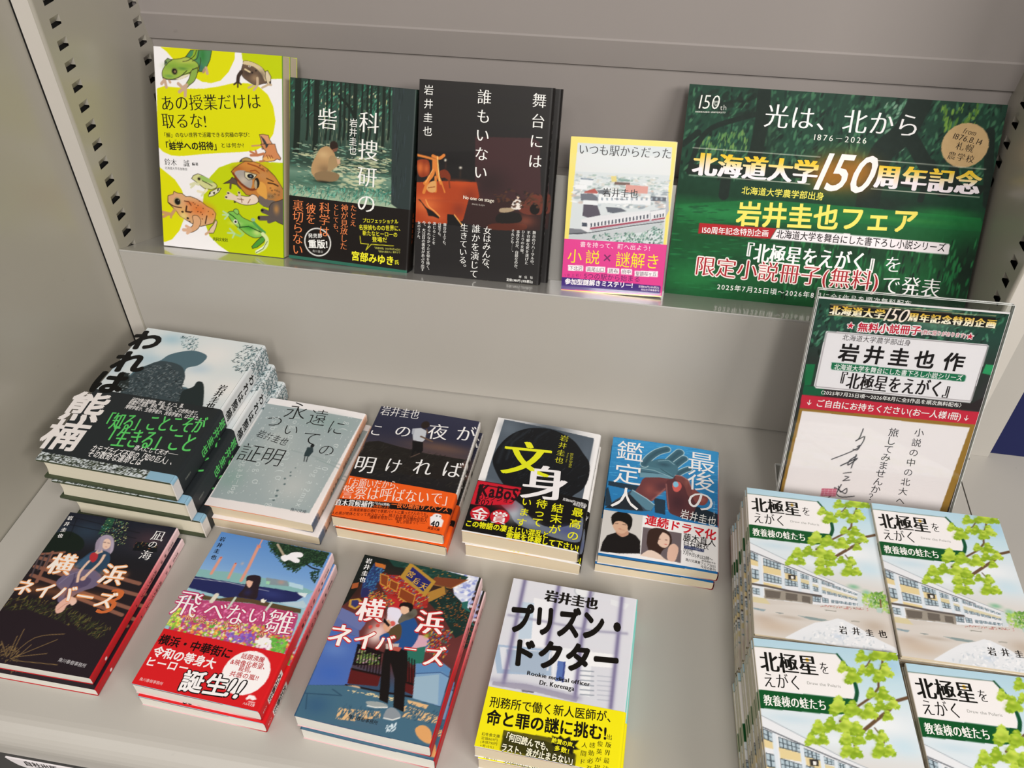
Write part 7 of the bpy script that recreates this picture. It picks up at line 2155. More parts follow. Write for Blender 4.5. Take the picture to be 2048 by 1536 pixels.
['p','c0d850',[97.4,21.7,96.2,20.9,95.5,20.8,94.6,21.5,93.7,20.9,92.7,20.7,93,19.3,92.9,17.9,94.6,17.1,95.3,16.1,96.4,16,97.9,15,98.8,16,99.6,16.7,99.5,17.7,99.8,19,98.1,19.2,97.9,20.1],0],
['s','7c9a20',95.2,18.6,2.7,1.8,0.75],
['s','d8e460',96.7,17.1,1.4,1,0.7],
['p','a8c83a',[97.1,12.3,95.4,12.7,94.9,13.2,94.7,14.3,93.5,14.3,92.4,14.8,91.9,13.7,90.9,13.2,91.3,12.1,91.1,11.2,92.1,10.4,92.9,9.3,94,9.2,95.6,8.3,95.8,9.3,97.1,9.6,95.9,10.8,96.2,11.4],0],
['s','7c9a20',92.5,12.2,2.5,1.7,0.75],
['s','d8e460',94.6,10.6,1.3,0.9,0.7],
['p','c4dc54',[98.2,17,96.3,17.9,95.5,18.7,94.7,20.2,93,20.3,91.6,20.9,90.3,19.9,88.8,18.9,89.8,16.9,89.7,15.5,90.9,14.1,91.9,12.2,94.2,12,96.7,10.8,96.7,12.6,98.5,13.1,97,14.9,97.4,15.7],0],
['s','7c9a20',91.4,17.1,4.1,2.7,0.75],
['s','d8e460',94.9,14.6,2,1.5,0.7],
['p','92b42c',[87.3,25.8,86.1,25.7,85.5,25.8,84.7,26.9,84.1,25.9,83,26.3,83,25.2,82.5,24.2,83.8,23.4,84.1,22.4,85,22.1,86.1,21,87,21.7,87.8,21.9,87.9,22.7,88.6,23.4,87.3,24.1,87.5,24.8],0],
['s','7c9a20',84.5,24.1,2.2,1.5,0.75],
['s','d8e460',86,22.8,1.1,0.8,0.7],
['p','92b42c',[88.2,24.8,88.3,23.9,88.2,23.4,87.6,23,88.5,22.1,88.3,21.2,89.5,20.8,90.7,20,91.4,20.8,92,20.9,92.3,21.5,93,22.2,92.4,23.2,92,24.4,91.1,24.4,90.1,25.1,89.7,24.4,88.9,24.8],0],
['s','7c9a20',90.2,22.7,2.2,1.4,0.75],
['s','d8e460',90,21.8,1.1,0.8,0.7],
['p','c0d850',[88.1,20.3,87.5,19.8,87.2,19.4,86.2,19.7,86.3,18.7,85.8,18.3,86.7,17.3,87,16.4,88.1,16.2,88.8,15.4,89.4,15.9,90.3,15.8,90.6,16.6,91.3,17.3,90.5,18,90.3,19.2,89.4,19.1,88.9,19.3],0],
['s','7c9a20',88,17.7,2,1.3,0.75],
['s','d8e460',88.6,16.6,1,0.7,0.7],
['p','a8c83a',[87.4,25.8,86.7,24.4,86.1,24,84.2,25.1,84.6,23.2,83.2,22.7,84.6,21.1,85.4,19.2,87.1,19.1,88.4,18.3,89.4,18.8,91,18.5,91.6,19.8,91.9,20.9,91.2,22.1,90.9,23.7,89.3,23.5,88.7,24.5],0],
['s','7c9a20',87.2,21.6,3.3,2.1,0.75],
['s','d8e460',88.2,19.9,1.6,1.1,0.7],
['p','a8c83a',[76,39.5,76,38.8,76.1,38.2,75.5,37.9,76,37.2,75.9,36.4,77.1,36.1,77.8,35.2,78.4,36,79.3,35.7,79.3,36.5,80.3,36.8,79.6,37.8,79.4,38.6,78.6,39.1,77.9,39.6,77.4,39.2,76.9,39.3],0],
['s','7c9a20',77.7,37.5,1.8,1.2,0.75],
['s','d8e460',77.5,36.7,0.9,0.6,0.7],
['p','a8c83a',[80.6,34.7,81.6,34.6,82,34.4,82.4,33.8,83.2,34,84,33.5,84.2,34.4,84.8,35,84.1,35.8,84,36.5,83.2,36.8,82.6,37.7,81.9,37.4,80.6,37.9,80.7,37.1,80.2,36.6,80.6,36,80.7,35.5],0],
['s','7c9a20',82.3,36.4,1.8,1.2,0.75],
['s','d8e460',82,35.6,0.9,0.6,0.7],
['p','92b42c',[78.1,32.8,78.6,32.1,79.1,31.7,78.8,31,79.7,30.6,80.2,30,81,30.4,81.9,30.1,81.9,31,82.3,31.4,81.9,32,82,32.7,81.2,33.1,80.5,33.9,79.9,33.7,79.3,33.7,79.1,33.2,78.7,33.1],0],
['s','7c9a20',80.5,32.3,1.6,1.1,0.75],
['s','d8e460',80.1,31.6,0.8,0.6,0.7],
['p','b8d444',[76.4,36.1,76.8,35.1,77.6,34.5,77,33.3,78.8,33,79.3,31.7,80.7,32.3,82.2,32.1,82.2,33.3,82.9,34,82.3,35.1,82.3,36.2,81.1,37.2,79.8,38.4,79.2,37.5,77.6,38.1,77.7,37,77.1,36.6],0],
['s','7c9a20',79.9,35.4,2.7,1.7,0.75],
['s','d8e460',79.1,34.3,1.3,0.9,0.7],
['p','c0d850',[87.7,36.2,87,37.2,87,37.8,87.1,38.6,86,39.3,85.5,40.3,84.2,40.1,82.9,40.5,82.5,39.7,81.7,39.2,82.2,38.1,81.8,37,83,36.2,83.9,35.2,85,34.9,86.3,34.4,86.4,35.5,87,35.8],0],
['s','7c9a20',83.2,38.7,2.6,1.7,0.75],
['s','d8e460',85.3,37.2,1.3,0.9,0.7],
['p','c0d850',[91.6,39.5,90.7,39.5,89.9,39.3,89,39.9,88.4,39.1,87.3,39.1,87.9,37.8,87.8,36.5,89.1,35.8,89.7,34.9,90.7,35,92.1,34,92.9,34.9,94,35.3,93.6,36.3,93.8,37.5,92.6,37.9,92,38.3],0],
['s','7c9a20',89.7,37.1,2.5,1.6,0.75],
['s','d8e460',91.1,35.8,1.2,0.9,0.7],
['p','a8c83a',[91.4,31.4,89.9,31.8,89.3,32.1,89,33,88,33,87.1,33.6,86.6,32.8,85.5,32.5,86.3,31.2,86,30.5,86.9,29.9,87.5,28.8,88.6,28.7,90.1,27.8,90.4,28.6,91.2,29.1,90.4,30.2,90.9,30.6],0],
['s','7c9a20',87.2,31.4,2.3,1.5,0.75],
['s','d8e460',89.1,30,1.2,0.8,0.7],
['p','92b42c',[93.1,35.9,90.8,36.5,90.3,37.5,89.4,38.7,87.7,39,86.2,39.9,85.4,38,83.9,37.4,84.9,35.6,84.6,34.4,85.8,33.2,86.7,31.2,88.5,31.6,90.6,30.6,91.3,31.5,93.4,31.9,91.3,33.8,91.9,34.6],0],
['s','7c9a20',86.2,35.8,3.7,2.4,0.75],
['s','d8e460',89.4,33.5,1.9,1.3,0.7],
['p','92b42c',[47.4,54.8,47.8,53.5,48.1,52.6,47.2,51.8,48.4,50.6,48.8,49.2,50.7,49,52.7,48.1,53.3,49.8,54.5,50,54.2,51.3,55.4,52.6,53.7,53.9,52.9,55.3,51.5,55.5,49.8,56.5,49.8,54.8,48.9,54.7],0],
['s','7c9a20',51.1,52.5,3.3,2.1,0.75],
['s','d8e460',50.5,51.1,1.6,1.1,0.7],
['p','92b42c',[57.8,46.5,59.3,46.6,60.1,46.4,61.3,45.1,62.3,45.9,63.5,46.1,63.4,47.8,63.5,49.1,62.4,50.3,61.6,51.4,60.3,51.6,58.9,52.7,57.7,51.9,56.2,51.7,56.6,50.5,55.7,49.3,57.1,48.6,57.5,47.8],0],
['s','7c9a20',59.5,50.5,3.2,2,0.75],
['s','d8e460',59.4,49.1,1.6,1.1,0.7],
['p','c0d850',[52.1,42.5,53.3,41.7,54.2,41.2,54.4,40.1,55.8,39.9,56.7,38.6,57.7,39.9,59,40.3,58.6,41.7,59.1,42.5,58.2,43.5,57.8,44.8,56.2,45.4,54.7,46.3,54.3,45.1,52.4,45.5,53.2,44.1,52.7,43.5],0],
['s','7c9a20',56,43.3,2.9,1.9,0.75],
['s','d8e460',55.2,42.1,1.5,1,0.7],
['p','c4dc54',[48.2,47.8,50.9,46.3,51.6,45.2,52.4,43.7,54.4,42.7,56.3,41.4,58.1,42.9,60.4,43.6,59.5,46.1,60.4,47.6,58.5,49.1,58.1,51.5,55.3,52.4,53.2,53.1,52,52.2,50.3,51.6,51.1,49.8,49.3,49.2],0],
['s','7c9a20',55,48.9,4.8,3.1,0.75],
['s','d8e460',53.7,46.9,2.4,1.6,0.7],
['p','a8c83a',[59.7,56.7,59.6,55.3,59.3,54.6,57.6,55,58.5,53.3,57.8,52.6,59.3,51.4,60.4,50.3,61.7,50.3,62.9,49.8,63.5,50.7,65,50.8,64.9,52.3,64.8,53.4,63.8,54.2,63,55.3,61.9,55.4,61.1,55.7],0],
['s','7c9a20',61.1,52.8,2.9,1.9,0.75],
['s','d8e460',61.4,51.4,1.5,1,0.7],
['p','a8c83a',[64.5,49.9,66.1,49.2,67,48.8,67,47.4,68.6,47.3,69.6,47.1,70.4,47.9,71.8,48.2,71.3,49.5,71.6,50.5,70.4,51.2,70.1,53,68.5,53,67.2,53.4,66.6,52.7,65,52.8,65.9,51.5,65.8,50.9],0],
['s','7c9a20',68.5,51.1,2.8,1.8,0.75],
['s','d8e460',67.8,49.9,1.4,1,0.7],
['p','92b42c',[62.5,46.5,62.8,45.4,63.3,44.6,62,44.1,63.6,43.2,64,42.2,65.3,42,66.6,41.5,67.3,42.3,68.1,42.6,67.8,43.7,68.6,44.7,67.5,45.7,66.7,46.7,65.8,46.8,64.3,47.9,64.2,46.7,63.4,46.5],0],
['s','7c9a20',65.5,44.6,2.6,1.7,0.75],
['s','d8e460',64.9,43.5,1.3,0.9,0.7],
['p','a8c83a',[59.9,52.3,59.7,51,60.8,49.6,59.8,48.5,61.8,47.2,61.6,45.2,64.1,44.9,66.5,44.3,67.3,46.1,69,46.3,68.7,48,69.5,49.4,67.8,51.3,66.6,53.1,65,53.5,62.7,54.8,62.7,52.4,61.3,52.7],0],
['s','7c9a20',64.5,49.6,4.2,2.7,0.75],
['s','d8e460',63.7,47.8,2.1,1.5,0.7],
['p','c0d850',[76.3,51.2,75.3,52.5,74.5,53.2,74.9,54.2,73.2,54.8,72.6,56,71.3,55.2,69.6,55.7,69.7,54.3,69,53.7,69.3,52.6,69.3,51.3,70.8,50.7,72,49.1,73.1,49.4,74.7,49,74.1,50.7,74.8,51],0],
['s','7c9a20',70.5,53.7,2.9,1.9,0.75],
['s','d8e460',73,51.9,1.5,1,0.7],
['p','c0d850',[79.4,55,78.3,54.4,77.7,54,76.4,55.1,76.3,53.6,74.7,53.7,76,52,76,50.8,77.5,50.3,78.2,49,79.3,49.5,80.8,48.8,81.2,49.9,82.4,50.5,81.7,51.5,81.8,52.8,80.5,52.9,80.1,54.1],0],
['s','7c9a20',77.9,51.9,2.8,1.8,0.75],
['s','d8e460',79.1,50.4,1.4,1,0.7],
['p','a8c83a',[79.4,46.3,78,46.7,77,46.7,76.5,48.1,75.3,47.8,74.4,47.9,73.7,47.2,73.1,46.2,73.6,45.2,73.9,44.2,74.9,43.6,75.7,42.5,77,42.4,78.4,42.1,78.3,43.1,79.9,43.5,78.8,44.5,78.9,45.1],0],
['s','7c9a20',74.9,45.5,2.6,1.7,0.75],
['s','d8e460',76.9,43.9,1.3,0.9,0.7],
['p','b8d444',[80.8,51.5,78.5,52,77.6,52.8,76.7,54.7,74.7,54.2,72.9,54.9,72.4,52.7,70.7,51.8,72.2,49.8,72.2,48.4,73.8,47.2,75.2,45.1,77.4,45.4,79.8,44.7,79.7,46.5,81.5,47.2,79.6,48.8,80,49.8],0],
['s','7c9a20',73.9,50.4,4.2,2.7,0.75],
['s','d8e460',77.3,47.9,2.1,1.4,0.7],
['p','92b42c',[78.6,48.5,79.6,47.3,79.8,46.8,79,46.1,80.5,45.6,80.7,44.6,81.9,44.7,83.1,44.5,83.4,45.5,84.2,45.7,83.8,46.6,84,47.4,83,48.3,82.2,49.3,81.5,49,80.4,49.4,80.3,48.6,79.6,48.7],0],
['s','7c9a20',81.7,47.2,2.2,1.4,0.75],
['s','d8e460',81.2,46.3,1.1,0.8,0.7],
['p','92b42c',[86.7,42.7,87.6,42.8,88.1,43,89.1,42.1,89.6,43,90.4,43.1,90,44.3,89.8,45.3,88.9,45.9,88.4,46.7,87.6,46.7,86.3,47.4,86.1,46.5,84.7,46.3,85.2,45.5,85,44.6,85.9,44,86.3,43.6],0],
['s','7c9a20',87.3,45.8,2.1,1.4,0.75],
['s','d8e460',87.4,44.9,1.1,0.7,0.7],
['p','c0d850',[82.8,40,83.8,39.7,84.1,39.3,84.3,38.4,85.4,38.4,86.1,37.9,86.7,38.6,87.5,39.1,87.1,40,87.2,40.7,86.3,41.3,85.9,42.1,84.9,42.2,83.9,42.7,83.5,42.2,82.6,42,83.2,41.2,82.9,40.7],0],
['s','7c9a20',85.1,41,2,1.3,0.75],
['s','d8e460',84.6,40.2,1,0.7,0.7],
['p','92b42c',[80.2,43.1,82.1,42.5,82.6,41.8,83.3,40.7,84.8,40.4,86.1,39.7,86.7,41.3,88.1,41.7,87.3,43.2,87.4,44.3,86.4,45.3,85.7,46.9,84.1,46.7,82.4,47.5,81.8,46.7,80,46.4,81.7,44.9,81.3,44.2],0],
['s','7c9a20',84.3,44.7,3.2,2.1,0.75],
['s','d8e460',83.6,43.4,1.6,1.1,0.7],
['p','a8c83a',[93.8,42.3,93.2,43.3,92.8,43.8,93.3,44.5,92.1,45.2,91.7,46.1,90.5,46,89.3,46.3,89.2,45.2,88.5,45,88.6,44.1,88.3,43.1,89.4,42.2,90.2,41.3,91.1,41.5,92.3,41,92,42.1,92.9,42],0],
['s','7c9a20',89.6,44.6,2.2,1.4,0.75],
['s','d8e460',91.4,43.3,1.1,0.8,0.7],
['p','a8c83a',[97,45.6,96,45.1,95.4,45,94.4,46,93.9,45.1,93.2,44.9,93.5,43.8,93.7,42.7,94.8,42.1,95.3,41.4,96,41.3,97,40.9,97.8,41.4,98.7,41.7,98.5,42.5,98.6,43.5,97.7,43.9,97.3,44.4],0],
['s','7c9a20',95.2,43.3,2.1,1.4,0.75],
['s','d8e460',96.3,42.1,1.1,0.7,0.7],
['p','92b42c',[96.4,38.4,95.6,38.9,95.1,39.3,94.7,39.9,93.7,40,92.9,40.5,92.4,39.8,91.5,39.4,92.2,38.4,92.1,37.7,92.7,37,93.2,36,94.3,36,95.3,35.7,95.5,36.3,96.3,36.6,95.9,37.2,95.9,37.8],0],
['s','7c9a20',93,38.4,2,1.3,0.75],
['s','d8e460',94.7,37.2,1,0.7,0.7],
['p','c4dc54',[97.7,42.1,96.5,43.1,95.5,43.4,95.1,45,93.4,44.6,92.2,45,91.5,43.9,89.7,43.9,90.8,42.1,90.7,40.9,91.9,40,92.5,38.3,94.2,38.4,95.9,37.7,96.3,38.8,97.5,39.2,97.2,40.2,97,41],0],
['s','7c9a20',92.2,42.1,3.2,2.1,0.75],
['s','d8e460',94.9,40.2,1.6,1.1,0.7],
['p','c0d850',[87.5,54.7,86.4,54.7,86,54.8,85.4,55.7,84.8,55,83.8,55.2,84,54.3,83.6,53.5,84.6,52.8,84.9,52.2,85.6,51.8,86.3,51.4,87.1,51.7,87.9,51.8,87.7,52.4,88.5,53,87.5,53.4,87.6,54],0],
['s','7c9a20',85.2,53.5,1.8,1.2,0.75],
['s','d8e460',86.4,52.4,0.9,0.6,0.7],
['p','c0d850',[88,54.2,88.1,53.3,88.2,52.8,87.6,52.5,88.2,51.8,88.1,51.1,89.3,50.9,90.2,50.3,90.7,50.8,91.4,50.8,91.6,51.4,92.1,51.9,91.5,52.7,91.3,53.7,90.5,53.6,89.8,54.3,89.4,53.8,88.8,54],0],
['s','7c9a20',89.8,52.3,1.8,1.1,0.75],
['s','d8e460',89.6,51.6,0.9,0.6,0.7],
['p','a8c83a',[88.1,50.4,87.6,50,87.5,49.5,86.7,49.9,86.6,49.2,86.1,48.9,86.6,48.1,87,47.3,88,47.1,88.6,46.6,89.1,46.9,90,46.8,90.2,47.5,90.4,48,90.1,48.6,89.8,49.5,89.1,49.5,88.8,49.9],0],
['s','7c9a20',88,48.4,1.6,1,0.75],
['s','d8e460',88.5,47.5,0.8,0.6,0.7],
['p','a8c83a',[87.6,54.4,86.9,53.7,86.4,53.5,85,54.1,85,52.9,84.7,52.1,85.5,51,85.7,49.6,87.4,49.5,88.4,48.6,89.1,49.2,90.8,48.7,90.9,50,91.6,51,90.4,51.7,90.1,52.8,89.2,53.1,88.5,53.7],0],
['s','7c9a20',87.4,51.4,2.6,1.7,0.75],
['s','d8e460',88.2,50.1,1.3,0.9,0.7],
['p','92b42c',[33.7,71.2,33.6,70.3,33.6,69.7,32.8,69.4,33.5,68.3,33.5,67.5,34.5,66.8,35.7,65.8,36.8,66.5,37.7,66.6,38.2,67.3,38.9,68,38.4,69.1,38.1,70.3,37.1,70.5,36.1,71.3,35.4,70.8,34.9,70.8],0],
['s','7c9a20',35.7,68.8,2.5,1.6,0.75],
['s','d8e460',35.5,67.7,1.3,0.8,0.7],
['p','92b42c',[39.9,65.3,41,65,41.5,64.5,42.1,64,43.1,64,44.1,63.6,44.6,64.5,45.1,65.5,44.3,66.6,44.3,67.5,43.4,67.9,42.5,69,41.4,68.6,40,69,40.2,68,38.9,67.6,40.1,66.7,39.7,66.2],0],
['s','7c9a20',42.1,67.3,2.4,1.5,0.75],
['s','d8e460',41.6,66.3,1.2,0.8,0.7],
['p','c0d850',[36.5,62.4,36.9,61.6,37.3,61,36.7,60.2,38.2,59.8,38.9,59.2,39.8,59.2,41,59.3,41.1,60.3,41.7,60.7,41.3,61.6,41.6,62.6,40.3,63.1,39.3,64.2,38.7,63.6,37.5,63.9,37.6,63,37.3,62.7],0],
['s','7c9a20',39.3,61.8,2.2,1.4,0.75],
['s','d8e460',38.6,60.9,1.1,0.8,0.7],
['p','b8d444',[33.9,66.9,34.8,65.7,35.2,64.8,35,63.5,36.6,62.5,37.7,61.2,39.5,61.9,41.7,61.3,41.8,63.2,42.6,64.1,41.7,65.5,42.4,67.4,40.3,68.3,38.7,69.9,37.4,69.4,35.6,69.5,35.5,68.2,35.1,67.5],0],
['s','7c9a20',38.6,66,3.7,2.3,0.75],
['s','d8e460',37.6,64.6,1.8,1.2,0.7],
['p','a8c83a',[41.1,68.1,41.6,66.9,41.8,66.3,41,65.6,42.3,64.6,42.7,63.7,44,63.5,45.4,63.3,45.9,64,46.7,64.4,46.7,65.2,47.6,66.1,46.2,67,45.7,68.6,44.7,68.3,43.5,68.9,43.3,67.8,42.7,67.7],0],
['s','7c9a20',44.3,66.1,2.5,1.6,0.75],
['s','d8e460',43.8,65.1,1.3,0.8,0.7],
['p','a8c83a',[49.4,61.5,50.4,61.3,51.1,61.7,52,60.8,52.8,61.4,53.7,61.4,53.6,62.6,54,63.6,52.9,64.4,52.5,65.4,51.4,65.5,50.2,66.5,49.5,65.7,48.4,65.4,48.2,64.7,47.7,63.7,49,63.3,49.2,62.5],0],
['s','7c9a20',50.7,64.6,2.4,1.5,0.75],
['s','d8e460',50.6,63.5,1.2,0.8,0.7],
['p','92b42c',[44.8,58.7,46,58,46.6,57.6,46.6,56.7,47.8,56.6,48.6,55.7,49.4,56.4,50.4,56.9,50.2,57.9,50.4,58.6,49.7,59.3,49.5,60.4,48.2,60.9,47.1,61.2,46.4,60.9,45.6,60.6,46.1,59.7,45.6,59.3],0],
['s','7c9a20',48,59.1,2.2,1.4,0.75],
['s','d8e460',47.4,58.2,1.1,0.8,0.7],
['p','92b42c',[41.8,62.6,43.6,61.3,44.6,60.5,44.9,59.3,46.8,58.8,48.3,58.1,49.6,58.7,51.4,59.4,50.8,61.1,51.4,62.4,50.2,63.6,49.6,65.2,47.7,65.9,45.6,67.2,44.8,66.1,43.8,65.4,44.2,64.1,43.2,63.6],0],
['s','7c9a20',47.3,63.3,3.7,2.3,0.75],
['s','d8e460',46.3,61.9,1.8,1.2,0.7],
['p','c0d850',[58.1,62.8,56.7,64.1,56.3,64.8,56.4,65.6,55.3,66.4,54.5,67.2,53.2,67,51.7,67.1,51.4,66,50.6,65.3,51.2,64.2,51.1,62.9,52.6,62,53.9,60.5,54.6,61.5,56.2,60.9,56.2,62.1,56.5,62.6],0],
['s','7c9a20',52.4,65.2,2.9,1.8,0.75],
['s','d8e460',54.8,63.5,1.4,1,0.7],
['p','c0d850',[61.2,66.6,60.2,66.1,59.6,65.6,58.1,66.7,57.9,65.3,57,65,57.4,63.7,57.7,62.3,59.3,61.9,60,60.9,61.1,60.9,62.6,60.2,63,61.5,64.5,62,63.3,63.1,63.5,64.2,62.5,64.7,61.9,65.1],0],
['s','7c9a20',59.7,63.4,2.8,1.8,0.75],
['s','d8e460',60.9,62,1.4,0.9,0.7],
['p','a8c83a',[60.9,57.8,59.6,58.2,58.7,58.5,58.2,59.5,57.1,59.1,56,60,55.7,58.6,54.7,58.1,55.4,56.9,55.6,56,56.6,55.3,57.3,54.1,58.7,54.1,59.9,54,60,54.9,60.8,55.4,60.4,56.2,60.5,56.8],0],
['s','7c9a20',56.6,57.2,2.6,1.6,0.75],
['s','d8e460',58.6,55.7,1.3,0.9,0.7],
['p','c4dc54',[63,63.3,60.2,63.5,59.5,64.4,58.4,65.8,56.6,65.3,54.7,66.5,53.9,64.7,52.4,63.5,53.7,61.5,54.2,60,55.7,59,56.8,56.6,58.9,57.3,60.9,57,61.3,58.3,63.3,58.9,62.2,60.4,62.1,61.5],0],
['s','7c9a20',55.7,62,4.2,2.6,0.75],
['s','d8e460',59,59.5,2.1,1.4,0.7],
['p','92b42c',[64.9,64.3,64.2,65.4,64,66.1,64.5,66.9,63.3,67.7,62.8,68.7,61.3,68.6,59.9,68.8,59.7,67.6,58.8,67.3,59.2,66.4,58.7,65.3,60,64.6,60.8,63.5,61.7,63.7,63,63,62.9,64.2,63.8,64.2],0],
['s','7c9a20',60.2,67,2.5,1.6,0.75],
['s','d8e460',62.3,65.5,1.3,0.8,0.7],
['p','92b42c',[68.5,67.8,67.5,67.6,66.9,67.2,66,68,65.2,67.5,64.2,67.3,64.6,66.1,64.8,64.9,65.9,64.2,66.5,63.4,67.5,63.4,68.7,62.6,69.5,63.3,70.8,63.7,70.2,64.6,70.3,65.6,69.1,66,68.9,66.7],0],
['s','7c9a20',66.5,65.5,2.4,1.5,0.75],
['s','d8e460',67.9,64.1,1.2,0.8,0.7],
['p','c0d850',[68.1,60,67,60.6,66.2,60.9,65.9,61.9,64.8,61.6,64,62,63.4,61.4,62.3,61.1,63.1,59.9,62.8,59.2,63.7,58.6,64.1,57.7,65.3,57.5,66.4,57.2,66.9,57.5,67.7,57.9,66.9,58.9,67.3,59.3],0],
['s','7c9a20',63.9,60,2.2,1.4,0.75],
['s','d8e460',65.8,58.7,1.1,0.8,0.7],
['p','a8c83a',[69.9,64.2,67.7,65,66.8,65.6,66.2,66.9,64.6,66.9,63.3,67.7,62,66.9,60.9,65.8,61.7,64.1,61.6,62.9,62.7,61.9,63.4,59.9,65.5,59.7,67.2,59.3,68.2,60,69.7,60.7,68.6,62.2,68.7,63],0],
['s','7c9a20',63.1,64.2,3.6,2.3,0.75],
['s','d8e460',66.2,62,1.8,1.2,0.7],
['p','a8c83a',[27.4,79.7,27.8,78.7,28.3,77.9,27.6,77.6,27.9,76.8,27.9,76,29.3,75.7,30.4,75.2,31,75.8,32,75.8,31.9,76.6,32.8,77.3,32.1,78.2,31.5,79.1,30.7,79.2,29.8,79.8,29.3,79.3,28.6,79.4],0],
['s','7c9a20',29.9,77.6,2.1,1.3,0.75],
['s','d8e460',29.6,76.7,1.1,0.7,0.7],
['p','a8c83a',[33.5,74,34.7,74.1,35.2,73.7,35.8,73.1,36.6,73.7,37.4,73.6,37.6,74.4,37.9,75.1,37.1,75.9,36.9,76.6,36.2,76.8,35.3,78,34.3,77.6,33.5,77.4,33.4,76.7,32.7,76.1,33.5,75.5,33.6,75],0],
['s','7c9a20',35.3,76.3,2.1,1.3,0.75],
['s','d8e460',35.1,75.5,1,0.7,0.7],
['p','92b42c',[30.6,71.8,30.9,71.1,31.3,70.7,31.5,70.1,32.3,69.7,32.9,69.2,33.8,69.6,34.7,69.7,34.6,70.5,35.1,71,34.4,71.6,34.4,72.4,33.5,72.9,32.6,73.6,32.1,73.2,30.9,73.5,31.2,72.6,31,72.2],0],
['s','7c9a20',32.9,71.8,1.9,1.2,0.75],
['s','d8e460',32.4,71,1,0.6,0.7],
['p','b8d444',[28.6,75.3,29.6,74.3,30.1,73.6,29.8,72.5,31.2,71.8,32.4,71.3,33.7,71.6,35.5,71.5,35.3,73.2,35.6,74.1,35,75.2,35,76.7,33.3,77.3,31.9,78,30.8,78,29.3,77.9,29.5,76.7,29.3,76],0],
['s','7c9a20',32.4,75.3,3.1,1.9,0.75],
['s','d8e460',31.5,74.1,1.6,1,0.7],
['p','c0d850',[40.5,75.4,39.7,76.1,39.2,76.5,39.3,77.3,38.3,77.6,37.7,78.6,36.8,77.8,35.7,77.7,35.8,76.8,35.4,76.3,35.9,75.6,35.8,74.4,37.1,74,37.9,73.5,38.5,74,39.9,73.6,39.6,74.5,39.6,75],0],
['s','7c9a20',36.5,76.5,2.1,1.3,0.75],
['s','d8e460',38.4,75.2,1.1,0.7,0.7],
['p','c0d850',[42.5,77.8,41.8,77.3,41.4,77,40.5,77.3,40.5,76.2,39.6,76.1,40.4,75,40.8,74,41.8,73.9,42.4,73.3,43.2,73.4,44.3,73.2,44.4,74.1,45.1,74.7,44.6,75.3,44.4,76.1,43.7,76.5,43.2,76.8],0],
['s','7c9a20',41.9,75.2,2.1,1.3,0.75],
['s','d8e460',42.6,74.2,1,0.7,0.7],
['p','a8c83a',[42.3,71.5,41.3,71.7,40.8,71.7,40.3,72.6,39.5,72.5,38.9,72.4,38.8,71.4,38.1,71,38.8,70.1,38.9,69.4,39.7,69.1,40.4,68.3,41.4,68.4,42.2,68.6,42.2,69.2,43,69.6,42.2,70.3,42.4,70.7],0],
['s','7c9a20',39.6,70.6,1.9,1.2,0.75],
['s','d8e460',41,69.5,1,0.6,0.7],
['p','92b42c',[43.6,75.7,41.8,75.7,41,76,40.2,77.2,39,76.9,37.8,76.9,37.2,76,36.2,74.8,37.9,73.4,38.1,72.4,39.3,71.8,40.3,70.3,41.9,70.7,43.6,70.5,43.7,71.7,44.3,72.6,43,73.6,43.6,74.4],0],
['s','7c9a20',39,74.2,3.1,1.9,0.75],
['s','d8e460',41.2,72.4,1.6,1,0.7],
['p','92b42c',[51.9,76.2,51.9,75.4,52.1,74.7,50.9,74.5,51.4,73.5,51.7,72.6,52.8,72,54.1,71.3,55,71.7,56,71.7,56.2,72.6,57,73,56.5,74.3,56.4,75.6,55.3,75.8,54.3,76.4,53.6,75.9,52.9,76.1],0],
['s','7c9a20',53.9,74,2.5,1.6,0.75],
['s','d8e460',53.7,72.9,1.2,0.8,0.7],
['p','92b42c',[57.6,70.2,58.8,69.9,59.8,69.8,60.3,68.8,61.3,69.2,62.4,68.6,62.8,69.7,63.2,70.7,62.4,71.6,62.5,72.6,61.4,73,60.6,74,59.5,73.9,58.3,74,58,73.3,57.5,72.7,57.8,72,58.1,71.3],0],
['s','7c9a20',60.2,72.4,2.4,1.5,0.75],
['s','d8e460',59.8,71.4,1.2,0.8,0.7],
['p','c0d850',[54.5,67.7,55.3,66.8,55.7,66.3,55.6,65.6,56.5,65.1,57.2,64.5,58.2,64.7,59.3,64.5,59.5,65.4,60.1,65.9,59.5,66.7,59.6,67.7,58.6,68.2,57.6,69.2,56.9,68.9,55.9,69.1,55.8,68.3,55.4,68],0],
['s','7c9a20',57.6,67.1,2.2,1.4,0.75],
['s','d8e460',57,66.2,1.1,0.7,0.7],
['p','c4dc54',[52.1,72.1,52.6,70.8,54.1,70,53,68.5,55.1,67.9,55.9,66.5,57.8,67.2,59.7,66.9,59.6,68.7,60.6,69.4,60,70.6,60.5,72.5,58.4,73.4,57,74.4,55.6,74.4,54,74.5,54.4,72.9,53.3,72.7],0],
['s','7c9a20',56.8,71.2,3.6,2.3,0.75],
['s','d8e460',55.8,69.8,1.8,1.2,0.7],
['p','a8c83a',[64.4,74.7,63.4,74.8,62.9,74.8,62.1,75.9,61.4,75.2,60.5,75.2,60.5,74.2,60.2,73.4,61.2,72.5,61.4,71.8,62.3,71.5,63.2,70.9,64,71.2,65,71.3,64.9,72,65.7,72.7,64.4,73.3,64.6,73.8],0],
['s','7c9a20',61.9,73.3,2.1,1.3,0.75],
['s','d8e460',63.3,72.1,1.1,0.7,0.7],
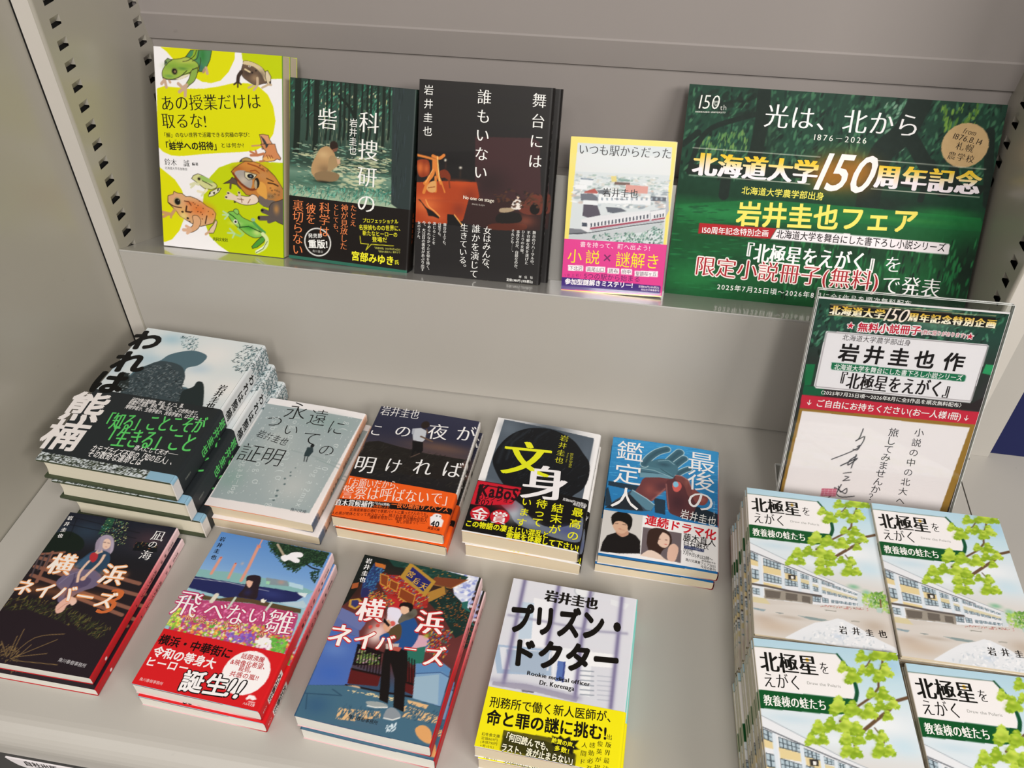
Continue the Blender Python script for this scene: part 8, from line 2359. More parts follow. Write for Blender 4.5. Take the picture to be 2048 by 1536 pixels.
['p','a8c83a',[65.1,74.2,65.3,73.2,65.3,72.7,64.9,72.3,65.4,71.5,65.4,70.7,66.7,70.3,67.7,69.6,68.4,70.1,69.1,70.2,69.3,70.9,69.8,71.5,69.4,72.5,69.1,73.5,68.2,73.6,67.3,74.3,66.9,73.6,66.1,74],0],
['s','7c9a20',67.3,72,2.1,1.3,0.75],
['s','d8e460',67.1,71.1,1,0.7,0.7],
['p','92b42c',[65.3,69.6,64.7,69.4,64.3,69,63.4,69.5,63.6,68.4,62.8,68,63.8,67.2,64.1,66.3,65,66,65.7,65.6,66.5,65.8,67.4,65.6,67.7,66.5,67.9,67.2,67.4,67.7,67.2,68.6,66.3,68.5,65.9,68.8],0],
['s','7c9a20',65.1,67.4,1.9,1.2,0.75],
['s','d8e460',65.6,66.5,1,0.6,0.7],
['p','a8c83a',[64.7,74.9,63.9,73.7,63.3,73.4,62.2,73.5,61.5,72.7,60.9,71.9,62.1,70.5,62.5,68.9,64.4,68.9,65.5,67.9,66.5,68.3,68.4,67.9,68.4,69.4,69,70.5,68.1,71.4,67.7,72.7,66.4,72.6,65.8,73.4],0],
['s','7c9a20',64.4,71,3.1,1.9,0.75],
['s','d8e460',65.3,69.4,1.6,1,0.7],
['p','c0d850',[51.7,85.7,51.3,84.8,51.3,84,50.2,84.1,50.3,83,50.2,82.2,51.3,81.3,52.1,80.2,53.4,80.4,54.4,79.9,55.1,80.4,56.2,80.7,56,81.9,56.5,83.2,55.3,83.7,54.7,84.9,53.6,84.4,52.8,85.1],0],
['s','7c9a20',52.8,82.5,2.6,1.6,0.75],
['s','d8e460',53.1,81.2,1.3,0.9,0.7],
['p','c0d850',[56.3,80,57.5,79.3,58,78.9,58.1,77.6,59.6,77.7,60.6,76.8,61.4,77.9,62.4,78.4,62,79.5,62,80.3,61.4,81.1,60.9,82.2,59.6,82.3,58.1,83.3,57.9,82.4,56.6,82.3,57.5,81.2,56.5,80.8],0],
['s','7c9a20',59.5,80.9,2.6,1.6,0.75],
['s','d8e460',58.9,79.8,1.3,0.8,0.7],
['p','a8c83a',[54,76.8,54.5,75.8,54.7,75.3,53.9,74.7,54.8,73.9,55.2,73,56.4,72.8,57.7,72.5,58.3,73.2,59.2,73.5,59,74.3,59.5,75.2,58.5,76,57.9,77.2,57,77,55.9,77.6,55.4,77.1,55,76.9],0],
['s','7c9a20',56.7,75.2,2.4,1.5,0.75],
['s','d8e460',56.2,74.2,1.2,0.8,0.7],
['p','b8d444',[51.5,82.1,52,80.6,52.3,79.6,51.5,78.8,53.2,77.5,53.7,76.2,55.7,75.8,57.7,75.3,58.6,76.1,59.7,76.9,59.7,78.2,60.4,79.5,58.9,81.1,57.8,82.7,56.4,82.4,54.5,83.8,54.2,82.2,52.7,82.6],0],
['s','7c9a20',55.9,79.6,3.9,2.4,0.75],
['s','d8e460',55.1,78,1.9,1.3,0.7],
['p','92b42c',[61.7,83.1,60.8,83.6,60.2,83.9,60,84.8,59,85.1,58.2,85.2,57.5,84.6,56.5,84.3,57.1,83.2,56.9,82.4,57.8,81.9,58.2,80.7,59.4,80.6,60.7,80.1,60.6,81.1,61.8,81.1,61.1,82.1,61.7,82.4],0],
['s','7c9a20',58.1,83.2,2.1,1.3,0.75],
['s','d8e460',59.8,82,1.1,0.7,0.7],
['p','92b42c',[62.9,84.3,62.5,83.8,62.3,83.2,61.4,83.4,61.4,82.6,61.3,81.9,61.9,81.1,62.8,80.2,63.8,80.3,64.6,79.9,65.1,80.3,66,80.5,66,81.5,66.3,82.3,65.6,82.9,65.1,83.9,64.2,83.5,63.7,83.8],0],
['s','7c9a20',63.5,82,2,1.3,0.75],
['s','d8e460',63.8,81,1,0.7,0.7],
['p','c0d850',[62.9,79,62.2,79,61.7,79,60.9,79.7,60.4,79.1,59.9,78.8,60.1,77.9,59.8,77.2,60.8,76.6,61.1,76.1,61.8,75.9,62.7,75.3,63.3,75.8,64.5,75.8,63.8,76.8,64.4,77.4,63.6,77.8,63.2,78.1],0],
['s','7c9a20',61.2,77.5,1.9,1.2,0.75],
['s','d8e460',62.3,76.4,0.9,0.6,0.7],
['p','92b42c',[63.5,83.5,62.1,83.4,61.4,83.1,60.1,84.4,59.2,83.5,58.1,83.3,58.2,82,58.1,80.5,59.8,79.6,60.4,78.6,61.6,78.3,63,77.4,64.1,78.2,66,78.3,65.2,79.6,65.3,80.8,64.3,81.5,64.1,82.4],0],
['s','7c9a20',60.6,80.9,3.1,1.9,0.75],
['s','d8e460',62.4,79.3,1.5,1,0.7],
['p','a8c83a',[81.5,68.4,80.3,69.2,79.9,69.6,80.2,70.6,78.7,70.6,78.2,71.6,77.3,71,76.3,70.8,76.4,69.8,76.1,69.3,76.6,68.6,76.4,67.5,77.7,67.2,78.7,66.4,79.3,66.7,80.1,67,80,67.7,80.7,67.8],0],
['s','7c9a20',77.1,69.6,2.1,1.3,0.75],
['s','d8e460',79,68.3,1.1,0.7,0.7],
['p','a8c83a',[83,70.8,82.3,70.4,82,69.9,80.9,70.5,81,69.4,80.4,69,81,68.1,81.2,67.1,82.5,66.9,83.1,66.3,83.9,66.4,85.1,66.1,85.3,67,85.9,67.7,85.3,68.3,85.2,69.5,84,69.2,83.8,70],0],
['s','7c9a20',82.5,68.3,2.1,1.3,0.75],
['s','d8e460',83.3,67.2,1,0.7,0.7],
['p','92b42c',[83.1,64.5,82.1,64.6,81.6,64.8,81.1,65.4,80.4,65.1,79.6,65.4,79.4,64.6,78.7,64,79.5,63.2,79.8,62.5,80.6,62.1,81.3,61.4,82.3,61.4,83.2,61.5,83.4,62,83.7,62.7,82.8,63.3,83,63.8],0],
['s','7c9a20',80.4,63.6,1.9,1.2,0.75],
['s','d8e460',81.8,62.5,1,0.6,0.7],
['p','c4dc54',[83.8,68.4,82.4,68.8,81.7,69.4,80.8,70.6,79.5,70.1,78.4,69.9,77.9,68.9,77.2,67.7,78.6,66.4,78.7,65.3,80,64.8,81.2,63.3,82.6,63.8,84.2,63.8,84.3,64.7,84.9,65.7,84.2,66.6,84.3,67.4],0],
['s','7c9a20',79.7,67.2,3.1,2,0.75],
['s','d8e460',82,65.4,1.6,1,0.7],
['p','c0d850',[76.7,82.7,75.4,82.7,74.6,82.4,73.6,82.9,72.6,82.7,71.9,82.2,71.8,81.1,71.8,79.8,73,79,73.7,77.8,74.9,77.8,76.3,76.7,77.1,77.7,78.4,78,77.7,79.1,78.4,80,77.5,80.7,76.9,81.3],0],
['s','7c9a20',73.9,80.2,2.8,1.8,0.75],
['s','d8e460',75.6,78.7,1.4,0.9,0.7],
['p','c0d850',[77.7,80.8,78.5,79.4,78.3,78.9,77.9,78.1,78.8,77.2,79,76,80.8,76.1,82.1,75.4,82.9,76.2,83.7,76.5,83.6,77.4,84.8,78.2,83.4,79.5,82.7,80.4,81.6,81,80.4,81.4,79.8,80.8,79.4,80.4],0],
['s','7c9a20',81.1,78.5,2.7,1.7,0.75],
['s','d8e460',80.6,77.4,1.4,0.9,0.7],
['p','a8c83a',[77.7,75.8,77.4,74.4,77.1,74.1,75.7,74.5,76.1,73.3,75.4,72.7,76.7,71.8,77,70.4,78.5,70.5,79.5,69.9,80.1,70.6,81.4,70.5,81.6,71.6,82,72.7,81,73.3,80.6,74.6,79.4,74.1,78.8,74.5],0],
['s','7c9a20',78.2,72.5,2.5,1.6,0.75],
['s','d8e460',78.7,71.3,1.3,0.8,0.7],
['p','a8c83a',[76.4,82.5,75.8,80.5,75.2,80,73.4,80.3,73.1,78.7,72.3,77.6,74.3,75.8,75.5,73.7,77.7,73.8,79.4,72.8,80.4,73.9,82.2,74,82.9,75.7,83.2,77.4,81.8,78.4,80.9,80.5,79.1,79.8,78.2,80.9],0],
['s','7c9a20',77.3,77.1,4.1,2.6,0.75],
['s','d8e460',78.1,75.2,2.1,1.4,0.7],
['p','92b42c',[84.3,79.4,83.2,79.9,82.5,80.1,82.4,81.2,81.4,80.9,80.6,81.3,79.9,80.8,79,80.4,79.5,79.4,79.5,78.7,80.2,78.1,80.7,77,81.8,77,82.8,76.6,83.1,77.3,84.5,77.3,83.7,78.2,83.6,78.7],0],
['s','7c9a20',80.5,79.4,2.1,1.3,0.75],
['s','d8e460',82.3,78.2,1.1,0.7,0.7],
['p','92b42c',[85.1,80.7,84.9,79.9,84.5,79.5,83.4,79.9,83.7,78.8,83.8,78.1,84.5,77.4,85.2,76.3,86.2,76.4,87.1,76,87.6,76.5,88.7,76.5,88.5,77.6,88.6,78.4,87.8,78.8,87.5,80,86.6,79.8,86,80],0],
['s','7c9a20',85.9,78.1,2,1.3,0.75],
['s','d8e460',86.2,77.2,1,0.7,0.7],
['p','c0d850',[85.4,75.1,84.7,74.9,84.2,75.1,83.5,75.7,83,75.1,82.3,75,82.3,74.2,82.4,73.3,83.1,72.8,83.6,72,84.4,72.1,85.3,71.4,86.1,71.8,87.1,72.1,86.5,72.9,86.9,73.5,86.1,74,85.7,74.3],0],
['s','7c9a20',83.7,73.6,1.9,1.2,0.75],
['s','d8e460',84.9,72.6,0.9,0.6,0.7],
['p','b8d444',[85.8,79.6,84.5,79.7,83.7,79.3,82.6,80.2,81.8,79.4,80.4,79.6,81,78,80.5,76.7,82.2,75.7,82.9,74.8,84.1,74.7,85.6,73.4,86.6,74.4,87.8,74.7,87.5,75.8,88.4,77,86.7,77.7,86.2,78.2],0],
['s','7c9a20',83,77.1,3.1,1.9,0.75],
['s','d8e460',84.8,75.4,1.5,1,0.7],
['p','a8c83a',[70.2,70.8,69.9,70.2,69.9,69.8,68.9,69.9,69.3,69,69.3,68.3,70.1,67.8,71,67.2,71.7,67.4,72.5,67.3,72.8,67.7,73.7,68,73.4,68.9,73.3,69.8,72.5,69.9,71.9,70.8,71.3,70.3,70.8,70.5],0],
['s','7c9a20',71.2,69,1.8,1.1,0.75],
['s','d8e460',71.2,68.2,0.9,0.6,0.7],
['p','a8c83a',[73.6,66.8,74.6,66.5,75.1,66.4,75.3,65.4,76.1,65.7,76.8,65.5,77.2,66,78,66.3,77.3,67.2,77.4,67.8,76.9,68.2,76.4,69.1,75.3,69.2,74.3,69.5,74.3,68.8,73.6,68.5,74.2,67.8,74,67.4],0],
['s','7c9a20',75.7,67.9,1.7,1.1,0.75],
['s','d8e460',75.4,67.2,0.9,0.6,0.7],
['p','92b42c',[71.6,65,72,64.2,72.4,63.8,72,63.2,72.9,62.9,73.3,62.3,74.1,62.4,75,62,75.2,62.7,75.6,63,75.4,63.6,75.7,64.3,74.8,64.9,74.3,65.7,73.8,65.3,73,65.7,73,65,72.5,65],0],
['s','7c9a20',73.9,64,1.6,1,0.75],
['s','d8e460',73.5,63.4,0.8,0.5,0.7],
['p','92b42c',[70.2,68.2,70.6,67.3,71.1,66.6,70.1,65.7,71.7,65,72.2,63.9,73.6,64.4,74.9,64.1,75.3,64.9,76.1,65.4,75.8,66.3,76.1,67.4,74.8,68.1,73.9,69.5,73,69.1,71.9,69.4,71.8,68.5,71.1,68.5],0],
['s','7c9a20',73.3,67,2.6,1.6,0.75],
['s','d8e460',72.7,65.9,1.3,0.9,0.7],
['e','f0c040',38.1,13.8,1.4,1.6,0],
],[
['h','北極星',3.6,18.8,44.6,17.8,16.35,'14130f','M'],
['h','を',46.2,19.0,53.1,19.0,10.15,'14130f','m'],
['h','えがく',4.2,33.6,31.5,32.8,12.24,'14130f','m'],
['h','Draw the Polaris',35.4,32.3,59.3,32.3,2.34,'a8a8a4','g'],
['h','教養棟の蛙たち',3.1,49.3,46.7,48.1,8.32,'f4f4ee','M'],
['h','岩',64.3,133.5,70.0,133.5,6.93,'2c2824','M'],
['h','井',74.0,132.8,79.6,132.6,6.52,'2c2824','M'],
['h','圭',83.5,132.7,89.5,132.5,6.31,'2c2824','M'],
['h','也',93.2,132.1,99.2,131.9,6.74,'2c2824','M'],
]),
}


# ------------------------------------------------------------------ sheets that follow a book's shape
MM = 0.001


def flat_map(W, H):
    def f(s, v, off):
        return np.stack([(s - W / 2) * MM, (H - v) * MM, off * MM + 0 * s], -1)
    return f


def book_prof(W, T, r, drop):
    """(s, offset) in mm -> x, z of the jacket's outside; s runs over the front, round the spine, over the back"""
    q = math.pi * r / 2
    ends = np.cumsum([W - r, q, T - 2 * r - drop, q, W - r])

    def f(s, off):
        s = np.asarray(s, float)
        x = np.zeros_like(s)
        z = np.zeros_like(s)
        nx = np.zeros_like(s)
        nz = np.ones_like(s)
        top = T - drop
        a = s <= ends[0]
        u = np.clip(s / (W - r), 0, 1)
        ru = np.clip((u - .45) / .55, 0, 1)
        x = np.where(a, s, x)
        z = np.where(a, T - drop * ru * ru, z)
        b = (s > ends[0]) & (s <= ends[1])
        th = (s - ends[0]) / r
        x = np.where(b, W - r + r * np.sin(th), x)
        z = np.where(b, top - r + r * np.cos(th), z)
        nx = np.where(b, np.sin(th), nx)
        nz = np.where(b, np.cos(th), nz)
        c = (s > ends[1]) & (s <= ends[2])
        x = np.where(c, W, x)
        z = np.where(c, top - r - (s - ends[1]), z)
        nx = np.where(c, 1, nx)
        nz = np.where(c, 0, nz)
        d = (s > ends[2]) & (s <= ends[3])
        th = (s - ends[2]) / r
        x = np.where(d, W - r + r * np.cos(th), x)
        z = np.where(d, r - r * np.sin(th), z)
        nx = np.where(d, np.cos(th), nx)
        nz = np.where(d, -np.sin(th), nz)
        e = s > ends[3]
        x = np.where(e, W - r - (s - ends[3]), x)
        z = np.where(e, 0, z)
        nz = np.where(e, -1, nz)
        nx = np.where(e, 0, nx)
        return x + nx * off, z + nz * off
    return f, ends


def book_map(W, H, T, r, drop, mirror=False):
    pf, ends = book_prof(W, T, r, drop)

    def f(s, v, off):
        ss = W - s if mirror else s
        x, z = pf(ss, off)
        if mirror: x = W - x
        return np.stack([(x - W / 2) * MM, (H - v) * MM, z * MM], -1)
    return f, ends


def grid_mesh(name, xs, ys, fmap, cols, off, m):
    X, Y = np.meshgrid(xs, ys)
    co = fmap(X, Y, np.full(X.shape, off)).reshape(-1, 3).astype(np.float32)
    nx, ny = len(xs), len(ys)
    idx = np.arange(nx * ny, dtype=np.int32).reshape(ny, nx)
    q = np.stack([idx[1:, :-1], idx[1:, 1:], idx[:-1, 1:], idx[:-1, :-1]], -1).reshape(-1, 4)
    return raw_mesh(name, co, q, cols.reshape(-1, 3), m, smooth=True)


def raw_mesh(name, co, faces, cols, m, smooth=False):
    k = faces.shape[1]
    me = bpy.data.meshes.new(name)
    me.vertices.add(len(co))
    me.vertices.foreach_set('co', np.ascontiguousarray(co, np.float32).ravel())
    me.loops.add(faces.size)
    me.loops.foreach_set('vertex_index', np.ascontiguousarray(faces, np.int32).ravel())
    me.polygons.add(len(faces))
    me.polygons.foreach_set('loop_start', np.arange(0, faces.size, k, dtype=np.int32))
    me.polygons.foreach_set('loop_total', np.full(len(faces), k, np.int32))
    me.polygons.foreach_set('use_smooth', np.full(len(faces), smooth, bool))
    ca = me.color_attributes.new('ink', 'BYTE_COLOR', 'POINT')
    rgba = np.ones((len(co), 4), np.float32)
    rgba[:, :3] = cols
    ca.data.foreach_set('color_srgb', rgba.ravel())
    me.materials.append(m)
    me.update(calc_edges=True)
    return me


def obj_of(name, me, parent=None):
    o = bpy.data.objects.new(name, me)
    COL.objects.link(o)
    if parent: o.parent = parent
    return o


def letter_mesh(name, recs, fmap, off, m, split=None):
    V, F, C = [], [], []
    n = 0
    for i, rec in enumerate(recs):
        opt = rec[9] if len(rec) > 9 else {}
        passes = []
        if 'o' in opt: passes.append((opt['o'][1], opt['o'][0], 0.0))
        passes.append((0.0, rec[7], 0.075 if 'o' in opt else 0.0))
        for extra, col, dz in passes:
            r = text_tris(rec, extra)
            if r is None: continue
            p, t, hh, zz = r
            co = fmap(p[:, 0], p[:, 1], zz + off + dz + .0004 * i)
            V.append(co)
            F.append(t + n)
            if isinstance(col, tuple):
                a, b = np.array(rgb(col[0])), np.array(rgb(col[1]))
                w = np.clip((hh - .35) / .5, 0, 1)[:, None]
                C.append(b * (1 - w) + a * w)
            else:
                C.append(np.tile(rgb(col), (len(p), 1)))
            n += len(p)
    if not V: return None
    return raw_mesh(name, np.concatenate(V), np.concatenate(F), np.concatenate(C), m)


def letters(n1, n2, recs, fmap, off, m, parent):
    """the large lines and the small print as two parts"""
    if not recs: return
    hmax = max(r[6] for r in recs)
    big = [r for r in recs if r[6] >= hmax * .5]
    small = [r for r in recs if r[6] < hmax * .5]
    for nm, rr_, dz in ((n1, big, .004), (n2, small, 0.0)):
        lm = letter_mesh(nm, rr_, fmap, off + dz, m) if rr_ else None
        if lm: obj_of(nm, lm, parent)


def make_sheet(name, art, fmap, x0, x1, y0, y1, off, m, res=1.6, extra_ops=()):
    W, H, ops, txt = ART[art]
    cv = Canvas(x0, x1, y0, y1, res)
    paint(cv, ops, H)
    for q in extra_ops: paint(cv, [q], H)
    return cv


def R2(col, x0, y0, x1, y1):
    return ['p', col, [x0, y0, x1, y0, x1, y1, x0, y1], 0]


def make_book(name, art, T, label, cat='book', group=None, r=2.2, drop=0.0, hard=False, mirror=False, band=None, band_col=None,
              spine=(), spine_txt=(), band_spine_txt=(), band_spine=(), back='e8e4e0', flap=None, page='page', m='print', inset=0.6,
              board='39422f', res=1.6):
    W, H, ops, txt = ART[art]
    fmap, ends = book_map(W, H, T, r, drop, mirror)
    root = empty(name)
    tag(root, label, cat, group)
    S1 = ends[3]
    mt = M[m]
    # jacket / cover
    if mirror: x0, x1 = W - S1, W
    else: x0, x1 = 0, S1
    cv = make_sheet(name, art, fmap, x0, x1, 0, H, 0, mt, res, spine)
    if mirror:                                  # print runs on round the spine
        j = np.searchsorted(cv.xs, 0.5)
        cv.c[:, :j] = cv.c[:, j:j + 1] * .15 + np.array((.80, .76, .68)) * .85
    xs, c = cv.xs, cv.c
    bk_ = np.linspace(0, W - r, 5)[1:]
    bc = np.tile(np.array(rgb(back)), (len(cv.ys), len(bk_), 1))
    if mirror: xs, c = np.concatenate([(x0 - bk_)[::-1], xs]), np.concatenate([bc, c], 1)
    else: xs, c = np.concatenate([xs, x1 + bk_]), np.concatenate([c, bc], 1)
    cover = obj_of('cover', grid_mesh('cover', xs, cv.ys, fmap, c, 0.0, mt), root)
    letters('title_lettering', 'small_lettering', txt, fmap, 0.10 if not band else 0.22, mt, cover)
    lm = letter_mesh('spine_lettering', list(spine_txt), fmap, 0.10, mt) if spine_txt else None
    if lm: obj_of('spine_lettering', lm, cover)
    # pages: a block with the cover's own section
    pf, _ = book_prof(W, T, r, drop)
    ins = 3.2 if hard else inset
    th = 2.4 if hard else 0.35
    us = np.concatenate([np.linspace(0 if hard else .4, W - r, 9), [W - r * .5, W - 1.0]])
    poly = []
    fore = 3.0 if hard else 0.3
    for u in us:
        x, z = pf(np.array([u]), -th)
        poly.append((float(x[0]), float(z[0])))
    poly[0] = (fore, poly[0][1])
    poly[-1] = (W - 1.2, poly[-1][1] - (0 if not hard else .5))
    poly += [(W - .8, T - drop - r * 1.2), (W - .8, r * 1.2), (W - 1.4, th), (fore, th)]
    if hard:                                    # hollow fore-edge
        zt, zb = poly[0][1], th
        poly += [(fore + 1.2, zb + (zt - zb) * .25), (fore + 1.7, zb + (zt - zb) * .5), (fore + 1.2, zb + (zt - zb) * .75)]
    if mirror: poly = [(W - a, b) for a, b in poly]
    poly = [((a - W / 2) * MM, b * MM) for a, b in poly]
    MB().prism(poly, ins * MM, (H - ins) * MM, 'y').build('page_block', M[page], root)
    if hard:                                    # stiff boards inside the jacket
        def strip(z0, z1):
            pts_ = []
            for u in np.linspace(0.2, W - r, 6):
                pts_.append((float(pf(np.array([u]), 0)[0][0]), z1))
            return pts_
        b = MB()
        b.prism([((a - W / 2) * MM, c_ * MM) for a, c_ in [(.1, T - 2.3), (W - 2, T - 2.3), (W - 2, T - .12), (.1, T - .12)]], .1 * MM, (H - .1) * MM, 'y')
        b.build('front_board', plain(board), root)
        b = MB()
        b.prism([((a - W / 2) * MM, c_ * MM) for a, c_ in [(.1, .12), (W - 2, .12), (W - 2, 2.3), (.1, 2.3)]], .1 * MM, (H - .1) * MM, 'y')
        b.build('back_board', plain(board), root)
        b = MB()
        b.prism([((a - W / 2) * MM, c_ * MM) for a, c_ in [(W - 1.4, 2.3), (W - .15, 2.6), (W - .15, T - 2.6), (W - 1.4, T - 2.3)]], .1 * MM, (H - .1) * MM, 'y')
        b.build('spine_board', plain('e8e4dc'), root)
    if flap:                                    # the jacket's turned-in flap shows as a thin coloured line
        poly = []
        for u in np.linspace(.3, W * .72, 7):
            x, z = pf(np.array([u]), -.12)
            poly.append((float(x[0]), float(z[0])))
        low = [(a, b - .55 - .5 * math.sin(math.pi * i / 6)) for i, (a, b) in enumerate(poly)]
        poly = [((a - W / 2) * MM, b * MM) for a, b in poly + low[::-1]]
        MB().prism(poly, .05 * MM, (H - .05) * MM, 'y').build('jacket_flap', plain(flap), root)
    if band:
        v0, v1 = band[0], band[1]
        W_, H_, bops, btxt = ART[art + '_band']
        cb = Canvas(0, S1, v0, v1, res)
        paint(cb, bops, H)
        for q in band_spine: paint(cb, [q], H)
        bc = np.tile(np.array(rgb(band_col)), (len(cb.ys), len(bk_), 1))
        bm_ = grid_mesh('belly_band', np.concatenate([cb.xs, S1 + bk_]), cb.ys, fmap, np.concatenate([cb.c, bc], 1), 0.18, mt)
        bo = obj_of('belly_band', bm_, root)
        letters('band_headline', 'band_small_print', btxt, fmap, 0.26, mt, bo)
        lm = letter_mesh('spine_lettering', list(band_spine_txt), fmap, 0.26, mt) if band_spine_txt else None
        if lm: obj_of('spine_lettering', lm, bo)
    return root


def copy_tree(o, parent=None):
    c = o.copy()
    COL.objects.link(c)
    if parent: c.parent = parent
    for ch in o.children:
        copy_tree(ch, c)
    return c


def lay(o, art, x, y, yaw, z):
    """lie flat; (x, y) is the cover's centre"""
    H = ART[art][1] * MM
    o.location = (x + math.sin(yaw) * H / 2, y - math.cos(yaw) * H / 2, z)
    o.rotation_euler = (0, 0, yaw)


def stand(o, x, y, yaw, lean, T):
    """lean back with the foot of the front cover at (x, y) on the sloping ledge"""
    u = Vector((math.cos(yaw), math.sin(yaw), 0))
    n = Vector((-math.sin(yaw), math.cos(yaw), 0))
    v = Vector((0, 0, math.cos(lean))) + n * math.sin(lean)
    w = u.cross(v)
    mt = Matrix((u, v, w)).transposed().to_4x4()
    # the back edge rests on the ledge, so the whole book comes up a touch
    p = Vector((x, y, TZ(y))) - w * T * MM + v * (T * MM * math.tan(max(0, lean - 0.3805)) + 0.0003)
    mt.translation = p
    o.matrix_world = mt


TIER_H = 0.1475


def TZ(y):
    return TIER_H - 0.4 * y


# ------------------------------------------------------------------ the shelf unit
def top(o, label, cat, group=None):
    return tag(o, label, cat, group)


def deck_poly():
    pr = [(0.17, 0.0), (-0.420, 0.0)]
    for i in range(1, 9):
        t = math.pi / 2 * i / 8
        pr.append((-0.420 - 0.020 * math.sin(t), -0.018 + 0.018 * math.cos(t)))
    pr += [(-0.440, -0.031), (-0.425, -0.033), (-0.425, -0.020), (-0.415, -0.0025), (0.17, -0.0025)]
    return pr


o = MB().prism(deck_poly(), 0.0002, 0.8992).build('deck_board', M['metal'])
top(o, 'wide light grey steel deck the flat book piles lie on', 'shelf board', 'steel deck boards')
# neighbouring deck with its little corner notch
b = MB()
b.prism([(a, c) for a, c in deck_poly() if True][:0] or deck_poly(), 0.9150, 1.45)
o = b.build('deck_board', M['metal'])
top(o, 'neighbouring grey deck board right of the narrow dark seam', 'shelf board', 'steel deck boards')
dk2 = o
b = MB()
b.prism([(y, z) if y < 0 else (-0.0075, z) for y, z in deck_poly()], 0.9005, 0.9150)
o = b.build('notched_corner', M['metal'], dk2)
MB().box(0.895, 0.935, -0.420, 0.165, -0.012, -0.006).build('bracket', M['dark'], dk2)
# end panel on the left, uprights, back panel
wl = MB().box(-0.014, -0.0012, -0.52, 0.0, -0.75, 0.9).build('wall_left', M['web'])
tag(wl, kind='structure')
MB().box(-0.014, -0.0012, 0.0005, 0.17, -0.75, 0.9).build('dark_joint', M['dark'], wl)


def upright(xw, side, x_out):
    """steel channel: front flange between xw and x_out, slotted web at xw facing the bay (side=+1 faces +x)"""
    root = MB()
    z0, z1, y1 = 0.0002, 0.62, 0.1645
    r = 0.003
    xa, xb = (x_out, xw) if side > 0 else (xw, x_out)
    flange_ = MB().box(xa + (0.0004 if side > 0 else r * .9), xb - (r * .9 if side > 0 else 0.0004), 0.0, 0.0016, z0, z1)
    arc = [(xw - side * (r - r * math.sin(t)), r - r * math.cos(t)) for t in np.linspace(0, math.pi / 2, 6)]
    for (xa_, ya_), (xb_, yb_) in zip(arc[:-1], arc[1:]):
        root.quad((xa_, ya_, z0), (xb_, yb_, z0), (xb_, yb_, z1), (xa_, ya_, z1))
    pitch, hh, dp = 0.0195, 0.0085, 0.0042
    cols_ = ((0.0155, 0.0300), (0.1402, 0.1545)) if side > 0 else ((0.012, 0.0262), (0.125, 0.139))
    ph = 0.3867 if side > 0 else 0.2365
    ys = [r, cols_[0][0], cols_[0][1], cols_[1][0], cols_[1][1], y1]
    for i in range(5):
        ya, yb = ys[i], ys[i + 1]
        if i in (0, 2, 4):
            root.quad((xw, ya, z0), (xw, yb, z0), (xw, yb, z1), (xw, ya, z1))
            continue
        base = ph + (0 if i == 1 or side < 0 else -0.0034)
        k0 = math.ceil((z0 + .004 - base) / pitch)
        z = z0
        k = k0
        while True:
            s0 = base + k * pitch
            if s0 + hh > z1 - .003: break
            root.quad((xw, ya, z), (xw, yb, z), (xw, yb, s0), (xw, ya, s0))
            xd = xw - side * dp
            # pressed-in tongue: flush at the top, deep at the bottom, open slit below it
            root.quad((xd, ya + .0006, s0 + .0021), (xd, yb - .0006, s0 + .0021), (xw, yb, s0 + hh), (xw, ya, s0 + hh))
            root.quad((xw, ya, s0 + .0019), (xd, ya + .0006, s0 + .0021), (xw, ya, s0 + hh))
            root.quad((xw, yb, s0 + .0019), (xw, yb, s0 + hh), (xd, yb - .0006, s0 + .0021))
            z = s0 + hh
            k += 1
        root.quad((xw, ya, z), (xw, yb, z), (xw, yb, z1), (xw, ya, z1))
    me = bpy.data.meshes.new('upright')
    me.from_pydata(root.v, [], root.f)
    me.materials.append(M['web'])
    o_ = bpy.data.objects.new('upright', me)
    COL.objects.link(o_)
    flange_.build('front_flange', M['flange'], o_)
    return o_


ul = upright(0.0192, 1, 0.0002)
top(ul, 'left slotted steel upright beside the frog books', 'upright', 'slotted uprights')
ur = upright(0.8808, -1, 0.9084)
top(ur, 'right slotted steel upright beside the green poster', 'upright', 'slotted uprights')
MB().box(0.9080, 0.9345, 0.0, 0.0016, 0.0002, 0.62).build('outer_flange', M['metal'], ur)
MB().box(0.9329, 0.9345, 0.0016, 0.165, 0.0002, 0.62).build('outer_web', M['web'], ur)
MB().box(0.8880, 0.9262, 0.006, 0.160, 0.0002, 0.60).build('slot_shade', M['dark'], ur)  # near-black filler in each hollow upright, painting the shade behind the slots
MB().box(0.0008, 0.0120, 0.006, 0.160, 0.0002, 0.60).build('slot_shade', M['dark'], ul)
# back panel with a folded band; the part above the band stands a little proud
bz0, bz1 = 0.3105, 0.3400
pr = [(0.165, -0.03), (0.165, bz0), (0.1615, bz0 + .0015), (0.157, bz1 - .0015), (0.1585, bz1), (0.1585, 0.62), (0.172, 0.62), (0.172, -0.03)]
wb = MB().prism(pr, 0.0015, 0.8985).build('wall_back', M['back'])
tag(wb, kind='structure')
for v_ in wb.data.vertices:          # the folded band sits very slightly askew
    if 0.30 < v_.co.z < 0.35: v_.co.z += (v_.co.x - 0.45) * 0.0102
# shelf above, out of the picture, and the panel behind the next bay
MB().box(0.936, 1.45, 0.165, 0.172, -0.03, 0.62).build('neighbour_panel', M['back'], wb)
# cabinet below the deck
cab = MB().box(0.0, 1.45, -0.427, 0.17, -0.7495, -0.0345).build('lower_cabinet', M['cabinet'])
tag(cab, 'dark cabinet front under the steel deck, bottom left corner of the picture', 'cabinet')
fl = MB().box(-3, 4, -3.5, 1.5, -0.80, -0.7505).build('floor', M['floor'])
tag(fl, kind='structure')

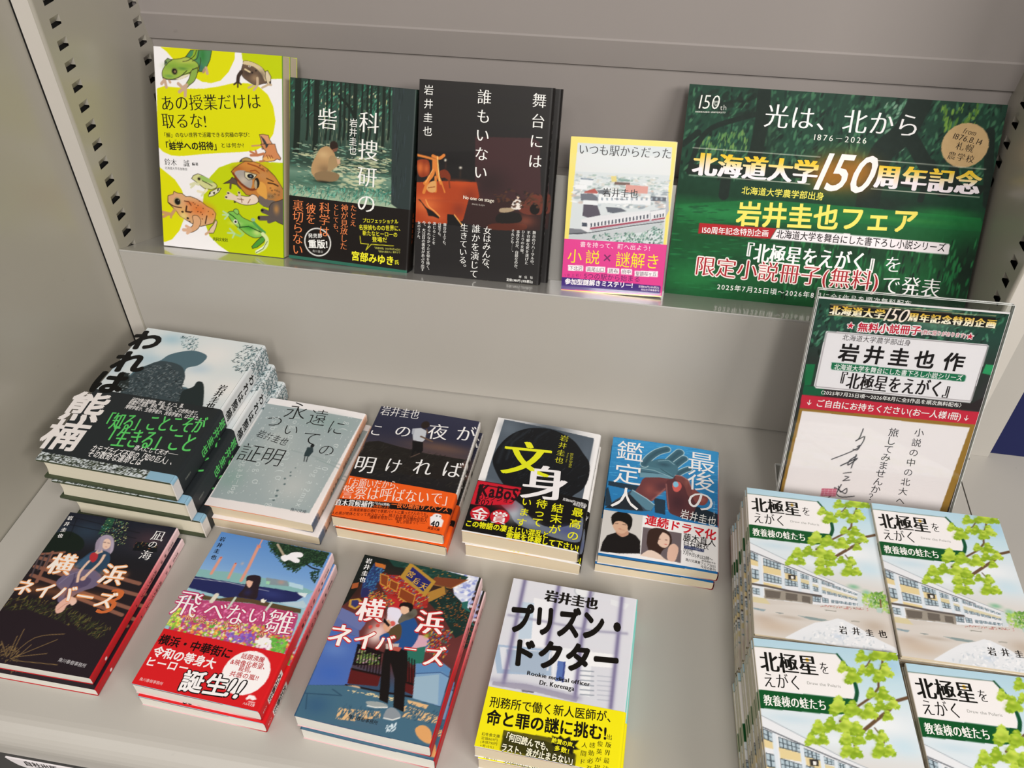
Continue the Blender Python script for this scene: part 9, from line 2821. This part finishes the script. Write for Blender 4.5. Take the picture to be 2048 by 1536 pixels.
# label card on the cabinet
lab = empty('shelf_label', (0.215, -0.4285, -0.045))
tag(lab, 'white rounded label card with black lettering just below the deck edge', 'label')
pts2 = [(-0.1135, 0.0105), (-0.1105, 0.0050), (-0.106, -0.0005), (-0.100, -0.0035), (0.1, -0.0035), (0.1135, 0.0105)]
MB().prism([(a, b_) for a, b_ in pts2], -0.0006, 0.0006, 'y').build('card', M['card'], lab)
lt = letter_mesh('lettering', [['h', '自社出版', 14.5, 4.6, 44, 4.6, 8.6, '141214', 'B']],
                 lambda s, v, off: np.stack([(s - 113.5) * MM, -.0006 - off * MM, (10.5 - v) * MM], -1), .08, M['print'])
obj_of('lettering', lt, lab)
lab.location = (0.215, -0.4415, -0.0445)

# navy board in the next bay
nb = MB().box(0.9355, 1.30, 0.006, 0.010, 0.0005, 0.32).build('navy_board', M['navy'])
tag(nb, 'dark navy blue board standing in the next bay beyond the right upright', 'board')

# sloping display tier along the back of the deck
tier = empty('display_tier', (0.45, 0.0, 0.0))
tag(tier, 'long grey steel display step with glossy sloping ledge holding the upright books', 'display riser')
rr = 0.0012
pr = [(0.0015, 0.0002), (0.0015, 0.0016), (0.0, 0.0016), (0.0, TIER_H - rr)] + [(rr - rr * math.cos(t), TIER_H - rr + rr * math.sin(t)) for t in np.linspace(.3, 1.3, 4)] + [(0.164, TZ(0.164)), (0.164, 0.0002)]
MB().prism([p for p in pr], -0.4305, 0.4305).build('ledge', M['tier'], tier)
MB().box(-0.4305, 0.4305, -0.0004, -0.00005, 0.0016, TIER_H - .0022).build('front_face', M['metal'], tier)
# second step behind the books
st2 = empty('back_step', (0.54, 0.058, TZ(0.058)))
tag(st2, 'grey steel back step behind the upright books and the green poster', 'display riser')
y0, z0 = 0.0, 0.0
tx, tz = 0.107 * math.sin(math.radians(27)), 0.107 * math.cos(math.radians(27))
ye = 0.164 - 0.058
MB().prism([(0, 0.0003), (tx, tz), (ye, tz - (ye - tx) * 0.38), (ye, TZ(0.164) - TZ(0.058) + .0003)], -0.325, 0.322).build('step_body', M['tier'], st2)

# ------------------------------------------------------------------ books
SPK = dict(r=2.0)


def spine_ops(W, T, H, grad, extra=()):
    """gradient of colours down the spine, from x=W-2"""
    ops = []
    n = 40
    fs = [g[0] for g in grad]
    cs = np.array([rgb(g[1]) for g in grad])
    for i in range(n):
        f = (i + .5) / n
        c = [np.interp(f, fs, cs[:, k]) for k in range(3)]
        hx = ''.join('%02x' % int(max(0, min(1, v)) * 255) for v in c)
        ops.append(R2(hx, W - .9, H * i / n - .2, W + T + 8, H * (i + 1) / n + 1.6))
    return ops + list(extra)


def vt(s, x, y0, y1, h, col, sty='g'):
    return ['v', s, x, y0, x, y1, h, col, sty]


def dims(a): return ART[a][0], ART[a][1]


# --- hardback stack
W, H = dims('kuma')
T = 24.8
kuma = make_book('hardcover_novel', 'kuma', T, 'topmost hardcover of the thick stack, brush title over misty mountain, dark lower band', group='hardcover novels stacked at left', r=3.0, hard=True,
                 band=(99, 185.5), band_col='272c2f', back='4a5040', board='3c4630',
                 spine=spine_ops(W, T, H, [(0, 'dfe6ea'), (1, 'e6e2e0')], [['d', ['24444a', '3c6068', '203438', '5a8088'], 200, [W, 0, W + T, 0, W + T, 30, W, 36], 5, 1.2, 60, 80, 3]])
                 + [['d', ['2c3428', '3a4232', '20261f', '4c5240', '161b16'], 420, [0, 183, W - 26, 183, W - 26, 195, 0, 195], 4, 1.4, 20, 60, 9], ['p', '8fb8d0', [W - 26, 183, W + 2, 183, W + 2, 195, W - 26, 195], 0]],
                 spine_txt=[vt('われは熊楠', W + T * .52, 34, 96, 11, '101010', 'B')],
                 band_spine_txt=[vt('岩井圭也', W + T * .5, 100, 146, 10.5, '5ed068', 'B'), vt('文藝春秋', W + T * .5, 168, 178, 2.6, '8a9088', 'g')])
KG = 'hardcover novels stacked at left'
lay(kuma, 'kuma', 0.110, -0.135, -0.0478, 0.0500)
k2 = copy_tree(kuma)
tag(k2, 'middle hardcover of the thick left stack, mountain jacket and dark lower band', 'book', KG)
lay(k2, 'kuma', 0.1165, -0.1365, -0.040, 0.0250)
k3 = copy_tree(kuma)
tag(k3, 'bottom hardcover of the thick left stack, resting on the deck', 'book', KG)
lay(k3, 'kuma', 0.1235, -0.1355, -0.036, 0.0001)


def pair(first, art, x, y, yaw, T, dx, dy, dyaw, lab2, grp):
    first['group'] = grp
    lay(first, art, x, y, yaw, T * MM + 0.0003)
    c = copy_tree(first)
    tag(c, lab2, 'book', grp)
    lay(c, art, x + dx, y + dy, yaw + dyaw, 0.0001)
    return c


# --- paperbacks, back row
W, H = dims('eien')
T = 13.0
b1 = make_book('paperback', 'eien', T, 'upper pale grey paperback of a lone figure on a snowy road with faint formulas', r=2.6, drop=1.6, back='f4ecea', flap='f0936a', page='page_buff',
               spine=spine_ops(W, T, H, [(0, 'f4d8c8'), (.05, 'd8a488'), (.9, 'd8a488'), (.92, '5a6478'), (1, '5a6478')]),
               spine_txt=[vt('永遠についての証明', W + T * .5, 22, 72, 4.6, '2a2a2a', 'G'), vt('岩井圭也', W + T * .5, 84, 106, 4.2, '2a2a2a', 'G'), vt('角川文庫', W + T * .5, 124, 136, 3, '2a2a2a', 'G')])
pair(b1, 'eien', 0.2383, -0.1448, -0.0469, T, .0055, -.0035, .004, 'lower copy under the pale grey snowy-road paperback', 'snowy road paperbacks')
W, H = dims('yoru')
T = 13.9
b2 = make_book('paperback', 'yoru', T, 'upper paperback of a boy in a white shirt running at dusk, orange band', r=2.4, drop=1.2, back='f0eeec', page='page_buff', flap='f0703c',
               band=(98.9, 148.4), band_col='f4601c',
               spine=spine_ops(W, T, H, [(0, 'f2f0ee'), (1, 'f2f0ee')], [R2('1a1a1a', W + 4, 48, W + T, 54)]),
               spine_txt=[vt('この夜が明ければ', W + T * .5, 16, 46, 4.4, '202020', 'G'), vt('岩井圭也', W + T * .5, 60, 86, 5.2, '202020', 'M')],
               band_spine_txt=[vt('警察は呼ばないで', W + T * .5, 110, 140, 3.6, 'a83408', 'G')])
pair(b2, 'yoru', 0.3582, -0.1385, -0.0355, T, .0030, -.0020, -.006, 'lower copy under the running boy paperback with orange band', 'running boy paperbacks')
W, H = dims('bunshin')
T = 16.4
b3 = make_book('paperback', 'bunshin', T, 'upper white-framed paperback showing the back of a dark-haired head, black and red band', r=2.6, drop=1.8, back='f4f2f0', page='page_buff', flap='e8b878',
               band=(87, 147.6), band_col='131112',
               spine=spine_ops(W, T, H, [(0, 'f4f2f0'), (1, 'f4f2f0')], [R2('1a1a1c', W + 5, 12, W + T, 24)]),
               spine_txt=[vt('文身', W + T * .5, 34, 52, 6, '202020', 'M'), vt('岩井圭也', W + T * .5, 58, 80, 4.6, '202020', 'M')],
               band_spine_txt=[vt('最高の結末', W + T * .5, 95, 125, 4, 'd8d8d0', 'G')])
b3b = pair(b3, 'bunshin', 0.4813, -0.1398, -0.0483, T, .0022, -.0010, .012, 'lower copy under the dark-haired head paperback', 'dark-haired head paperbacks')
W, H = dims('kantei')
T = 11.75
b4 = make_book('paperback', 'kantei', T, 'upper blue paperback of hands pulling on a glove, white band with two portraits', r=2.0, drop=1.6, back='e8e4e4', page='page_buff', flap='2c4058',
               band=(96.8, 146.6), band_col='f4f2f2',
               spine=spine_ops(W, T, H, [(0, '3f9ad4'), (.1, 'e8dcdc'), (.7, 'c82c3c'), (1, '8c1c28')]), band_spine=[R2('b82030', W + .5, 90, W + T + 6, 149)])
pair(b4, 'kantei', 0.6019, -0.1364, -0.0164, T, -.0012, -.0010, -.006, 'lower copy under the blue gloved-hands paperback', 'gloved hands paperbacks')
# --- front row
W, H = dims('nagi')
T = 9.7
RED = [(0, 'f2d8dc'), (.15, 'f0c0c4'), (.4, 'e06a70'), (.6, 'cc2028'), (1, 'b81820')]


def redspine(W, T, t1, t2):
    return [vt(t1, W + T * .5, 26, 36, 3.2, '301418', 'G'), vt('岩井圭也', W + T * .5, 12, 22, 3, '301418', 'G'), vt(t2, W + T * .5, 44, 72, 4.0, '301418', 'G')]


c1 = make_book('paperback', 'nagi', T, 'upper dark night-scene paperback of a woman sitting on a harbour bench', r=1.8, back='c02028', page='page_white',
               spine=spine_ops(W, T, H, RED, [['e', 'f4e8e8', W + T * .5, 130, 1.5, 1.5, 0], ['e', '301418', W + T * .5, 80, .9, .9, 0]]), spine_txt=redspine(W, T, '横浜', '凪の海ネイバーズ'))
pair(c1, 'nagi', 0.1125, -0.3172, -0.0050, T, .0035, -.0035, -.006, 'lower copy under the night harbour bench paperback', 'night bench paperbacks')
W, H = dims('tobe')
T = 13.2
c2 = make_book('paperback', 'tobe', T, 'upper paperback of a long-haired woman before a blue ship and flowers, red band', r=2.0, back='e8c0c4', page='page_white', flap='8a3038',
               band=(101.2, 150.6), band_col='d61c22',
               spine=spine_ops(W, T, H, RED), spine_txt=redspine(W, T, '横浜', '飛べない雛'), band_spine=[R2('f4f2f0', W + 3.4, 112, W + T - 1.5, 138)],
               band_spine_txt=[vt('大石静氏', W + T * .52, 114, 137, 6, '181414', 'B'), vt('ハルキ', W + T * .5, 141, 148, 2.4, 'f0e0e0', 'G')])
pair(c2, 'tobe', 0.2598, -0.3224, -0.0526, T, .0022, -.0025, .004, 'lower copy under the blue ship and flowers paperback with red band', 'blue ship paperbacks')
W, H = dims('yoko')
T = 15.4
c3 = make_book('paperback', 'yoko', T, 'upper paperback of a man in a blue jacket before an ornate Chinese gate', r=2.0, back='e8c0c4', page='page_white', flap='4a5478',
               spine=spine_ops(W, T, H, RED), spine_txt=redspine(W, T, '横浜', '横浜ネイバーズ'))
pair(c3, 'yoko', 0.3946, -0.3284, -0.0635, T, .0032, -.0022, -.003, 'lower copy under the Chinese gate paperback', 'Chinese gate paperbacks')
W, H = dims('prison')
T = 15.5
c4 = make_book('paperback', 'prison', T, 'upper pale paperback with heavy black title over window bars, bright yellow band', r=2.0, back='e8e8ea', page='page_buff', flap='c8a888',
               band=(101.2, 148.6), band_col='f4e814',
               spine=spine_ops(W, T, H, [(0, '7cd8cc'), (1, '7cd8cc')], [R2('2c5878', W + 3, 18, W + T, 42)]),
               spine_txt=[vt('プリズン・ドクター', W + T * .5, 46, 84, 4, '183838', 'G')])
pair(c4, 'prison', 0.5294, -0.3282, -0.0319, T, .0020, -.0010, .010, 'lower copy under the window bars paperback with yellow band', 'window bars paperbacks')

# --- standing books
W, H = dims('frog')
T = 17.5
f1 = make_book('frog_book', 'frog', T, 'front yellow-green frog book leaning at the left end of the ledge', r=.8, mirror=True, inset=.5, back='c8d820', page='page_buff', m='print',
               spine=spine_ops(W, T, H, [(0, '5a8a20'), (1, '5a8a20')]), group='frog books on the ledge')
stand(f1, 0.1176, 0.0322, -0.0062, 0.4167, T)
f2 = copy_tree(f1)
tag(f2, 'second frog book standing behind the front frog book', 'book', 'frog books on the ledge')
cs, sn = math.cos(0.4167), math.sin(0.4167)
stand(f2, 0.1176, 0.0322, -0.0062, 0.4167, T)
f2.location = f1.matrix_world.translation + Vector((0.0005, (T + .3) * MM * cs, -(T + .3) * MM * sn))
W, H = dims('kaso')
T = 18.5
g1 = make_book('standing_novel', 'kaso', T, 'hardcover with a man crouching in a green forest, black band with orange lettering', r=2.4, back='202a28', page='page',
               spine=spine_ops(W, T, H, [(0, '14201c'), (1, '14181a')], [['d', ['1f4a40', '2a5c50', '12241e'], 60, [W, 0, W + T, 0, W + T, 12, W, 12], 3, 1, 50, 60, 2]]), m='print',
               band=(114.6, 176.5), band_col='1a1513',
               spine_txt=[vt('科捜研の砦', W + T * .5, 60, 108, 5.6, '5a6662', 'm'), vt('岩井圭也', W + T * .5, 26, 48, 3.6, '5a6662', 'm')],
               band_spine_txt=[vt('証拠書はない', W + T * .42, 119, 150, 4.2, 'c05820', 'G')])
stand(g1, 0.2566, 0.0273, -0.0516, 0.4088, T)
W, H = dims('butai')
T = 15.0
h1 = make_book('standing_novel', 'butai', T, 'front black novel with white vertical title and a dim red stage scene', r=3.0, back='201e1e', page='page', m='print',
               spine=spine_ops(W, T, H, [(0, '181616'), (1, '181616')]), group='black stage novels on the ledge',
               spine_txt=[vt('舞台には誰もいない', W + T * .45, 30, 100, 3.6, 'c8c4c0', 'm'), vt('岩井圭也', W + T * .45, 112, 140, 3.4, 'c8c4c0', 'm'), vt('祥伝社', W + T * .45, 170, 182, 2.6, 'c8c4c0', 'm')])
stand(h1, 0.3933, 0.0266, 0.0166, 0.4052, T)
h2 = copy_tree(h1)
tag(h2, 'second black stage novel, mostly hidden behind the front copy', 'book', 'black stage novels on the ledge')
stand(h2, 0.3933, 0.0266, 0.0166, 0.4052, T)
cs, sn = math.cos(0.4052), math.sin(0.4052)
h2.location = h1.matrix_world.translation + Vector((0.0062, (T + .4) * MM * cs, -(T + .4) * MM * sn - .0004))
W, H = dims('eki')
T = 11.0
e1 = make_book('standing_paperback', 'eki', T, 'small shrink-wrapped yellow paperback with a train and city view, pink band', r=.8, back='f0e070', page='page_white', m='print_film',
               band=(96.5, 147.6), band_col='e23c90',
               spine=spine_ops(W, T, H, [(0, 'f0e8c0'), (1, 'f0e8c0')]))
stand(e1, 0.5312, 0.0242, 0.0669, 0.402, T)

# --- poster on board
W, H = dims('poster')
po = empty('poster')
tag(po, 'large green forest poster with gold and white lettering leaning behind the ledge, right', 'poster')
MB().box(-W / 2 * MM, W / 2 * MM, 0, H * MM, 0.0, 0.0016).build('board', plain('8a8c86'), po)
fm = flat_map(W, H)
cv = make_sheet('poster', 'poster', fm, 0, W, 0, H, 0, M['print_gloss'], 1.35)
pp = obj_of('printed_sheet', grid_mesh('printed_sheet', cv.xs, cv.ys, fm, cv.c, 1.72, M['print_gloss']), po)
letters('headline_lettering', 'small_lettering', ART['poster'][3], fm, 1.80, M['print_gloss'], pp)
stand(po, 0.7311, 0.0542, 0.0197, 0.4704, 1.6)

# --- acrylic sign
W, H = dims('sign')
HS = 235.0
sg = empty('acrylic_sign_stand')
tag(sg, 'clear acrylic sign stand holding a printed notice with handwritten message, behind the booklets', 'sign')
fm0 = flat_map(W, H)
EX = HS - H


def fm(s, v, off):
    p = fm0(s, v, off)
    p[..., 1] += EX * MM
    return p


MB().box(-W / 2 * MM, W / 2 * MM, 0.002, HS * MM, 0.0004, 0.0012).build('notice_paper', plain('f0e8ec'), sg)
cv = make_sheet('sign', 'sign', fm, 0.4, W - .4, 1.5, H + 40, 0, M['print'], 1.7)
ps = obj_of('printed_notice', grid_mesh('printed_notice', cv.xs, cv.ys, fm, cv.c, 1.25, M['print']), sg)
letters('headline_lettering', 'small_lettering', ART['sign'][3], fm, 1.32, M['print'], ps)
xa, xb, ya, yb = -(W / 2 + 1.2) * MM, (W / 2 + 1.2) * MM, 0.0, (HS + 6.5) * MM
MB().box(xa, xb, ya, yb, 0.0017, 0.0032).build('front_sheet', M['acrylic'], sg)
MB().box(xa, xb, ya, yb, -0.0026, 0.0000).build('back_sheet', M['acrylic'], sg)
ed = MB()
ed.box(xa - .0004, xa, ya, yb, -0.0026, 0.0032)
ed.box(xb, xb + .0004, ya, yb, -0.0026, 0.0032)
ed.box(xa, xb, yb, yb + .0004, -0.0026, -0.0012)
ed.box(xa, xb, yb, yb + .0004, 0.0024, 0.0032)
ed.build('polished_edge', M['acrylic_edge'], sg)
lean = 0.3087
u = Vector((math.cos(.0306), math.sin(.0306), 0))
n = Vector((-math.sin(.0306), math.cos(.0306), 0))
v = Vector((0, 0, math.cos(lean))) + n * math.sin(lean)
w = u.cross(v)
mt4 = Matrix((u, v, w)).transposed().to_4x4()
mt4.translation = Vector((0.7791 + .0006, -0.1415, 0.0034))
sg.matrix_world = mt4
# foot plate lying on the deck behind the sheet (same one piece stand)
inv = mt4.inverted()


def foot(name, x0, x1, y0_, y1_, z0_, z1_, m_):
    o_ = MB().box(x0, x1, y0_, y1_, z0_, z1_).build(name, m_)
    for v_ in o_.data.vertices: v_.co = inv @ v_.co
    o_.parent = sg
    return o_


foot('foot_plate', 0.7160, 0.8420, -0.1400, -0.0500, 0.0004, 0.0030, M['acrylic'])
e_ = MB()
e_.box(0.7156, 0.7160, -0.1400, -0.0500, 0.0004, 0.0032)
e_.box(0.7156, 0.8420, -0.0500, -0.0496, 0.0004, 0.0030)
e_ = e_.build('foot_edge', mat('bright_acrylic_edge', (0.9, 0.9, 0.88), .3))
for v_ in e_.data.vertices: v_.co = inv @ v_.co
e_.parent = sg

# --- free booklets in four piles
W, H = dims('booklet')
T = 3.08
bl = make_book('booklet', 'booklet', T, 'top booklet', r=.35, mirror=True, back='f0ece4', page='page_buff', m='print', inset=.3)
piles = [(0.7230, -0.2245, 0.0003, 23, 'back left', 'pile standing next to the sign foot'),
         (0.8286, -0.2266, 0.0061, 24, 'back right', 'pile'),
         (0.7246, -0.3757, 0.0474, 24, 'front left', 'pile'),
         (0.8330, -0.3790, 0.0300, 24, 'front right', 'pile')]
rj = random.Random(11)
first = True
for x, y, yaw, n_, where, _ in piles:
    for k in range(n_):
        o = bl if first else copy_tree(bl)
        first = False
        top = k == n_ - 1
        jx, jy, ja = (0, 0, 0) if top else (rj.uniform(-.0007, .0003), rj.uniform(-.0012, .0010), rj.uniform(-.008, .008))
        if not top and k < n_ // 3: jx -= .0016
        if not top and rj.random() < .12: jx -= .0012
        lay(o, 'booklet', x + jx, y + jy, yaw + ja, .0001 + k * T * MM)
        gname = 'white booklets stacked in the %s pile' % where
        if top: tag(o, 'topmost school-building booklet of the %s pile' % where, 'booklet', gname)
        else: tag(o, 'booklet lying inside the %s pile, below its top copy' % where, 'booklet', gname)

bpy.data.objects.remove(_fo)
